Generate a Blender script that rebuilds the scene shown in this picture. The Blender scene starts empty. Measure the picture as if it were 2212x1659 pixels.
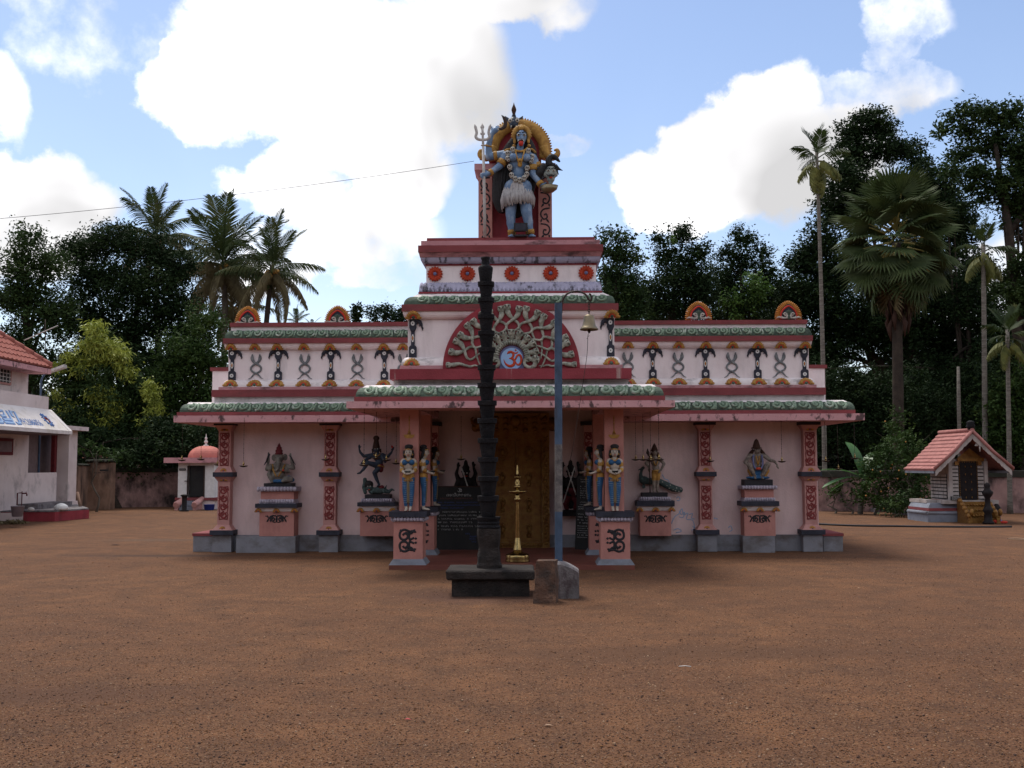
import bpy, math, random
import numpy as np
from mathutils import Vector, Matrix, Euler, noise

R = math.radians
SC = bpy.context.scene
C = SC.collection
rng = np.random.default_rng(7)
random.seed(7)

# ------------------------------------------------------------------ camera
F, CX, CY, HZ, EYE = 2300.0, 1106.0, 829.5, 1003.0, 1.6
PITCH = math.atan((HZ - CY) / F)
ROLL = R(0.13)
cam_d = bpy.data.cameras.new('camera')
cam = bpy.data.objects.new('camera', cam_d)
C.objects.link(cam)
cam.location = (0, 0, EYE)
cam.rotation_euler = (math.pi / 2 + PITCH, ROLL, 0)
cam_d.lens = 36.0 * F / 2212.0
cam_d.clip_end = 3000
SC.camera = cam
CR = Euler((math.pi / 2 + PITCH, ROLL, 0)).to_matrix()


def ray(u, v):
    return CR @ Vector(((u - CX) / F, (CY - v) / F, -1.0))


def P(u, v, Y):
    d = ray(u, v)
    t = Y / d.y
    return Vector((d.x * t, Y, EYE + d.z * t))


def G(u, v):
    d = ray(u, v)
    t = -EYE / d.z
    return Vector((d.x * t, d.y * t, 0))


# temple frame: x along the facade, y into the building, z up
TO = Vector((0.0, 19.7, 0.0))
TYAW = -R(1.35)
TM = Matrix.Translation(TO) @ Matrix.Rotation(TYAW, 4, 'Z')
TMI = TM.inverted()


def T(u, v, yl):
    o = TMI @ Vector((0, 0, EYE))
    d = TMI.to_3x3() @ ray(u, v)
    t = (yl - o.y) / d.y
    return (o.x + d.x * t, o.z + d.z * t)


def TX(u, yl, v=900):
    return T(u, v, yl)[0]


def TZ(v, yl, u=1106):
    return T(u, v, yl)[1]


# ------------------------------------------------------------------ world
SUN_EL, SUN_AZ = 62.0, -28.0      # azimuth measured from +Y towards +X
world = bpy.data.worlds.new('World')
SC.world = world
world.use_nodes = True
wn, wl = world.node_tree.nodes, world.node_tree.links
wn.clear()


def wnode(t, **k):
    n = wn.new(t)
    for a, b in k.items():
        setattr(n, a, b)
    return n


def wmath(op, a, b=None, c=None, clamp=False):
    n = wn.new('ShaderNodeMath')
    n.operation = op
    n.use_clamp = clamp
    for i, x in enumerate((a, b, c)):
        if x is None:
            continue
        if isinstance(x, (int, float)):
            n.inputs[i].default_value = x
        else:
            wl.new(x, n.inputs[i])
    return n.outputs[0]


sky = wnode('ShaderNodeTexSky', sky_type='NISHITA')
sky.sun_disc = False
sky.sun_elevation = R(SUN_EL)
sky.sun_rotation = R(SUN_AZ)
sky.air_density = 1.0
sky.dust_density = 0.6
sky.ozone_density = 1.5
tc = wnode('ShaderNodeTexCoord')
nz = wnode('ShaderNodeTexNoise')
nz.inputs['Scale'].default_value = 7.0
nz.inputs['Detail'].default_value = 9.0
nz.inputs['Roughness'].default_value = 0.6
wl.new(tc.outputs['Generated'], nz.inputs['Vector'])
# warp of the direction by the noise gives the cauliflower edge
sub = wnode('ShaderNodeVectorMath', operation='SUBTRACT')
wl.new(nz.outputs['Color'], sub.inputs[0])
sub.inputs[1].default_value = (0.5, 0.5, 0.5)
mad = wnode('ShaderNodeVectorMath', operation='MULTIPLY_ADD')
wl.new(sub.outputs[0], mad.inputs[0])
mad.inputs[1].default_value = (0.11, 0.0, 0.11)
wl.new(tc.outputs['Generated'], mad.inputs[2])
CL = [(720, 110, 280, 150, 1), (590, 30, 150, 110, 1), (960, 170, 130, 150, 1), (480, 225, 130, 85, 1), (420, 120, 50, 60, .8),
      (720, 290, 250, 85, 1), (860, 390, 110, 80, 1), (640, 430, 160, 60, .7), (790, 500, 150, 80, .7), (560, 550, 140, 60, .5), (830, 600, 110, 50, .55),
      (60, 380, 115, 75, 1), (120, 440, 110, 70, 1), (60, 520, 130, 80, .9), (1120, 15, 130, 50, .6), (1190, 290, 75, 32, .5), (10, 180, 45, 80, .45),
      (200, 60, 150, 80, .12),
      (1390, 410, 80, 62, 1), (1510, 340, 75, 75, 1), (1665, 235, 85, 85, 1), (1600, 380, 170, 110, 1), (1500, 460, 150, 60, .9), (1780, 330, 130, 100, .8),
      (1820, 205, 110, 45, .5), (1960, 190, 90, 50, .5), (1930, 50, 100, 60, .55), (1900, 120, 60, 40, .5), (1220, 40, 60, 40, .35), (1150, 420, 60, 20, .2), (2150, 640, 90, 120, .5)]
field = None
for (u, v, ru, rv, a) in CL:
    c = ray(u, v).normalized()
    s = wnode('ShaderNodeVectorMath', operation='SUBTRACT')
    wl.new(mad.outputs[0], s.inputs[0])
    s.inputs[1].default_value = c
    m = wnode('ShaderNodeVectorMath', operation='MULTIPLY')
    wl.new(s.outputs[0], m.inputs[0])
    k = ray(u, v).length
    m.inputs[1].default_value = (F * k / ru, 1.0, F * k / rv)
    ln = wnode('ShaderNodeVectorMath', operation='LENGTH')
    wl.new(m.outputs[0], ln.inputs[0])
    f = wmath('SUBTRACT', 1.25, ln.outputs['Value'])
    f = wmath('MULTIPLY', f, 2.2 * a + .3, clamp=False)
    f = wmath('MINIMUM', f, a * 1.1)
    field = f if field is None else wmath('MAXIMUM', field, f)
# the same kind of cloud all round the rest of the sky
nz2 = wnode('ShaderNodeTexNoise')
nz2.inputs['Scale'].default_value = 2.3
nz2.inputs['Detail'].default_value = 7.0
nz2.inputs['Roughness'].default_value = 0.55
wl.new(tc.outputs['Generated'], nz2.inputs['Vector'])
gen = wmath('MULTIPLY', wmath('SUBTRACT', nz2.outputs['Fac'], 0.44), 9.0)
sx = wnode('ShaderNodeSeparateXYZ')
wl.new(tc.outputs['Generated'], sx.inputs[0])
away = wmath('MULTIPLY', wmath('SUBTRACT', 0.84, sx.outputs['Y']), 12.0, clamp=True)
gen = wmath('SUBTRACT', wmath('MULTIPLY', gen, away), wmath('MULTIPLY', wmath('SUBTRACT', 1.0, away), 2.0))
field = wmath('MAXIMUM', field, gen)
det = wmath('MULTIPLY', wmath('SUBTRACT', nz.outputs['Fac'], 0.5), 3.4)
field = wmath('ADD', field, det)
cloud = wnode('ShaderNodeMapRange', interpolation_type='SMOOTHSTEP')
wl.new(field, cloud.inputs['Value'])
cloud.inputs['From Min'].default_value = 0.0
cloud.inputs['From Max'].default_value = 0.85
# paler air towards the horizon
haze = wmath('POWER', wmath('SUBTRACT', 1.0, wmath('ABSOLUTE', sx.outputs['Z'])), 7.0)
haze = wmath('MULTIPLY', haze, 0.28, clamp=True)
cf = wmath('MAXIMUM', cloud.outputs[0], haze)
# grey-blue bellies inside the clouds
shade = wnode('ShaderNodeMapRange')
nz3 = wnode('ShaderNodeTexNoise')
nz3.inputs['Scale'].default_value = 4.5
nz3.inputs['Detail'].default_value = 4.0
nz3.inputs['Distortion'].default_value = 0.4
wl.new(tc.outputs['Generated'], nz3.inputs['Vector'])
wl.new(nz3.outputs['Fac'], shade.inputs['Value'])
shade.inputs['From Min'].default_value = 0.42
shade.inputs['From Max'].default_value = 0.62
shade.inputs['To Min'].default_value = 1.0
shade.inputs['To Max'].default_value = 0.46
bgs = wnode('ShaderNodeBackground')
tint = wnode('ShaderNodeMix', data_type='RGBA', blend_type='MULTIPLY')
tint.inputs['Factor'].default_value = 1.0
wl.new(sky.outputs[0], tint.inputs['A'])
tint.inputs['B'].default_value = (1.02, 0.98, 1.0, 1)
wl.new(tint.outputs['Result'], bgs.inputs['Color'])
bgs.inputs['Strength'].default_value = 0.12
bgc = wnode('ShaderNodeBackground')
bgc.inputs['Color'].default_value = (1.0, 0.99, 1.0, 1)
wl.new(wmath('MULTIPLY', shade.outputs[0], 1.14), bgc.inputs['Strength'])
mx = wnode('ShaderNodeMixShader')
wl.new(cf, mx.inputs[0])
wl.new(bgs.outputs[0], mx.inputs[1])
wl.new(bgc.outputs[0], mx.inputs[2])
wo = wnode('ShaderNodeOutputWorld')
wl.new(mx.outputs[0], wo.inputs['Surface'])

sun_d = bpy.data.lights.new('sun', 'SUN')
sun_d.energy = 2.6
sun_d.angle = R(20)
sun_d.color = (1.0, 0.95, 0.86)
sun = bpy.data.objects.new('sun', sun_d)
C.objects.link(sun)
sd = Vector((math.sin(R(SUN_AZ)) * math.cos(R(SUN_EL)), math.cos(R(SUN_AZ)) * math.cos(R(SUN_EL)), math.sin(R(SUN_EL))))
sun.rotation_euler = sd.to_track_quat('Z', 'Y').to_euler()
sun.location = (0, 0, 30)

SC.view_settings.view_transform = 'Standard'
SC.view_settings.look = 'None'
SC.view_settings.gamma = 1
SC.view_settings.exposure = 0.45
SC.view_settings.use_curve_mapping = False
SC.render.engine = 'CYCLES'
SC.cycles.max_bounces = 5
SC.cycles.diffuse_bounces = 2
SC.cycles.glossy_bounces = 2
SC.cycles.transmission_bounces = 2
SC.cycles.transparent_max_bounces = 4


# ------------------------------------------------------------------ materials
def mat(name, col, rough=0.8, col2=None, nscale=6.0, stain=None, samt=0.5, sscale=(5, 5, .7), bump=0.0, bscale=60.0,
        metal=0.0, spec=0.16, thr=(0.5, 0.7), trans=0.0, nstretch=(1, 1, 1), zfade=None):
    """painted / natural surface: two tones mixed by noise, stains in streaks, fine relief"""
    m = bpy.data.materials.new(name)
    m.use_nodes = True
    n, l = m.node_tree.nodes, m.node_tree.links
    b = n['Principled BSDF']
    b.inputs['Roughness'].default_value = rough
    b.inputs['Metallic'].default_value = metal
    b.inputs['Specular IOR Level'].default_value = spec
    t = n.new('ShaderNodeNewGeometry')
    if col2 is None:
        col2 = tuple(c * 0.78 for c in col)
    mp = n.new('ShaderNodeMapping')
    mp.inputs['Scale'].default_value = nstretch
    l.new(t.outputs['Position'], mp.inputs[0])
    a = n.new('ShaderNodeTexNoise')
    a.inputs['Scale'].default_value = nscale
    a.inputs['Detail'].default_value = 5
    a.inputs['Roughness'].default_value = 0.6
    l.new(mp.outputs[0], a.inputs['Vector'])
    r = n.new('ShaderNodeMapRange')
    r.inputs['From Min'].default_value = 0.35
    r.inputs['From Max'].default_value = 0.65
    l.new(a.outputs['Fac'], r.inputs['Value'])
    x = n.new('ShaderNodeMix')
    x.data_type = 'RGBA'
    x.inputs['A'].default_value = (*col, 1)
    x.inputs['B'].default_value = (*col2, 1)
    l.new(r.outputs[0], x.inputs['Factor'])
    out = x.outputs['Result']
    if stain is not None:
        mp2 = n.new('ShaderNodeMapping')
        mp2.inputs['Scale'].default_value = sscale
        l.new(t.outputs['Position'], mp2.inputs[0])
        a2 = n.new('ShaderNodeTexNoise')
        a2.inputs['Scale'].default_value = 1.0
        a2.inputs['Detail'].default_value = 6
        a2.inputs['Roughness'].default_value = 0.65
        l.new(mp2.outputs[0], a2.inputs['Vector'])
        r2 = n.new('ShaderNodeMapRange')
        r2.inputs['From Min'].default_value = thr[0]
        r2.inputs['From Max'].default_value = thr[1]
        r2.inputs['To Max'].default_value = samt
        l.new(a2.outputs['Fac'], r2.inputs['Value'])
        fac = r2.outputs[0]
        if zfade is not None:      # grime that sits at one height (splash zone, drip edge)
            sp = n.new('ShaderNodeSeparateXYZ')
            l.new(t.outputs['Position'], sp.inputs[0])
            z = n.new('ShaderNodeMapRange')
            z.inputs['From Min'].default_value = zfade[0]
            z.inputs['From Max'].default_value = zfade[1]
            l.new(sp.outputs['Z'], z.inputs['Value'])
            mm = n.new('ShaderNodeMath')
            mm.operation = 'MULTIPLY'
            l.new(fac, mm.inputs[0])
            l.new(z.outputs[0], mm.inputs[1])
            fac = mm.outputs[0]
        x2 = n.new('ShaderNodeMix')
        x2.data_type = 'RGBA'
        l.new(out, x2.inputs['A'])
        x2.inputs['B'].default_value = (*stain, 1)
        l.new(fac, x2.inputs['Factor'])
        out = x2.outputs['Result']
    l.new(out, b.inputs['Base Color'])
    if bump:
        bt = n.new('ShaderNodeTexNoise')
        bt.inputs['Scale'].default_value = bscale
        bt.inputs['Detail'].default_value = 4
        l.new(t.outputs['Position'], bt.inputs['Vector'])
        bp = n.new('ShaderNodeBump')
        bp.inputs['Strength'].default_value = bump
        bp.inputs['Distance'].default_value = 0.02
        l.new(bt.outputs['Fac'], bp.inputs['Height'])
        l.new(bp.outputs[0], b.inputs['Normal'])
    if trans:
        tr = n.new('ShaderNodeBsdfTranslucent')
        l.new(out, tr.inputs['Color'])
        ms = n.new('ShaderNodeMixShader')
        ms.inputs[0].default_value = trans
        l.new(b.outputs[0], ms.inputs[1])
        l.new(tr.outputs[0], ms.inputs[2])
        l.new(ms.outputs[0], n['Material Output'].inputs['Surface'])
    return m


BLK = (0.03, 0.027, 0.028)
M = {}
M['pinkwall'] = mat('pale_pink_wall', (.74, .57, .565), .85, (.66, .49, .485), 1.6, (.13, .10, .09), .24, (2.6, 2.6, .8), .25, 40)
M['frieze'] = mat('pale_frieze', (.87, .79, .80), .85, (.81, .71, .725), 2, (.10, .08, .08), .24, (3.2, 3.2, .8), .15, 40)
M['white'] = mat('white_moulding', (.80, .75, .76), .8, (.72, .64, .64), 3, BLK, .55, (3, 3, 6), .15, 40, thr=(.52, .68))
M['dirtywhite'] = mat('weathered_white', (.66, .62, .61), .85, (.52, .47, .46), 2.5, BLK, .65, (3, 3, 2), .3, 40)
M['red'] = mat('oxide_red', (.245, .062, .068), .7, (.195, .048, .053), 2.5, (.10, .05, .05), .5, (2, 2, 9), .2, 40)
M['redflat'] = mat('oxide_red_panel', (.30, .045, .06), .75, (.25, .04, .05), 3, BLK, .3, (3, 3, 1), .2, 40)
M['redstain'] = mat('oxide_red_peeling', (.28, .05, .065), .75, (.22, .04, .05), 2.5, (.45, .36, .33), .7, (9, 9, .5), .3, 40, thr=(.60, .68))
M['fascia'] = mat('pink_fascia', (.60, .34, .36), .8, (.52, .28, .30), 2.5, BLK, .85, (7, 7, 4), .3, 40, thr=(.54, .62))
M['topband'] = mat('pink_band', (.52, .27, .29), .8, (.45, .22, .24), 2.5, BLK, .8, (2.2, 2.2, 5), .3, 40, thr=(.5, .66))
M['green'] = mat('sage_green_ground', (.095, .135, .10), .75, (.045, .065, .05), 8, (.03, .035, .03), .7, (6, 6, 6), .3, 40)
M['greenscroll'] = mat('sage_scroll', (.23, .31, .23), .75, (.14, .20, .145), 10, (.55, .57, .52), .6, (8, 8, 8), .2, 40, thr=(.55, .63))
M['lilac'] = mat('lilac', (.42, .40, .53), .8, (.33, .32, .43), 5, BLK, .85, (9, 9, .9), .2, 40, thr=(.52, .62))
M['lilacp'] = mat('lilac_petal', (.46, .42, .50), .75, (.36, .32, .40), 8, BLK, .4, (5, 5, 3), .2, 40)
M['navy'] = mat('dark_slate_paint', (.045, .047, .068), .6, (.030, .032, .045), 8, (.02, .02, .02), .4, (4, 4, 4), .2, 50)
M['black'] = mat('black_paint', (.035, .033, .04), .6, (.025, .025, .028), 8, None, bump=.2, bscale=50)
M['salmon'] = mat('salmon_paint', (.50, .235, .205), .75, (.43, .195, .17), 3, (.22, .10, .09), .45, (3, 3, 1.5), .25, 50)
M['pillar'] = mat('pink_pilaster', (.53, .285, .265), .75, (.46, .235, .215), 3, (.2, .09, .08), .4, (3, 3, 1.5), .25, 50)
M['maroon'] = mat('maroon_scroll', (.24, .05, .05), .7, (.19, .04, .04), 6)
M['plinth'] = mat('grey_cement', (.25, .25, .285), .85, (.19, .19, .21), 2.2, (.09, .065, .05), .7, (2, 2, 3), .35, 50, thr=(.46, .66))
M['grey'] = mat('blue_grey', (.22, .24, .29), .8, (.17, .18, .22), 3, (.07, .06, .05), .5, (2, 2, 3), .2, 50)
M['yellow'] = mat('ochre_yellow', (.47, .27, .07), .6, (.30, .15, .04), 14, (.08, .05, .03), .4, (16, 16, 16))
M['orange'] = mat('orange_petal', (.50, .22, .045), .65, (.36, .14, .03), 14, (.10, .05, .03), .4, (12, 12, 12))
M['dkgreen'] = mat('dull_green', (.09, .13, .10), .7, (.06, .09, .07), 14)
M['snake'] = mat('grey_snake', (.37, .375, .32), .55, (.15, .16, .135), 16, (.58, .56, .48), .6, (9, 9, 9), .3, 90)
M['snake2'] = mat('steel_snake', (.20, .215, .23), .6, (.12, .13, .14), 22, (.4, .42, .42), .5, (12, 12, 12), .3, 90)
M['gold'] = mat('gold_leaf', (.28, .15, .035), .42, (.19, .075, .015), 9, (.08, .03, .01), .4, (14, 14, 14), .4, 60, metal=.5, spec=.5)
M['brass'] = mat('polished_brass', (.44, .32, .14), .26, (.26, .18, .07), 14, metal=1.0, spec=.5)
M['brassold'] = mat('old_brass', (.22, .18, .12), .42, (.20, .16, .10), 12, metal=.8, spec=.5, bump=.2)
M['iron'] = mat('dark_iron', (.06, .04, .035), .6, (.04, .03, .028), 20, metal=.3)
M['stone'] = mat('black_stone', (.014, .013, .016), .75, (.007, .007, .009), 7, (.04, .036, .036), .4, (6, 6, 6), .8, 45, thr=(.55, .7))
M['stonetop'] = mat('greyed_stone', (.042, .034, .032), .85, (.018, .016, .016), 6, (.03, .028, .028), .7, (5, 5, 5), .9, 40)
M['laterite'] = mat('laterite_stone', (.13, .075, .055), .95, (.06, .045, .04), 8, (.30, .17, .11), .5, (9, 9, 7), 1.0, 35, thr=(.55, .7))
M['concrete'] = mat('old_concrete', (.24, .22, .23), .9, (.13, .12, .125), 5, (.07, .05, .055), .8, (6, 6, 3), .7, 45, thr=(.48, .62))
M['floor'] = mat('red_oxide_floor', (.19, .065, .05), .55, (.14, .05, .04), 2.5, (.15, .09, .06), .5, (2, 2, 2), .2, 40)
M['bluepole'] = mat('blue_paint', (.075, .115, .19), .55, (.05, .08, .13), 6, (.05, .04, .04), .5, (12, 12, 3), .2, 50, metal=.1)
M['rustpole'] = mat('scaling_grey_paint', (.20, .185, .18), .8, (.09, .085, .09), 16, (.05, .04, .04), .7, (20, 20, 6), .5, 60)
M['cream'] = mat('cream_skin', (.50, .44, .38), .6, (.40, .34, .29), 10, (.12, .1, .09), .35, (14, 14, 14))
M['bluecloth'] = mat('blue_cloth', (.035, .12, .26), .55, (.02, .075, .18), 10, BLK, .3, (12, 12, 12))
M['bluebody'] = mat('blue_grey_skin', (.17, .26, .40), .42, (.115, .185, .31), 7, (.36, .43, .52), .6, (8, 8, 5), .25, 60, thr=(.53,.66))
M['blueskin'] = mat('dark_blue_skin', (.045, .060, .090), .5, (.022, .032, .05), 10, BLK, .3, (12, 12, 12))
M['hair'] = mat('black_hair', (.03, .028, .032), .6, (.02, .02, .02), 20, bump=.5)
M['skirt'] = mat('grey_white_skirt', (.46, .44, .44), .8, (.36, .34, .35), 9, (.12, .11, .11), .6, (30, 30, 2.5), .5, 60, thr=(.5, .64))
M['bone'] = mat('bone_grey', (.50, .47, .42), .7, (.38, .35, .31), 16, BLK, .5, (18, 18, 18))
M['redp'] = mat('bright_red', (.55, .05, .03), .6, (.45, .04, .03), 10)
M['redor'] = mat('vermilion', (.50, .065, .03), .6, (.38, .05, .025), 10)
M['skyblue'] = mat('sky_blue_disc', (.30, .46, .72), .7, (.26, .41, .66), 6)
M['purple'] = mat('blue_violet', (.17, .18, .33), .7, (.13, .14, .26), 6)
M['silver'] = mat('silver_paint', (.52, .50, .48), .55, (.40, .37, .36), 10, (.12, .09, .09), .5, (14, 14, 5))
M['gwhite'] = mat('plain_white', (.70, .70, .70), .7, (.60, .6, .6), 8)
M['grstone'] = mat('grey_idol', (.22, .20, .175), .65, (.12, .11, .10), 12, BLK, .4, (12, 12, 12), .3, 60)
M['idolgrey'] = mat('grey_green_skin', (.30, .33, .31), .55, (.22, .25, .24), 12, BLK, .3, (16, 16, 16))
M['dkred'] = mat('dark_red_cloth', (.14, .02, .025), .65, (.09, .015, .02), 10)
M['dkidol'] = mat('black_idol', (.018, .014, .015), .6, (.010, .008, .009), 12, bump=.3)
M['peacock'] = mat('peacock_green', (.06, .09, .09), .55, (.04, .06, .06), 16, (.12, .2, .2), .6, (25, 25, 25), .3, 80)
M['bucket'] = mat('grey_plastic', (.22, .19, .22), .5)
M['bluep'] = mat('blue_plastic', (.03, .05, .25), .45)
M['bluetext'] = mat('blue_lettering', (.13, .24, .50), .7, (.10, .18, .42), 8)
M['ltblue'] = mat('light_blue_lettering', (.32, .46, .66), .7, (.28, .4, .6), 8)
M['chalk'] = mat('chalk_white', (.55, .55, .55), .9, (.2, .2, .2), 40)
M['chalkb'] = mat('chalk_blue', (.07, .11, .30), .9, (.05, .08, .22), 40)
M['chalkr'] = mat('chalk_red', (.22, .09, .08), .9, (.16, .06, .06), 40)
M['board'] = mat('blackboard', (.022, .022, .024), .6, (.03, .03, .03), 5)
M['cream2'] = mat('cream_plaster', (.68, .59, .58), .85, (.58, .49, .48), 1.2, (.09, .08, .08), .6, (1.6, 1.6, 1.1), .25, 40, thr=(.54, .72))
M['offwhite'] = mat('offwhite_slab', (.70, .66, .65), .8, (.62, .57, .56), 2, (.35, .33, .2), .4, (2, 2, 2), .2, 40)
M['aged'] = mat('aged_cream_skin', (.30, .26, .225), .6, (.19, .16, .14), 12, (.05, .04, .035), .65, (16, 16, 16), .3, 70, thr=(.48, .62))
M['shrine'] = mat('weathered_shrine_white', (.44, .40, .385), .85, (.34, .30, .285), 3, (.12, .09, .07), .5, (5, 5, 1), .3, 40, thr=(.5, .66))
M['shade'] = mat('shaded_plaster', (.20, .15, .16), .9)  # plaster darkened in its colour to stand for shade indoors and under the awning
M['terra'] = mat('terracotta', (.30, .105, .085), .85, (.33, .12, .10), 5, (.12, .07, .06), .4, (5, 5, 5), .3, 40)
M['pinktile'] = mat('pink_tile', (.37, .165, .15), .85, (.29, .12, .11), 6, (.16, .08, .08), .35, (5, 5, 5), .3, 40)
M['mosswall'] = mat('mouldy_pink_wall', (.40, .25, .23), .95, (.28, .17, .16), 2.0, (.025, .022, .022), .95, (1.3, 1.3, .8), .6, 30, thr=(.42, .62))
M['coping'] = mat('mossy_coping', (.045, .04, .035), .95, (.03, .035, .025), 5, bump=.8)
M['brownwall'] = mat('rusty_brown_wall', (.30, .19, .14), .95, (.20, .12, .085), 2, (.05, .035, .03), .9, (1.6, 1.6, .8), .5, 30, thr=(.45, .65))
M['domepink'] = mat('dome_pink', (.50, .17, .14), .75, (.42, .14, .12), 4, (.2, .08, .07), .4, (3, 3, 3))
M['wood'] = mat('dark_wood', (.06, .03, .022), .7, (.04, .02, .015), 12, nstretch=(1, 1, .1))
M['bark'] = mat('grey_bark', (.14, .12, .10), .95, (.075, .062, .05), 4, bump=1.0, bscale=18, nstretch=(1, 1, .4))
M['barkpale'] = mat('pale_ringed_bark', (.22, .20, .175), .9, (.09, .08, .07), 9, (.07, .06, .05), .6, (2, 2, 9), .6, 25, nstretch=(.6, .6, 4))
M['barkdark'] = mat('dark_bark', (.06, .045, .036), .95, (.035, .028, .024), 4, bump=1.0, bscale=18)


# ------------------------------------------------------------------ mesh builder
class MB:
    def __init__(self):
        self.v, self.f, self.m, self.s = [], [], [], []

    def add(self, vs, fs, m=0, s=False):
        o = len(self.v)
        self.v += [tuple(p) for p in vs]
        self.f += [tuple(i + o for i in f) for f in fs]
        self.m += [m] * len(fs)
        self.s += [s] * len(fs)
        return self

    def box(self, x0, x1, y0, y1, z0, z1, m=0):
        vs = [(x, y, z) for z in (z0, z1) for y in (y0, y1) for x in (x0, x1)]
        return self.add(vs, [(0, 2, 3, 1), (4, 5, 7, 6), (0, 1, 5, 4), (2, 6, 7, 3), (0, 4, 6, 2), (1, 3, 7, 5)], m)

    def rings(self, rs, m=0, s=False, cap0=True, cap1=True, closed=True):
        n = len(rs[0])
        vs = [p for r in rs for p in r]
        fs = []
        for i in range(len(rs) - 1):
            for j in range(n if closed else n - 1):
                k = (j + 1) % n
                fs.append((i * n + j, i * n + k, (i + 1) * n + k, (i + 1) * n + j))
        self.add(vs, fs, m, s)
        o = len(self.v) - len(vs)
        if cap0:
            self.f.append(tuple(o + j for j in reversed(range(n)))); self.m.append(m); self.s.append(False)
        if cap1:
            self.f.append(tuple(o + (len(rs) - 1) * n + j for j in range(n))); self.m.append(m); self.s.append(False)
        return self

    def levels(self, lv, yb, m=0, s=False, caps=True):
        """stack of rectangles (x0, x1, yfront, z) from bottom to top, back plane yb"""
        rs = [[(x0, yf, z), (x1, yf, z), (x1, yb, z), (x0, yb, z)] for (x0, x1, yf, z) in lv]
        return self.rings(rs, m, s, caps, caps)

    def lathe(self, prof, n=16, c=(0, 0, 0), m=0, s=True, ph=0.0):
        rs = []
        for (r, z) in prof:
            r = max(r, 1e-4)
            rs.append([(c[0] + r * math.cos(ph + 2 * math.pi * j / n), c[1] + r * math.sin(ph + 2 * math.pi * j / n), c[2] + z) for j in range(n)])
        return self.rings(rs, m, s)

    def tube(self, pts, rad, n=6, m=0, s=True, flat=None):
        """tube along pts; flat = (axis vector, factor) squashes the section along that axis"""
        pts = [Vector(p) for p in pts]
        if isinstance(rad, (int, float)):
            rad = [rad] * len(pts)
        up0 = Vector(flat[0]) if flat else Vector((0, 0, 1))
        prev = None
        rs = []
        for i, p in enumerate(pts):
            a = pts[max(i - 1, 0)]
            b = pts[min(i + 1, len(pts) - 1)]
            t = (b - a)
            if t.length < 1e-9:
                t = Vector((0, 0, 1))
            t.normalize()
            if flat:
                w = up0 - t * up0.dot(t)
                if w.length < 1e-4:
                    w = t.orthogonal()
                w.normalize()
            else:
                if prev is None:
                    w = t.orthogonal().normalized()
                else:
                    w = prev - t * prev.dot(t)
                    if w.length < 1e-6:
                        w = t.orthogonal()
                    w.normalize()
                prev = w
            q = t.cross(w)
            fw = flat[1] if flat else 1.0
            r = max(rad[i], 1e-4)
            rs.append([p + q * (r * math.cos(2 * math.pi * j / n)) + w * (r * fw * math.sin(2 * math.pi * j / n)) for j in range(n)])
        return self.rings(rs, m, s)

    def ball(self, c, r, nu=10, nv=6, m=0, s=True, rot=None):
        if isinstance(r, (int, float)):
            r = (r, r, r)
        rs = []
        for i in range(nv + 1):
            a = -math.pi / 2 + math.pi * i / nv
            k = max(math.cos(a), 1e-3)
            ring = [Vector((r[0] * k * math.cos(2 * math.pi * j / nu), r[1] * k * math.sin(2 * math.pi * j / nu), r[2] * math.sin(a))) for j in range(nu)]
            if rot is not None:
                ring = [rot @ p for p in ring]
            rs.append([p + Vector(c) for p in ring])
        return self.rings(rs, m, s)

    def extr(self, out, y0, y1, m=0, s=False):
        """outline [(x, z)] extruded from y0 (front) to y1"""
        return self.rings([[(x, y1, z) for x, z in out], [(x, y0, z) for x, z in out]], m, s)

    def xf(self, mtx, start=0):
        self.v[start:] = [tuple(mtx @ Vector(p)) for p in self.v[start:]]
        return self

    def mesh(self, name, mats):
        me = bpy.data.meshes.new(name)
        me.from_pydata(self.v, [], self.f)
        for q in mats if isinstance(mats, (list, tuple)) else [mats]:
            me.materials.append(M[q] if isinstance(q, str) else q)
        me.polygons.foreach_set('material_index', self.m)
        me.polygons.foreach_set('use_smooth', self.s)
        me.update()
        return me

    def build_pieces(self, name, mats, parent=None):
        """one object for every connected piece"""
        par = list(range(len(self.v)))

        def find(a):
            while par[a] != a:
                par[a] = par[par[a]]
                a = par[a]
            return a
        for f in self.f:
            for q in f[1:]:
                par[find(q)] = find(f[0])
        groups = {}
        for k, f in enumerate(self.f):
            groups.setdefault(find(f[0]), []).append(k)
        for ks_ in groups.values():
            p = MB()
            mp = {}
            for k in ks_:
                for q in self.f[k]:
                    if q not in mp:
                        mp[q] = len(p.v)
                        p.v.append(self.v[q])
                p.f.append(tuple(mp[q] for q in self.f[k]))
                p.m.append(self.m[k])
                p.s.append(self.s[k])
            p.build(name, mats, parent)

    def build(self, name, mats, parent=None, **kw):
        return ob(name, self.mesh(name, mats), parent, **kw)


def ob(name, me, parent=None, loc=None, rot=None, kind=None, label=None):
    o = bpy.data.objects.new(name, me)
    C.objects.link(o)
    if parent is not None:
        o.parent = parent
    if loc is not None:
        o.location = loc
    if rot is not None:
        o.rotation_euler = rot
    if kind:
        o['kind'] = kind
    if label:
        o['label'] = label
    return o


def tag(o, label, cat, group=None):
    o['label'] = label
    o['category'] = cat
    if group:
        o['group'] = group
    return o


def thing(name, label, cat, loc=(0, 0, 0), rotz=0.0, group=None, rot=None):
    o = bpy.data.objects.new(name, None)
    o.empty_display_size = 0.1
    C.objects.link(o)
    o.location = loc
    o.rotation_euler = rot if rot is not None else (0, 0, rotz)
    return tag(o, label, cat, group)


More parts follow.
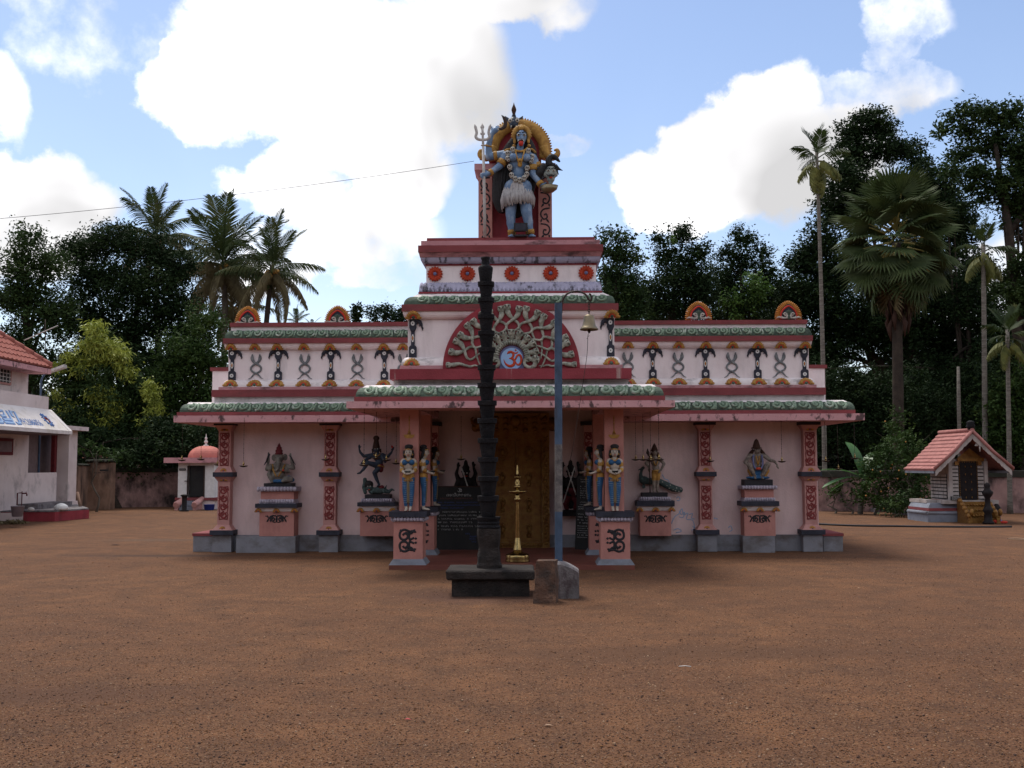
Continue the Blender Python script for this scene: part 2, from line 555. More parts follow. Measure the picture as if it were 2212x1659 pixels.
def tthing(name, label, cat, xl, yl, zl, rotz=0.0, group=None, rot=None):
    """a thing placed in the temple's frame"""
    w = TM @ Vector((xl, yl, zl))
    o = thing(name, label, cat, w, TYAW + rotz, group)
    if rot is not None:
        o.rotation_euler = (rot[0], rot[1], rot[2] + TYAW)
    return o


def dup(root, loc=None, label=None, rotz=None):
    c = root.copy()
    C.objects.link(c)
    for ch in root.children:
        d = ch.copy()
        C.objects.link(d)
        d.parent = c
        for g in ch.children:
            e = g.copy()
            C.objects.link(e)
            e.parent = d
    if loc is not None:
        c.location = loc
    if rotz is not None:
        c.rotation_euler = (0, 0, rotz)
    if label:
        c['label'] = label
    return c


# ------------------------------------------------------------------ clay sculptor: overlapping forms -> one continuous skin
def sdist(p, prims):
    best = np.full(len(p), 1e9)
    idx = np.zeros(len(p), int)
    for pr in prims:
        if pr[0] == 'c':
            a, b = np.array(pr[1], float), np.array(pr[2], float)
            ab = b - a
            L = max(ab @ ab, 1e-12)
            t = np.clip(((p - a) @ ab) / L, 0, 1)
            d = np.linalg.norm(p - (a + t[:, None] * ab), axis=1) - (pr[3] + (pr[4] - pr[3]) * t)
            mi = pr[5]
        else:
            q = p - np.array(pr[1], float)
            if len(pr) > 4 and pr[4] is not None:
                rm = np.array(Euler(pr[4]).to_matrix())
                q = q @ rm
            r = np.array(pr[2], float)
            k0 = np.linalg.norm(q / r, axis=1)
            k1 = np.linalg.norm(q / (r * r), axis=1) + 1e-9
            d = k0 * (k0 - 1) / k1
            mi = pr[3]
        w = d < best
        best[w] = d[w]
        idx[w] = mi
    return idx


def sculpt(name, prims, mats, parent=None, voxel=0.012, smooth=2, **kw):
    b = MB()
    for pr in prims:
        if pr[0] == 'c':
            a, c2, r1, r2 = Vector(pr[1]), Vector(pr[2]), pr[3], pr[4]
            b.ball(a, r1, 12, 8)
            if (a - c2).length > 1e-5:
                b.ball(c2, r2, 12, 8)
                b.tube([a, c2], [r1, r2], 12)
        else:
            rot = Euler(pr[4]).to_matrix() if len(pr) > 4 and pr[4] is not None else None
            b.ball(pr[1], pr[2], 14, 10, rot=rot)
    tmp = ob('tmp', b.mesh('tmp', []))
    rm = tmp.modifiers.new('r', 'REMESH')
    rm.mode = 'VOXEL'
    rm.voxel_size = voxel
    sm = tmp.modifiers.new('s', 'SMOOTH')
    sm.factor = 0.5
    sm.iterations = smooth
    dg = bpy.context.evaluated_depsgraph_get()
    me = bpy.data.meshes.new_from_object(tmp.evaluated_get(dg))
    old = tmp.data
    bpy.data.objects.remove(tmp)
    bpy.data.meshes.remove(old)
    n = len(me.polygons)
    cc = np.empty(n * 3)
    me.polygons.foreach_get('center', cc)
    idx = sdist(cc.reshape(-1, 3), prims)
    me.materials.clear()
    for q in mats:
        me.materials.append(M[q])
    me.polygons.foreach_set('material_index', idx.astype(np.int32))
    me.polygons.foreach_set('use_smooth', np.ones(n, bool))
    me.name = name
    me.update()
    return ob(name, me, parent, **kw)


def hand(w, d, side, s, mi, curl=0.35):
    """palm and five fingers from wrist w along direction d; side = thumb direction"""
    w, d, side = Vector(w), Vector(d).normalized(), Vector(side).normalized()
    nrm = d.cross(side).normalized()
    pr = [('c', w, w + d * 0.045 * s, .017 * s, .024 * s, mi)]
    for k, L in enumerate((.036, .042, .039, .030)):
        b = w + d * 0.05 * s + side * ((1.5 - k) * 0.012 * s)
        m1 = b + d * (L * .6 * s) - nrm * (curl * L * .4 * s)
        e = m1 + d * (L * .5 * s) - nrm * (curl * L * .9 * s)
        pr += [('c', b, m1, .0075 * s, .0068 * s, mi), ('c', m1, e, .0068 * s, .005 * s, mi)]
    tb = w + d * 0.018 * s + side * .015 * s
    pr.append(('c', tb, tb + d * .03 * s + side * .028 * s - nrm * .006 * s, .008 * s, .006 * s, mi))
    return pr
# ================================================================== GROUND
def gnoise(x, y):
    return noise.fractal(Vector((x * .35, y * .35, 3.3)), 1.0, 2.0, 4)


def ground_h(x, y):
    k = min(1.0, max(0.0, (y - 4) / 3)) if y < 15 else 1.0
    flat = 1.0 if (abs(x) < 2.4 and 15.8 < y) or (abs(x) < 6.4 and y > 18.3) else 0.0
    return 0.0 if flat else 0.006 * gnoise(x, y) * k


ge = bpy.data.materials.new('laterite_soil')
ge.use_nodes = True
n, l = ge.node_tree.nodes, ge.node_tree.links
b = n['Principled BSDF']
b.inputs['Roughness'].default_value = 0.95
b.inputs['Specular IOR Level'].default_value = 0.15
t = n.new('ShaderNodeTexCoord')


def gn(scale, det=5, rough=.6, vec=None):
    a = n.new('ShaderNodeTexNoise')
    a.inputs['Scale'].default_value = scale
    a.inputs['Detail'].default_value = det
    a.inputs['Roughness'].default_value = rough
    l.new(vec or t.outputs['Object'], a.inputs['Vector'])
    return a.outputs['Fac']


def gr(v, a, b_, c=0., d=1.):
    r = n.new('ShaderNodeMapRange')
    for k, x in (('From Min', a), ('From Max', b_), ('To Min', c), ('To Max', d)):
        r.inputs[k].default_value = x
    l.new(v, r.inputs['Value'])
    return r.outputs[0]


def gmix(f, a, b_):
    x = n.new('ShaderNodeMix')
    x.data_type = 'RGBA'
    for k, q in (('A', a), ('B', b_)):
        if isinstance(q, tuple):
            x.inputs[k].default_value = (*q, 1)
        else:
            l.new(q, x.inputs[k])
    l.new(f, x.inputs['Factor'])
    return x.outputs['Result']


col = gmix(gr(gn(.35, 6), .35, .65), (.172, .078, .036), (.112, .049, .025))
col = gmix(gr(gn(2.2, 5), .38, .7), col, (.078, .038, .022))
col = gmix(gr(gn(28, 4, .7), .5, .70), col, (.235, .13, .068))
col = gmix(gr(gn(60, 4, .75), .52, .60), col, (.035, .018, .014))
vo = n.new('ShaderNodeTexVoronoi')
vo.inputs['Scale'].default_value = 55
l.new(t.outputs['Object'], vo.inputs['Vector'])
col = gmix(gr(gn(14, 5, .75), .5, .66, 0, .55), col, (.075, .033, .02))
col = gmix(gr(vo.outputs['Distance'], .0, .5, .35, 0.), col, (.24, .135, .08))
def spot(cx, cy, rx, ry):
    mp = n.new('ShaderNodeMapping')
    mp.inputs['Location'].default_value = (-cx / rx, -cy / ry, 0)
    mp.inputs['Scale'].default_value = (1 / rx, 1 / ry, 1)
    l.new(t.outputs['Object'], mp.inputs[0])
    ln = n.new('ShaderNodeVectorMath')
    ln.operation = 'LENGTH'
    l.new(mp.outputs[0], ln.inputs[0])
    ad = n.new('ShaderNodeMath')
    ad.operation = 'MULTIPLY_ADD'
    l.new(gn(5, 5, .65), ad.inputs[0])
    ad.inputs[1].default_value = 1.3
    l.new(ln.outputs['Value'], ad.inputs[2])
    return gr(ad.outputs[0], 1.15, 2.0, .8, 0.)


# darker patches in the soil round the lamp column and elsewhere in the yard
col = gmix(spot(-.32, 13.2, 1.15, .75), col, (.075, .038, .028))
col = gmix(spot(-7.6, 23.0, 1.2, .35), col, (.10, .06, .04))
col = gmix(spot(5.1, 7.2, .9, .35), col, (.12, .065, .045))
col = gmix(gr(gn(.9, 6, .7), .52, .72, 0, .45), col, (.062, .031, .019))
col = gmix(spot(1.9, 9.2, 1.9, .35), col, (.09, .045, .026))
col = gmix(spot(-3.4, 7.6, 1.3, .3), col, (.085, .042, .026))
col = gmix(spot(-6.2, 19.0, 1.7, .22), col, (.055, .032, .024))
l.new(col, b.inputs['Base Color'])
bp = n.new('ShaderNodeBump')
bp.inputs['Strength'].default_value = 0.9
bp.inputs['Distance'].default_value = 0.012
l.new(gn(70, 5, .75), bp.inputs['Height'])
bp2 = n.new('ShaderNodeBump')
bp2.inputs['Strength'].default_value = 0.35
bp2.inputs['Distance'].default_value = 0.05
l.new(gn(9, 4, .6), bp2.inputs['Height'])
l.new(bp.outputs[0], bp2.inputs['Normal'])
l.new(bp2.outputs[0], b.inputs['Normal'])
M['soil'] = ge

g = MB()
xs = list(np.linspace(-16, 16, 129))
ys = list(np.linspace(3, 38, 141))
xs = [-600, -200, -60, -30] + xs + [30, 60, 200, 600]
ys = [-600, -100, -10, 0] + ys + [45, 60, 100, 300, 900]
g.v = [(x, y, ground_h(x, y) if abs(x) <= 16 and 3 <= y <= 38 else 0.0) for y in ys for x in xs]
nx = len(xs)
g.f = [(j * nx + i, j * nx + i + 1, (j + 1) * nx + i + 1, (j + 1) * nx + i) for j in range(len(ys) - 1) for i in range(nx - 1)]
g.m = [0] * len(g.f)
g.s = [True] * len(g.f)
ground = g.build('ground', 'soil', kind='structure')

# loose gravel: one mass of small stones, denser in the picture's foreground
N = 80000
yy = 1.0 / rng.uniform(1 / 19.0, 1 / 5.0, N)
xx = rng.uniform(-.55, .55, N) * yy
sz = rng.uniform(.0022, .0062, N) * np.where(rng.random(N) < .05, 1.9, 1.0)
base = np.array([(1, 0, 0), (0, 1, 0), (-1, 0, 0), (0, -1, 0), (0, 0, .7), (0, 0, -.7)], float)
fc = np.array([(0, 1, 4), (1, 2, 4), (2, 3, 4), (3, 0, 4), (1, 0, 5), (2, 1, 5), (3, 2, 5), (0, 3, 5)])
jit = rng.uniform(.6, 1.35, (N, 6, 3))
ang = rng.uniform(0, 6.28, N)
vb = base[None] * jit * sz[:, None, None]
ca, sa = np.cos(ang)[:, None], np.sin(ang)[:, None]
vx = vb[:, :, 0] * ca - vb[:, :, 1] * sa + xx[:, None]
vy = vb[:, :, 0] * sa + vb[:, :, 1] * ca + yy[:, None]
gh = np.array([ground_h(a, b_) for a, b_ in zip(xx, yy)])
vz = vb[:, :, 2] + (gh + sz * .2)[:, None]


def np_mesh(name, V, Fc, mats, mi=None, smooth=False):
    me = bpy.data.meshes.new(name)
    k = Fc.shape[1]
    me.vertices.add(len(V))
    me.vertices.foreach_set('co', V.astype(np.float32).ravel())
    me.loops.add(Fc.size)
    me.loops.foreach_set('vertex_index', Fc.astype(np.int32).ravel())
    me.polygons.add(len(Fc))
    me.polygons.foreach_set('loop_start', np.arange(0, Fc.size, k, dtype=np.int32))
    for q in mats:
        me.materials.append(M[q])
    if mi is not None:
        me.polygons.foreach_set('material_index', mi.astype(np.int32))
    me.update(calc_edges=True)
    me.validate()
    if smooth:
        me.polygons.foreach_set('use_smooth', np.ones(len(Fc), bool))
    return me


M['peb1'] = mat('brown_pebble', (.19, .092, .042), .9, (.10, .048, .026), 3)
M['peb2'] = mat('pale_pebble', (.36, .24, .15), .9, (.28, .19, .14), 3)
M['peb3'] = mat('dark_pebble', (.06, .035, .03), .9, (.04, .025, .02), 3)
V = np.stack([vx, vy, vz], -1).reshape(-1, 3)
Fc = (fc[None] + (np.arange(N) * 6)[:, None, None]).reshape(-1, 3)
mi = np.repeat(rng.choice(3, N, p=[.52, .12, .36]), 8)
ob('gravel', np_mesh('gravel', V, Fc, ['peb1', 'peb2', 'peb3'], mi), kind='stuff', label='loose laterite gravel scattered over the brown yard')['category'] = 'gravel'

# ================================================================== TEMPLE
temple = thing('temple', 'pink single-storey temple with green scrolled eaves and a stepped central tower', 'temple', TO, TYAW)


def LV(uL, uR, v, yl, uz=None):
    uz = uz or (1600 if yl > -1 else 1106)
    return (T(uL, v, yl)[0], T(uR, v, yl)[0], yl, T(uz, v, yl)[1])


def band(name, lv, yb, mt, s=False, **kw):
    b_ = MB()
    b_.levels(sorted(lv, key=lambda q: q[3]), yb, 0, s)
    return b_.build(name, mt, temple, **kw)


def quarter(u0, v0, y0, u1, v1, y1, convex=True, n=6, w=None):
    """curved moulding from lower level (uL,uR) v0,y0 to upper level v1,y1"""
    out = []
    for i in range(n + 1):
        a = math.pi / 2 * i / n
        if convex:
            fz, fy = math.sin(a), 1 - math.cos(a)
        else:
            fz, fy = 1 - math.cos(a), math.sin(a)
        uL = u0[0] + (u1[0] - u0[0]) * fy
        uR = u0[1] + (u1[1] - u0[1]) * fy
        out.append(LV(uL, uR, v0 + (v1 - v0) * fz, y0 + (y1 - y0) * fy))
    return out


ZS = TZ(909, -.65, 1600)          # soffit of the wing eave
# --- wings
b = MB()
x0, x1 = TX(475, .2, 1100), TX(1768, .2, 1100)
b.box(x0, x1, .2, 6.5, 0, ZS + .02)
b.build('wall', 'pinkwall', temple)
b = MB()
zp = TZ(1155, .15, 1600)
xg1 = TX(743, -.17, 1170)
b.box(x0 - .02, x1 + .02, .14, 6.52, 0, zp)
b.build('wall_base', 'plinth', temple)
b = MB()
xa, xb = TX(563, -.2, 1170), xg1
b.box(TX(510, -.2, 1170), TX(638, -.2, 1170), -.2, .139, 0, zp - .004)
b.build('pedestal_plinth', 'plinth', temple)
MB().box(TX(1605, -.2, 1170), TX(1674, -.2, 1170), -.2, .139, 0, zp - .004).build('pedestal_plinth', 'plinth', temple)
XI0, XI1 = TX(868, -3.1, 1000), TX(1342, -3.1, 1000)      # the wing eaves stop against the porch


def halves(lv):
    return [[(q[0], XI0, q[2], q[3]) for q in lv], [(XI1, q[1], q[2], q[3]) for q in lv]]


for hv in halves([LV(375, 1868, 908.5, -.65), LV(375, 1868, 893.7, -.65)]):
    band('eave_slab', hv, 7.0, 'fascia')
for hv in halves([LV(382, 1848, 893.7, -.52), LV(382, 1848, 886, -.52)]):
    band('eave_band', hv, 6.9, 'red')
EAVE_W = quarter((388, 1847), 886, -.49, (404, 1830), 868.4, -.28)
EAVE_H = halves(EAVE_W)
for hv in EAVE_H:
    band('eave_moulding', hv, 6.8, 'green', s=False)
for hv in halves([LV(404, 1830, 868.4, -.28), LV(408, 1822, 865, -.18)]):
    band('eave_top', hv, 6.7, 'white')
MB().box(XI0 + .002, XI1 - .002, .2, 6.4, ZS + .021, ZS + .75).build('wall', 'pinkwall', temple)
band('parapet_base', [LV(463, 1781, 866, -.08), LV(463, 1781, 853, -.08)], 6.5, 'dirtywhite')
band('parapet_ledge', [LV(457, 1784, 853, -.15), LV(457, 1784, 837.6, -.15)], 6.6, 'red')
band('parapet_step', [LV(472, 1764, 837.6, -.13), LV(472, 1764, 831.5, -.13)], 1.0, 'topband')
band('parapet_torus', quarter((480, 1762), 831.5, -.11, (493, 1747), 816.7, .02), .9, 'white', s=False)
band('frieze_wall', [LV(493.5, 1747, 816.7, .02), LV(493.5, 1747, 751.7, .02)], .62, 'frieze')
band('cornice', quarter((493.5, 1747), 751.7, .02, (484, 1754), 736.3, -.12, convex=False), .66, 'frieze')
band('cornice_band', [LV(481.5, 1756, 736.3, -.16), LV(481.5, 1756, 725.3, -.16)], .7, 'red')
CORN_W = quarter((485, 1753), 725.3, -.13, (499, 1741), 708.8, -.01)
band('cornice_moulding', CORN_W, .66, 'green')
band('parapet_wall', [LV(499, 1741, 708.8, .0), LV(499, 1741, 700, .0)], .6, 'frieze')
band('parapet_top', [LV(496.6, 1744, 700, -.04), LV(496.6, 1744, 691.2, -.04)], .64, 'red')
b = MB()
zq = TZ(800, 1.4, 1700)
z9 = TZ(837, .1, 1700)
b.box(TX(472, 1.4, 820), TX(1770, 1.4, 820), 1.0, 6.4, z9 - .3, zq)
b.build('rear_parapet', 'frieze', temple)
b = MB()
b.box(TX(472, 1.4, 820) - .04, TX(1770, 1.4, 820) + .04, .97, 6.44, zq, zq + .07)
b.build('rear_parapet_top', 'red', temple)

# --- side corner benches at both ends
for (ua, ub, nm) in ((417, 459, 0), (1779, 1821, 1)):
    b = MB()
    xa, xb = TX(ua, .05, 1180), TX(ub, .05, 1180)
    zt = TZ(1152, .05, ua)
    b.box(xa, xb, .05, 1.4, 0, zt - .05)
    sb = b.build('corner_bench', 'plinth', temple)
    b = MB()
    b.box(xa - .015, xb + .015, .035, 1.42, zt - .05, zt)
    b.build('bench_top', 'red', sb)


# --- pilasters
def spiral(cx, cz, r0, r1, a0, turns, k=18):
    return [(cx + (r0 + (r1 - r0) * i / k) * math.cos(a0 + 2 * math.pi * turns * i / k),
             cz + (r0 + (r1 - r0) * i / k) * math.sin(a0 + 2 * math.pi * turns * i / k)) for i in range(k + 1)]


def stroke(b_, pts, r, y=0.0, n=6, fl=.4, taper=False, m=0):
    k = len(pts) - 1
    rad = [r * (1 - .75 * i / k) if taper else r for i in range(k + 1)] if isinstance(r, (int, float)) else r
    b_.tube([(x, y, z) for x, z in pts], rad, n, m, True, ((0, 1, 0), fl))


def leaf2(b_, x, z, a, L, w, y=0, m=0):
    stroke(b_, [(x + math.cos(a) * L * i / 4, z + math.sin(a) * L * i / 4) for i in range(5)], [w * .3, w, w * 1.1, w * .7, w * .1], y, m=m)


def pil_scroll():
    b_ = MB()
    W2, Hh = .082, .30
    for k in range(4):
        s = 1 if k % 2 else -1
        z = Hh - .075 - k * .15
        stroke(b_, spiral(s * .012, z, .066, .018, math.pi / 2, 1.35 * s), .0155)
        leaf2(b_, -s * .03, z - .03, math.pi * (.5 if s > 0 else .5) + s * .9, .09, .014)
        leaf2(b_, s * .055, z + .06, -math.pi / 2 - s * .5, .06, .012)
        leaf2(b_, -s * .07, z + .055, -math.pi / 2 + s * .35, .055, .012)
    for s in (-1, 1):
        stroke(b_, [(s * (.078 + .008 * math.sin(i * 2.2)), Hh - i * .6 / 14) for i in range(15)], .0085)
    stroke(b_, [(-.082, Hh), (0, Hh - .008), (.082, Hh)], .011)
    stroke(b_, [(-.082, -Hh), (0, -Hh + .008), (.082, -Hh)], .011)
    return b_.mesh('scroll_relief', 'maroon')


def boss_mesh(w, h, up=True):
    """small horseshoe arch ornament in ochre with a dark heart"""
    b_ = MB()
    pts = [(math.cos(math.pi * i / 12), math.sin(math.pi * i / 12)) for i in range(13)]
    b_.tube([(x * w * .36, 0, z * h * .66) for x, z in pts], [w * .13] * 13, 6, 0, True, ((0, 1, 0), .6))
    b_.tube([(x * w * .20, -.004, z * h * .42) for x, z in pts], [w * .07] * 13, 6, 1, True, ((0, 1, 0), .6))
    b_.ball((0, -.004, h * .18), (w * .12, .012, h * .26), 8, 5, 2)
    for s in (-1, 1):
        b_.tube([(s * w * .12, 0, h * .05), (s * w * .30, 0, h * .04), (s * w * .5, 0, h * .05), (s * w * .55, 0, h * .16)], [w * .05, w * .09, w * .07, w * .03], 6, 0, True, ((0, 1, 0), .6))
    for i in range(9):
        a = math.pi * (i + .5) / 9
        b_.ball((math.cos(a) * w * .45, 0, math.sin(a) * h * .84), (w * .07, .01, w * .07), 6, 4, 3)
    return b_.mesh('arch_boss', ['yellow', 'redor', 'dkgreen', 'orange'])


BOSS_S = boss_mesh(.13, .075)
PSCROLL = pil_scroll()
DZ = 19.65 / 2300


def pilaster(uc, right=False):
    k = -1 if right else 0
    vv = lambda q: TZ(q + k, 0, uc)
    x = TX(uc, 0, 1050)
    root = MB()
    hw = .113
    # shaft
    root.box(x - hw, x + hw, 0, .199, vv(1145), vv(919))
    o = root.build('pilaster', 'pillar', temple)

    def ring(name, w0, w1, va, vb, y0, y1, mt):
        b_ = MB()
        b_.levels([(x - w0, x + w0, y0, vv(va)), (x - w1, x + w1, y1, vv(vb))], .199)
        return b_.build(name, mt, o)
    ring('capital_slab', .185, .185, 919, 911, -.09, -.09, 'black')
    ring('capital_flare', .114, .172, 931, 919, -.004, -.07, 'pillar')
    ring('collar_lower', .172, .114, 1020, 1008, -.07, -.004, 'pillar')
    ring('collar_band', .185, .185, 1030, 1020, -.09, -.09, 'navy')
    ring('collar_upper', .114, .165, 1040, 1030, -.004, -.065, 'pillar')
    ring('foot_flare', .19, .114, 1145.5, 1134, -.085, -.004, 'pillar')
    ring('foot_slab', .215, .215, 1155, 1145, -.12, -.12, 'navy')
    ring('foot_block', .175, .175, 1192, 1155, -.07, -.07, 'plinth')
    for vc in (970.5, 1086.5):
        ob('scroll_relief', PSCROLL, o, loc=(x, -.004, vv(vc)))
    for vb_, yb_ in ((1019, -.055), (1144.5, -.06), (930, -.03), (1038, -.03)):
        ob('arch_boss', BOSS_S, o, loc=(x, yb_, vv(vb_)), rot=(R(-20), 0, 0))
    return o


for u_, r_ in ((483.6, 0), (712, 0), (1525, 1), (1751.5, 1)):
    pilaster(u_, r_)
for s_, u_ in ((1, 935), (-1, 1273)):          # slimmer pilasters seen in the porch shade
    x = TX(u_, .05, 950)
    b = MB()
    b.box(x - .1, x + .1, .03, .199, 0, ZS)
    o = b.build('pilaster', 'pillar', temple)
    b = MB()
    b.box(x - .16, x + .16, -.06, .199, TZ(919, 0), TZ(911, 0))
    b.build('capital_slab', 'black', o)
    ob('scroll_relief', PSCROLL, o, loc=(x, .026, TZ(970, 0)))


# --- pedestals for the wall statues
def ped_scroll():
    b_ = MB()
    for s in (-1, 1):
        stroke(b_, spiral(s * .07, .0, .052, .014, math.pi / 2, -1.3 * s), .0135)
        stroke(b_, [(s * .008, .06), (s * .03, .055), (s * .07, .062), (s * .115, .045), (s * .15, .0), (s * .17, -.045)], .0135)
        leaf2(b_, s * .15, .02, math.pi / 2 - s * .55, .062, .013)
        leaf2(b_, s * .15, .0, -math.pi / 2 + s * .5, .07, .013)
        leaf2(b_, s * .125, -.01, -math.pi / 2 - s * .3, .055, .012)
        leaf2(b_, s * .185, .045, math.pi / 2 - s * 1.2, .03, .010)
        stroke(b_, [(s * .006, .055), (s * .010, 0), (s * .006, -.055), (s * .035, -.06), (s * .07, -.055)], .010)
        leaf2(b_, s * .06, .02, -math.pi / 2 + s * .7, .05, .012)
    return b_.mesh('scroll_relief', 'black')


PEDS = ped_scroll()


def petals(b_, x0_, x1_, y, z0, z1, n_, dy=.0, m=0):
    w = (x1_ - x0_) / n_
    for i in range(n_):
        xm = x0_ + w * (i + .5)
        b_.ball((xm, y + dy, (z0 + z1) / 2), (w * .56, .03, (z1 - z0) * .56), 7, 5, m)


def pedestal(uc, hb, hs, vt, tall, side):
    """hb/hs: half width of body / slab in px; vt: dict of heights"""
    yf = -.17
    x = TX(uc, yf, 1100)
    px = (19.7 + yf) / 2300
    vv = lambda q: TZ(q, yf, uc)
    b_ = MB()
    b_.box(x - hb * px, x + hb * px, yf, .199, zp if not side else zp, vv(vt['cove']))
    o = b_.build('statue_pedestal', 'salmon', temple)

    def part(name, w0, w1, va, vb, e0, e1, mt, **k):
        c = MB()
        c.levels([(x - w0 * px, x + w0 * px, yf - e0, vv(va)), (x - w1 * px, x + w1 * px, yf - e1, vv(vb))], .199)
        return c.build(name, mt, o, **k)
    part('cove', hb + 1, hs - 2, vt['cove'], vt['slab0'], .01, .05, 'white')
    part('slab', hs, hs, vt['slab0'], vt['slab1'], .08, .08, 'navy')
    c = MB()
    petals(c, x - (hs - 7) * px, x + (hs - 7) * px, yf - .015, vv(vt['slab1']), vv(vt['lot']), 13)
    c.levels([(x - (hs - 6) * px, x + (hs - 6) * px, yf - .02, vv(vt['slab1'])), (x - (hs - 10) * px, x + (hs - 10) * px, yf + .02, vv(vt['lot']))], .199)
    c.build('lotus_moulding', 'lilacp', o)
    if tall:
        part('neck', hs - 9, hs - 9, vt['lot'], vt['neck'], -.02, -.02, 'salmon')
        c = MB()
        w_ = (hs - 2) * px
        c.tube([(x - w_, yf + .0, (vv(vt['neck']) + vv(vt['tor'])) / 2), (x + w_, yf + .0, (vv(vt['neck']) + vv(vt['tor'])) / 2)], (vv(vt['tor']) - vv(vt['neck'])) * .5, 10)
        petals(c, x - w_, x + w_, yf - .03, vv(vt['neck']), vv(vt['tor']), 12)
        c.box(x - w_, x + w_, yf, .199, vv(vt['neck']) + .004, vv(vt['tor']) - .004)
        c.build('lotus_moulding', 'lilacp', o)
        part('seat_block', 30, 30, vt['tor'], vt['seat'], -.03, -.03, 'black')
    else:
        part('seat_block', 27, 27, vt['lot'], vt['seat'], -.03, -.03, 'black')
    ob('scroll_relief', PEDS, o, loc=(x, yf - .003, vv(1121)))
    for s in (-1, 0, 1):
        ob('arch_boss', BOSS_S, o, loc=(x + s * (hs - 6) * px, yf - .045, vv(vt['cove'] + 1)))
    return x, yf, vv(vt['seat'])


V1 = dict(cove=1104.8, slab0=1096.8, slab1=1087.7, lot=1078.7, neck=1061.6, tor=1051.4, seat=1043.9)
V2 = dict(cove=1104, slab0=1093.4, slab1=1085, lot=1077, seat=1068.5)
V3 = dict(cove=1103, slab0=1093.5, slab1=1081.5, lot=1073.3, seat=1064.6)
V4 = dict(cove=1103, slab0=1093, slab1=1082.7, lot=1074.9, neck=1057.2, tor=1048.8, seat=1036)
PG = pedestal(598, 37.5, 45, V1, True, 0)
PN = pedestal(814, 36, 41, V2, False, 0)
PM = pedestal(1416, 33, 40, V3, False, 1)
PA = pedestal(1641, 33, 40, V4, True, 1)


# --- green scroll reliefs on the eaves
def scroll_relief(lv, pitch, name='scroll_relief'):
    """vine of spirals laid over a curved moulding given by its levels"""
    lv = sorted(lv, key=lambda q: q[3])

    def surf(s, t_):
        k = t_ * (len(lv) - 1)
        i = min(int(k), len(lv) - 2)
        f = k - i
        a, c = lv[i], lv[i + 1]
        y = a[2] + (c[2] - a[2]) * f - .006
        z = a[3] + (c[3] - a[3]) * f
        return (s, y, z)
    hgt = sum(math.hypot(lv[i + 1][2] - lv[i][2], lv[i + 1][3] - lv[i][3]) for i in range(len(lv) - 1))
    xa, xb = lv[-1][0] + .02, lv[-1][1] - .02
    n_ = max(2, int((xb - xa) / pitch))
    p_ = (xb - xa) / n_
    b_ = MB()
    for i in range(n_):
        cx = xa + p_ * (i + .5)
        s = 1 if i % 2 else -1
        r0 = .40
        sp = spiral(0, 0, 1.0, .16, -s * math.pi / 2, s * 1.45, 15)
        jx, jz = random.uniform(-.01, .01), random.uniform(-.03, .03)
        pts = [surf(cx + jx + x * p_ * .40, min(max(.5 + jz + z * r0, .03), .97)) for x, z in sp]
        rad = [hgt * .105 * (1 - .4 * j / 15) for j in range(16)]
        b_.tube(pts, rad, 5, 0, True)
        b_.ball(surf(cx, .5), (hgt * .10, hgt * .07, hgt * .10), 6, 4, 0)
        # stem to the neighbour and a leaf that fills the corner
        pts = [surf(cx + p_ * (.42 + .16 * j / 4) * 1.0, .5 - s * (.42 - .84 * j / 4)) for j in range(5)]
        if i < n_ - 1:
            b_.tube(pts, hgt * .07, 5, 0, True)
            b_.ball(surf(cx + p_ * .5, .86 if s > 0 else .14), (hgt * .13, hgt * .05, hgt * .09), 6, 4, 0)
            b_.ball(surf(cx + p_ * .40, .12 if s > 0 else .88), (hgt * .08, hgt * .05, hgt * .07), 6, 4, 0)
    return b_.build(name, 'greenscroll', temple)


for hv in EAVE_H:
    scroll_relief(hv, .235)
scroll_relief(CORN_W, .20)

# --- porch roof and central block
ZP = TZ(880.5, -3.8)
for nm_, lo_, hi_, mt_ in (('porch_slab', LV(748, 1458, 880.5, -3.8), LV(748, 1458, 865.7, -3.8), 'fascia'), ('porch_band', LV(765, 1437, 865.7, -3.69), LV(765, 1437, 855.8, -3.69), 'red')):
    # a U of slab round the raised ceiling between the pillars
    b = MB()
    xo0, xo1, yf0, za_, zb_ = lo_[0], lo_[1], lo_[2], lo_[3], hi_[3]
    xi0, xi1, yi = XI0 + .30, XI1 - .30, -2.9
    loop = [(xo0, yf0), (xo1, yf0), (xo1, -.1), (xi1, -.1), (xi1, yi), (xi0, yi), (xi0, -.1), (xo0, -.1)]
    b.rings([[(x_, y_, za_) for x_, y_ in loop], [(x_, y_, zb_) for x_, y_ in loop]])
    b.build(nm_, mt_, temple)
PORCH = quarter((768, 1434), 855.8, -3.67, (783, 1418), 836, -3.42)
band('porch_moulding', PORCH, -.1, 'green')
band('porch_top', [LV(783, 1418, 836, -3.42), LV(792, 1408, 831, -3.3)], -.1, 'white')
scroll_relief(PORCH, .215)
band('block_base', [LV(850, 1357, 832, -3.18), LV(850, 1357, 818.5, -3.18)], .1, 'dirtywhite')
band('block_ledge', [LV(842, 1364.6, 818.5, -3.36), LV(842, 1364.6, 796, -3.36)], .1, 'redstain')
band('block_step', [LV(864, 1345, 796, -3.24), LV(864, 1345, 788.6, -3.24)], .1, 'topband')
band('block_torus', quarter((866, 1342), 788.6, -3.21, (881, 1327), 771, -3.05), .1, 'white')
band('block_wall', [LV(881, 1327, 771, -3.05), LV(881, 1327, 689, -3.05)], .1, 'frieze')
band('block_cornice', quarter((881, 1327), 689, -3.05, (870, 1333), 670.5, -3.17, convex=False), .1, 'frieze')
band('block_band', [LV(867.5, 1336, 670.5, -3.2), LV(867.5, 1336, 656.2, -3.2)], .1, 'red')
BLOCK = quarter((872, 1328.5), 656.2, -3.17, (892, 1317), 639.5, -3.02)
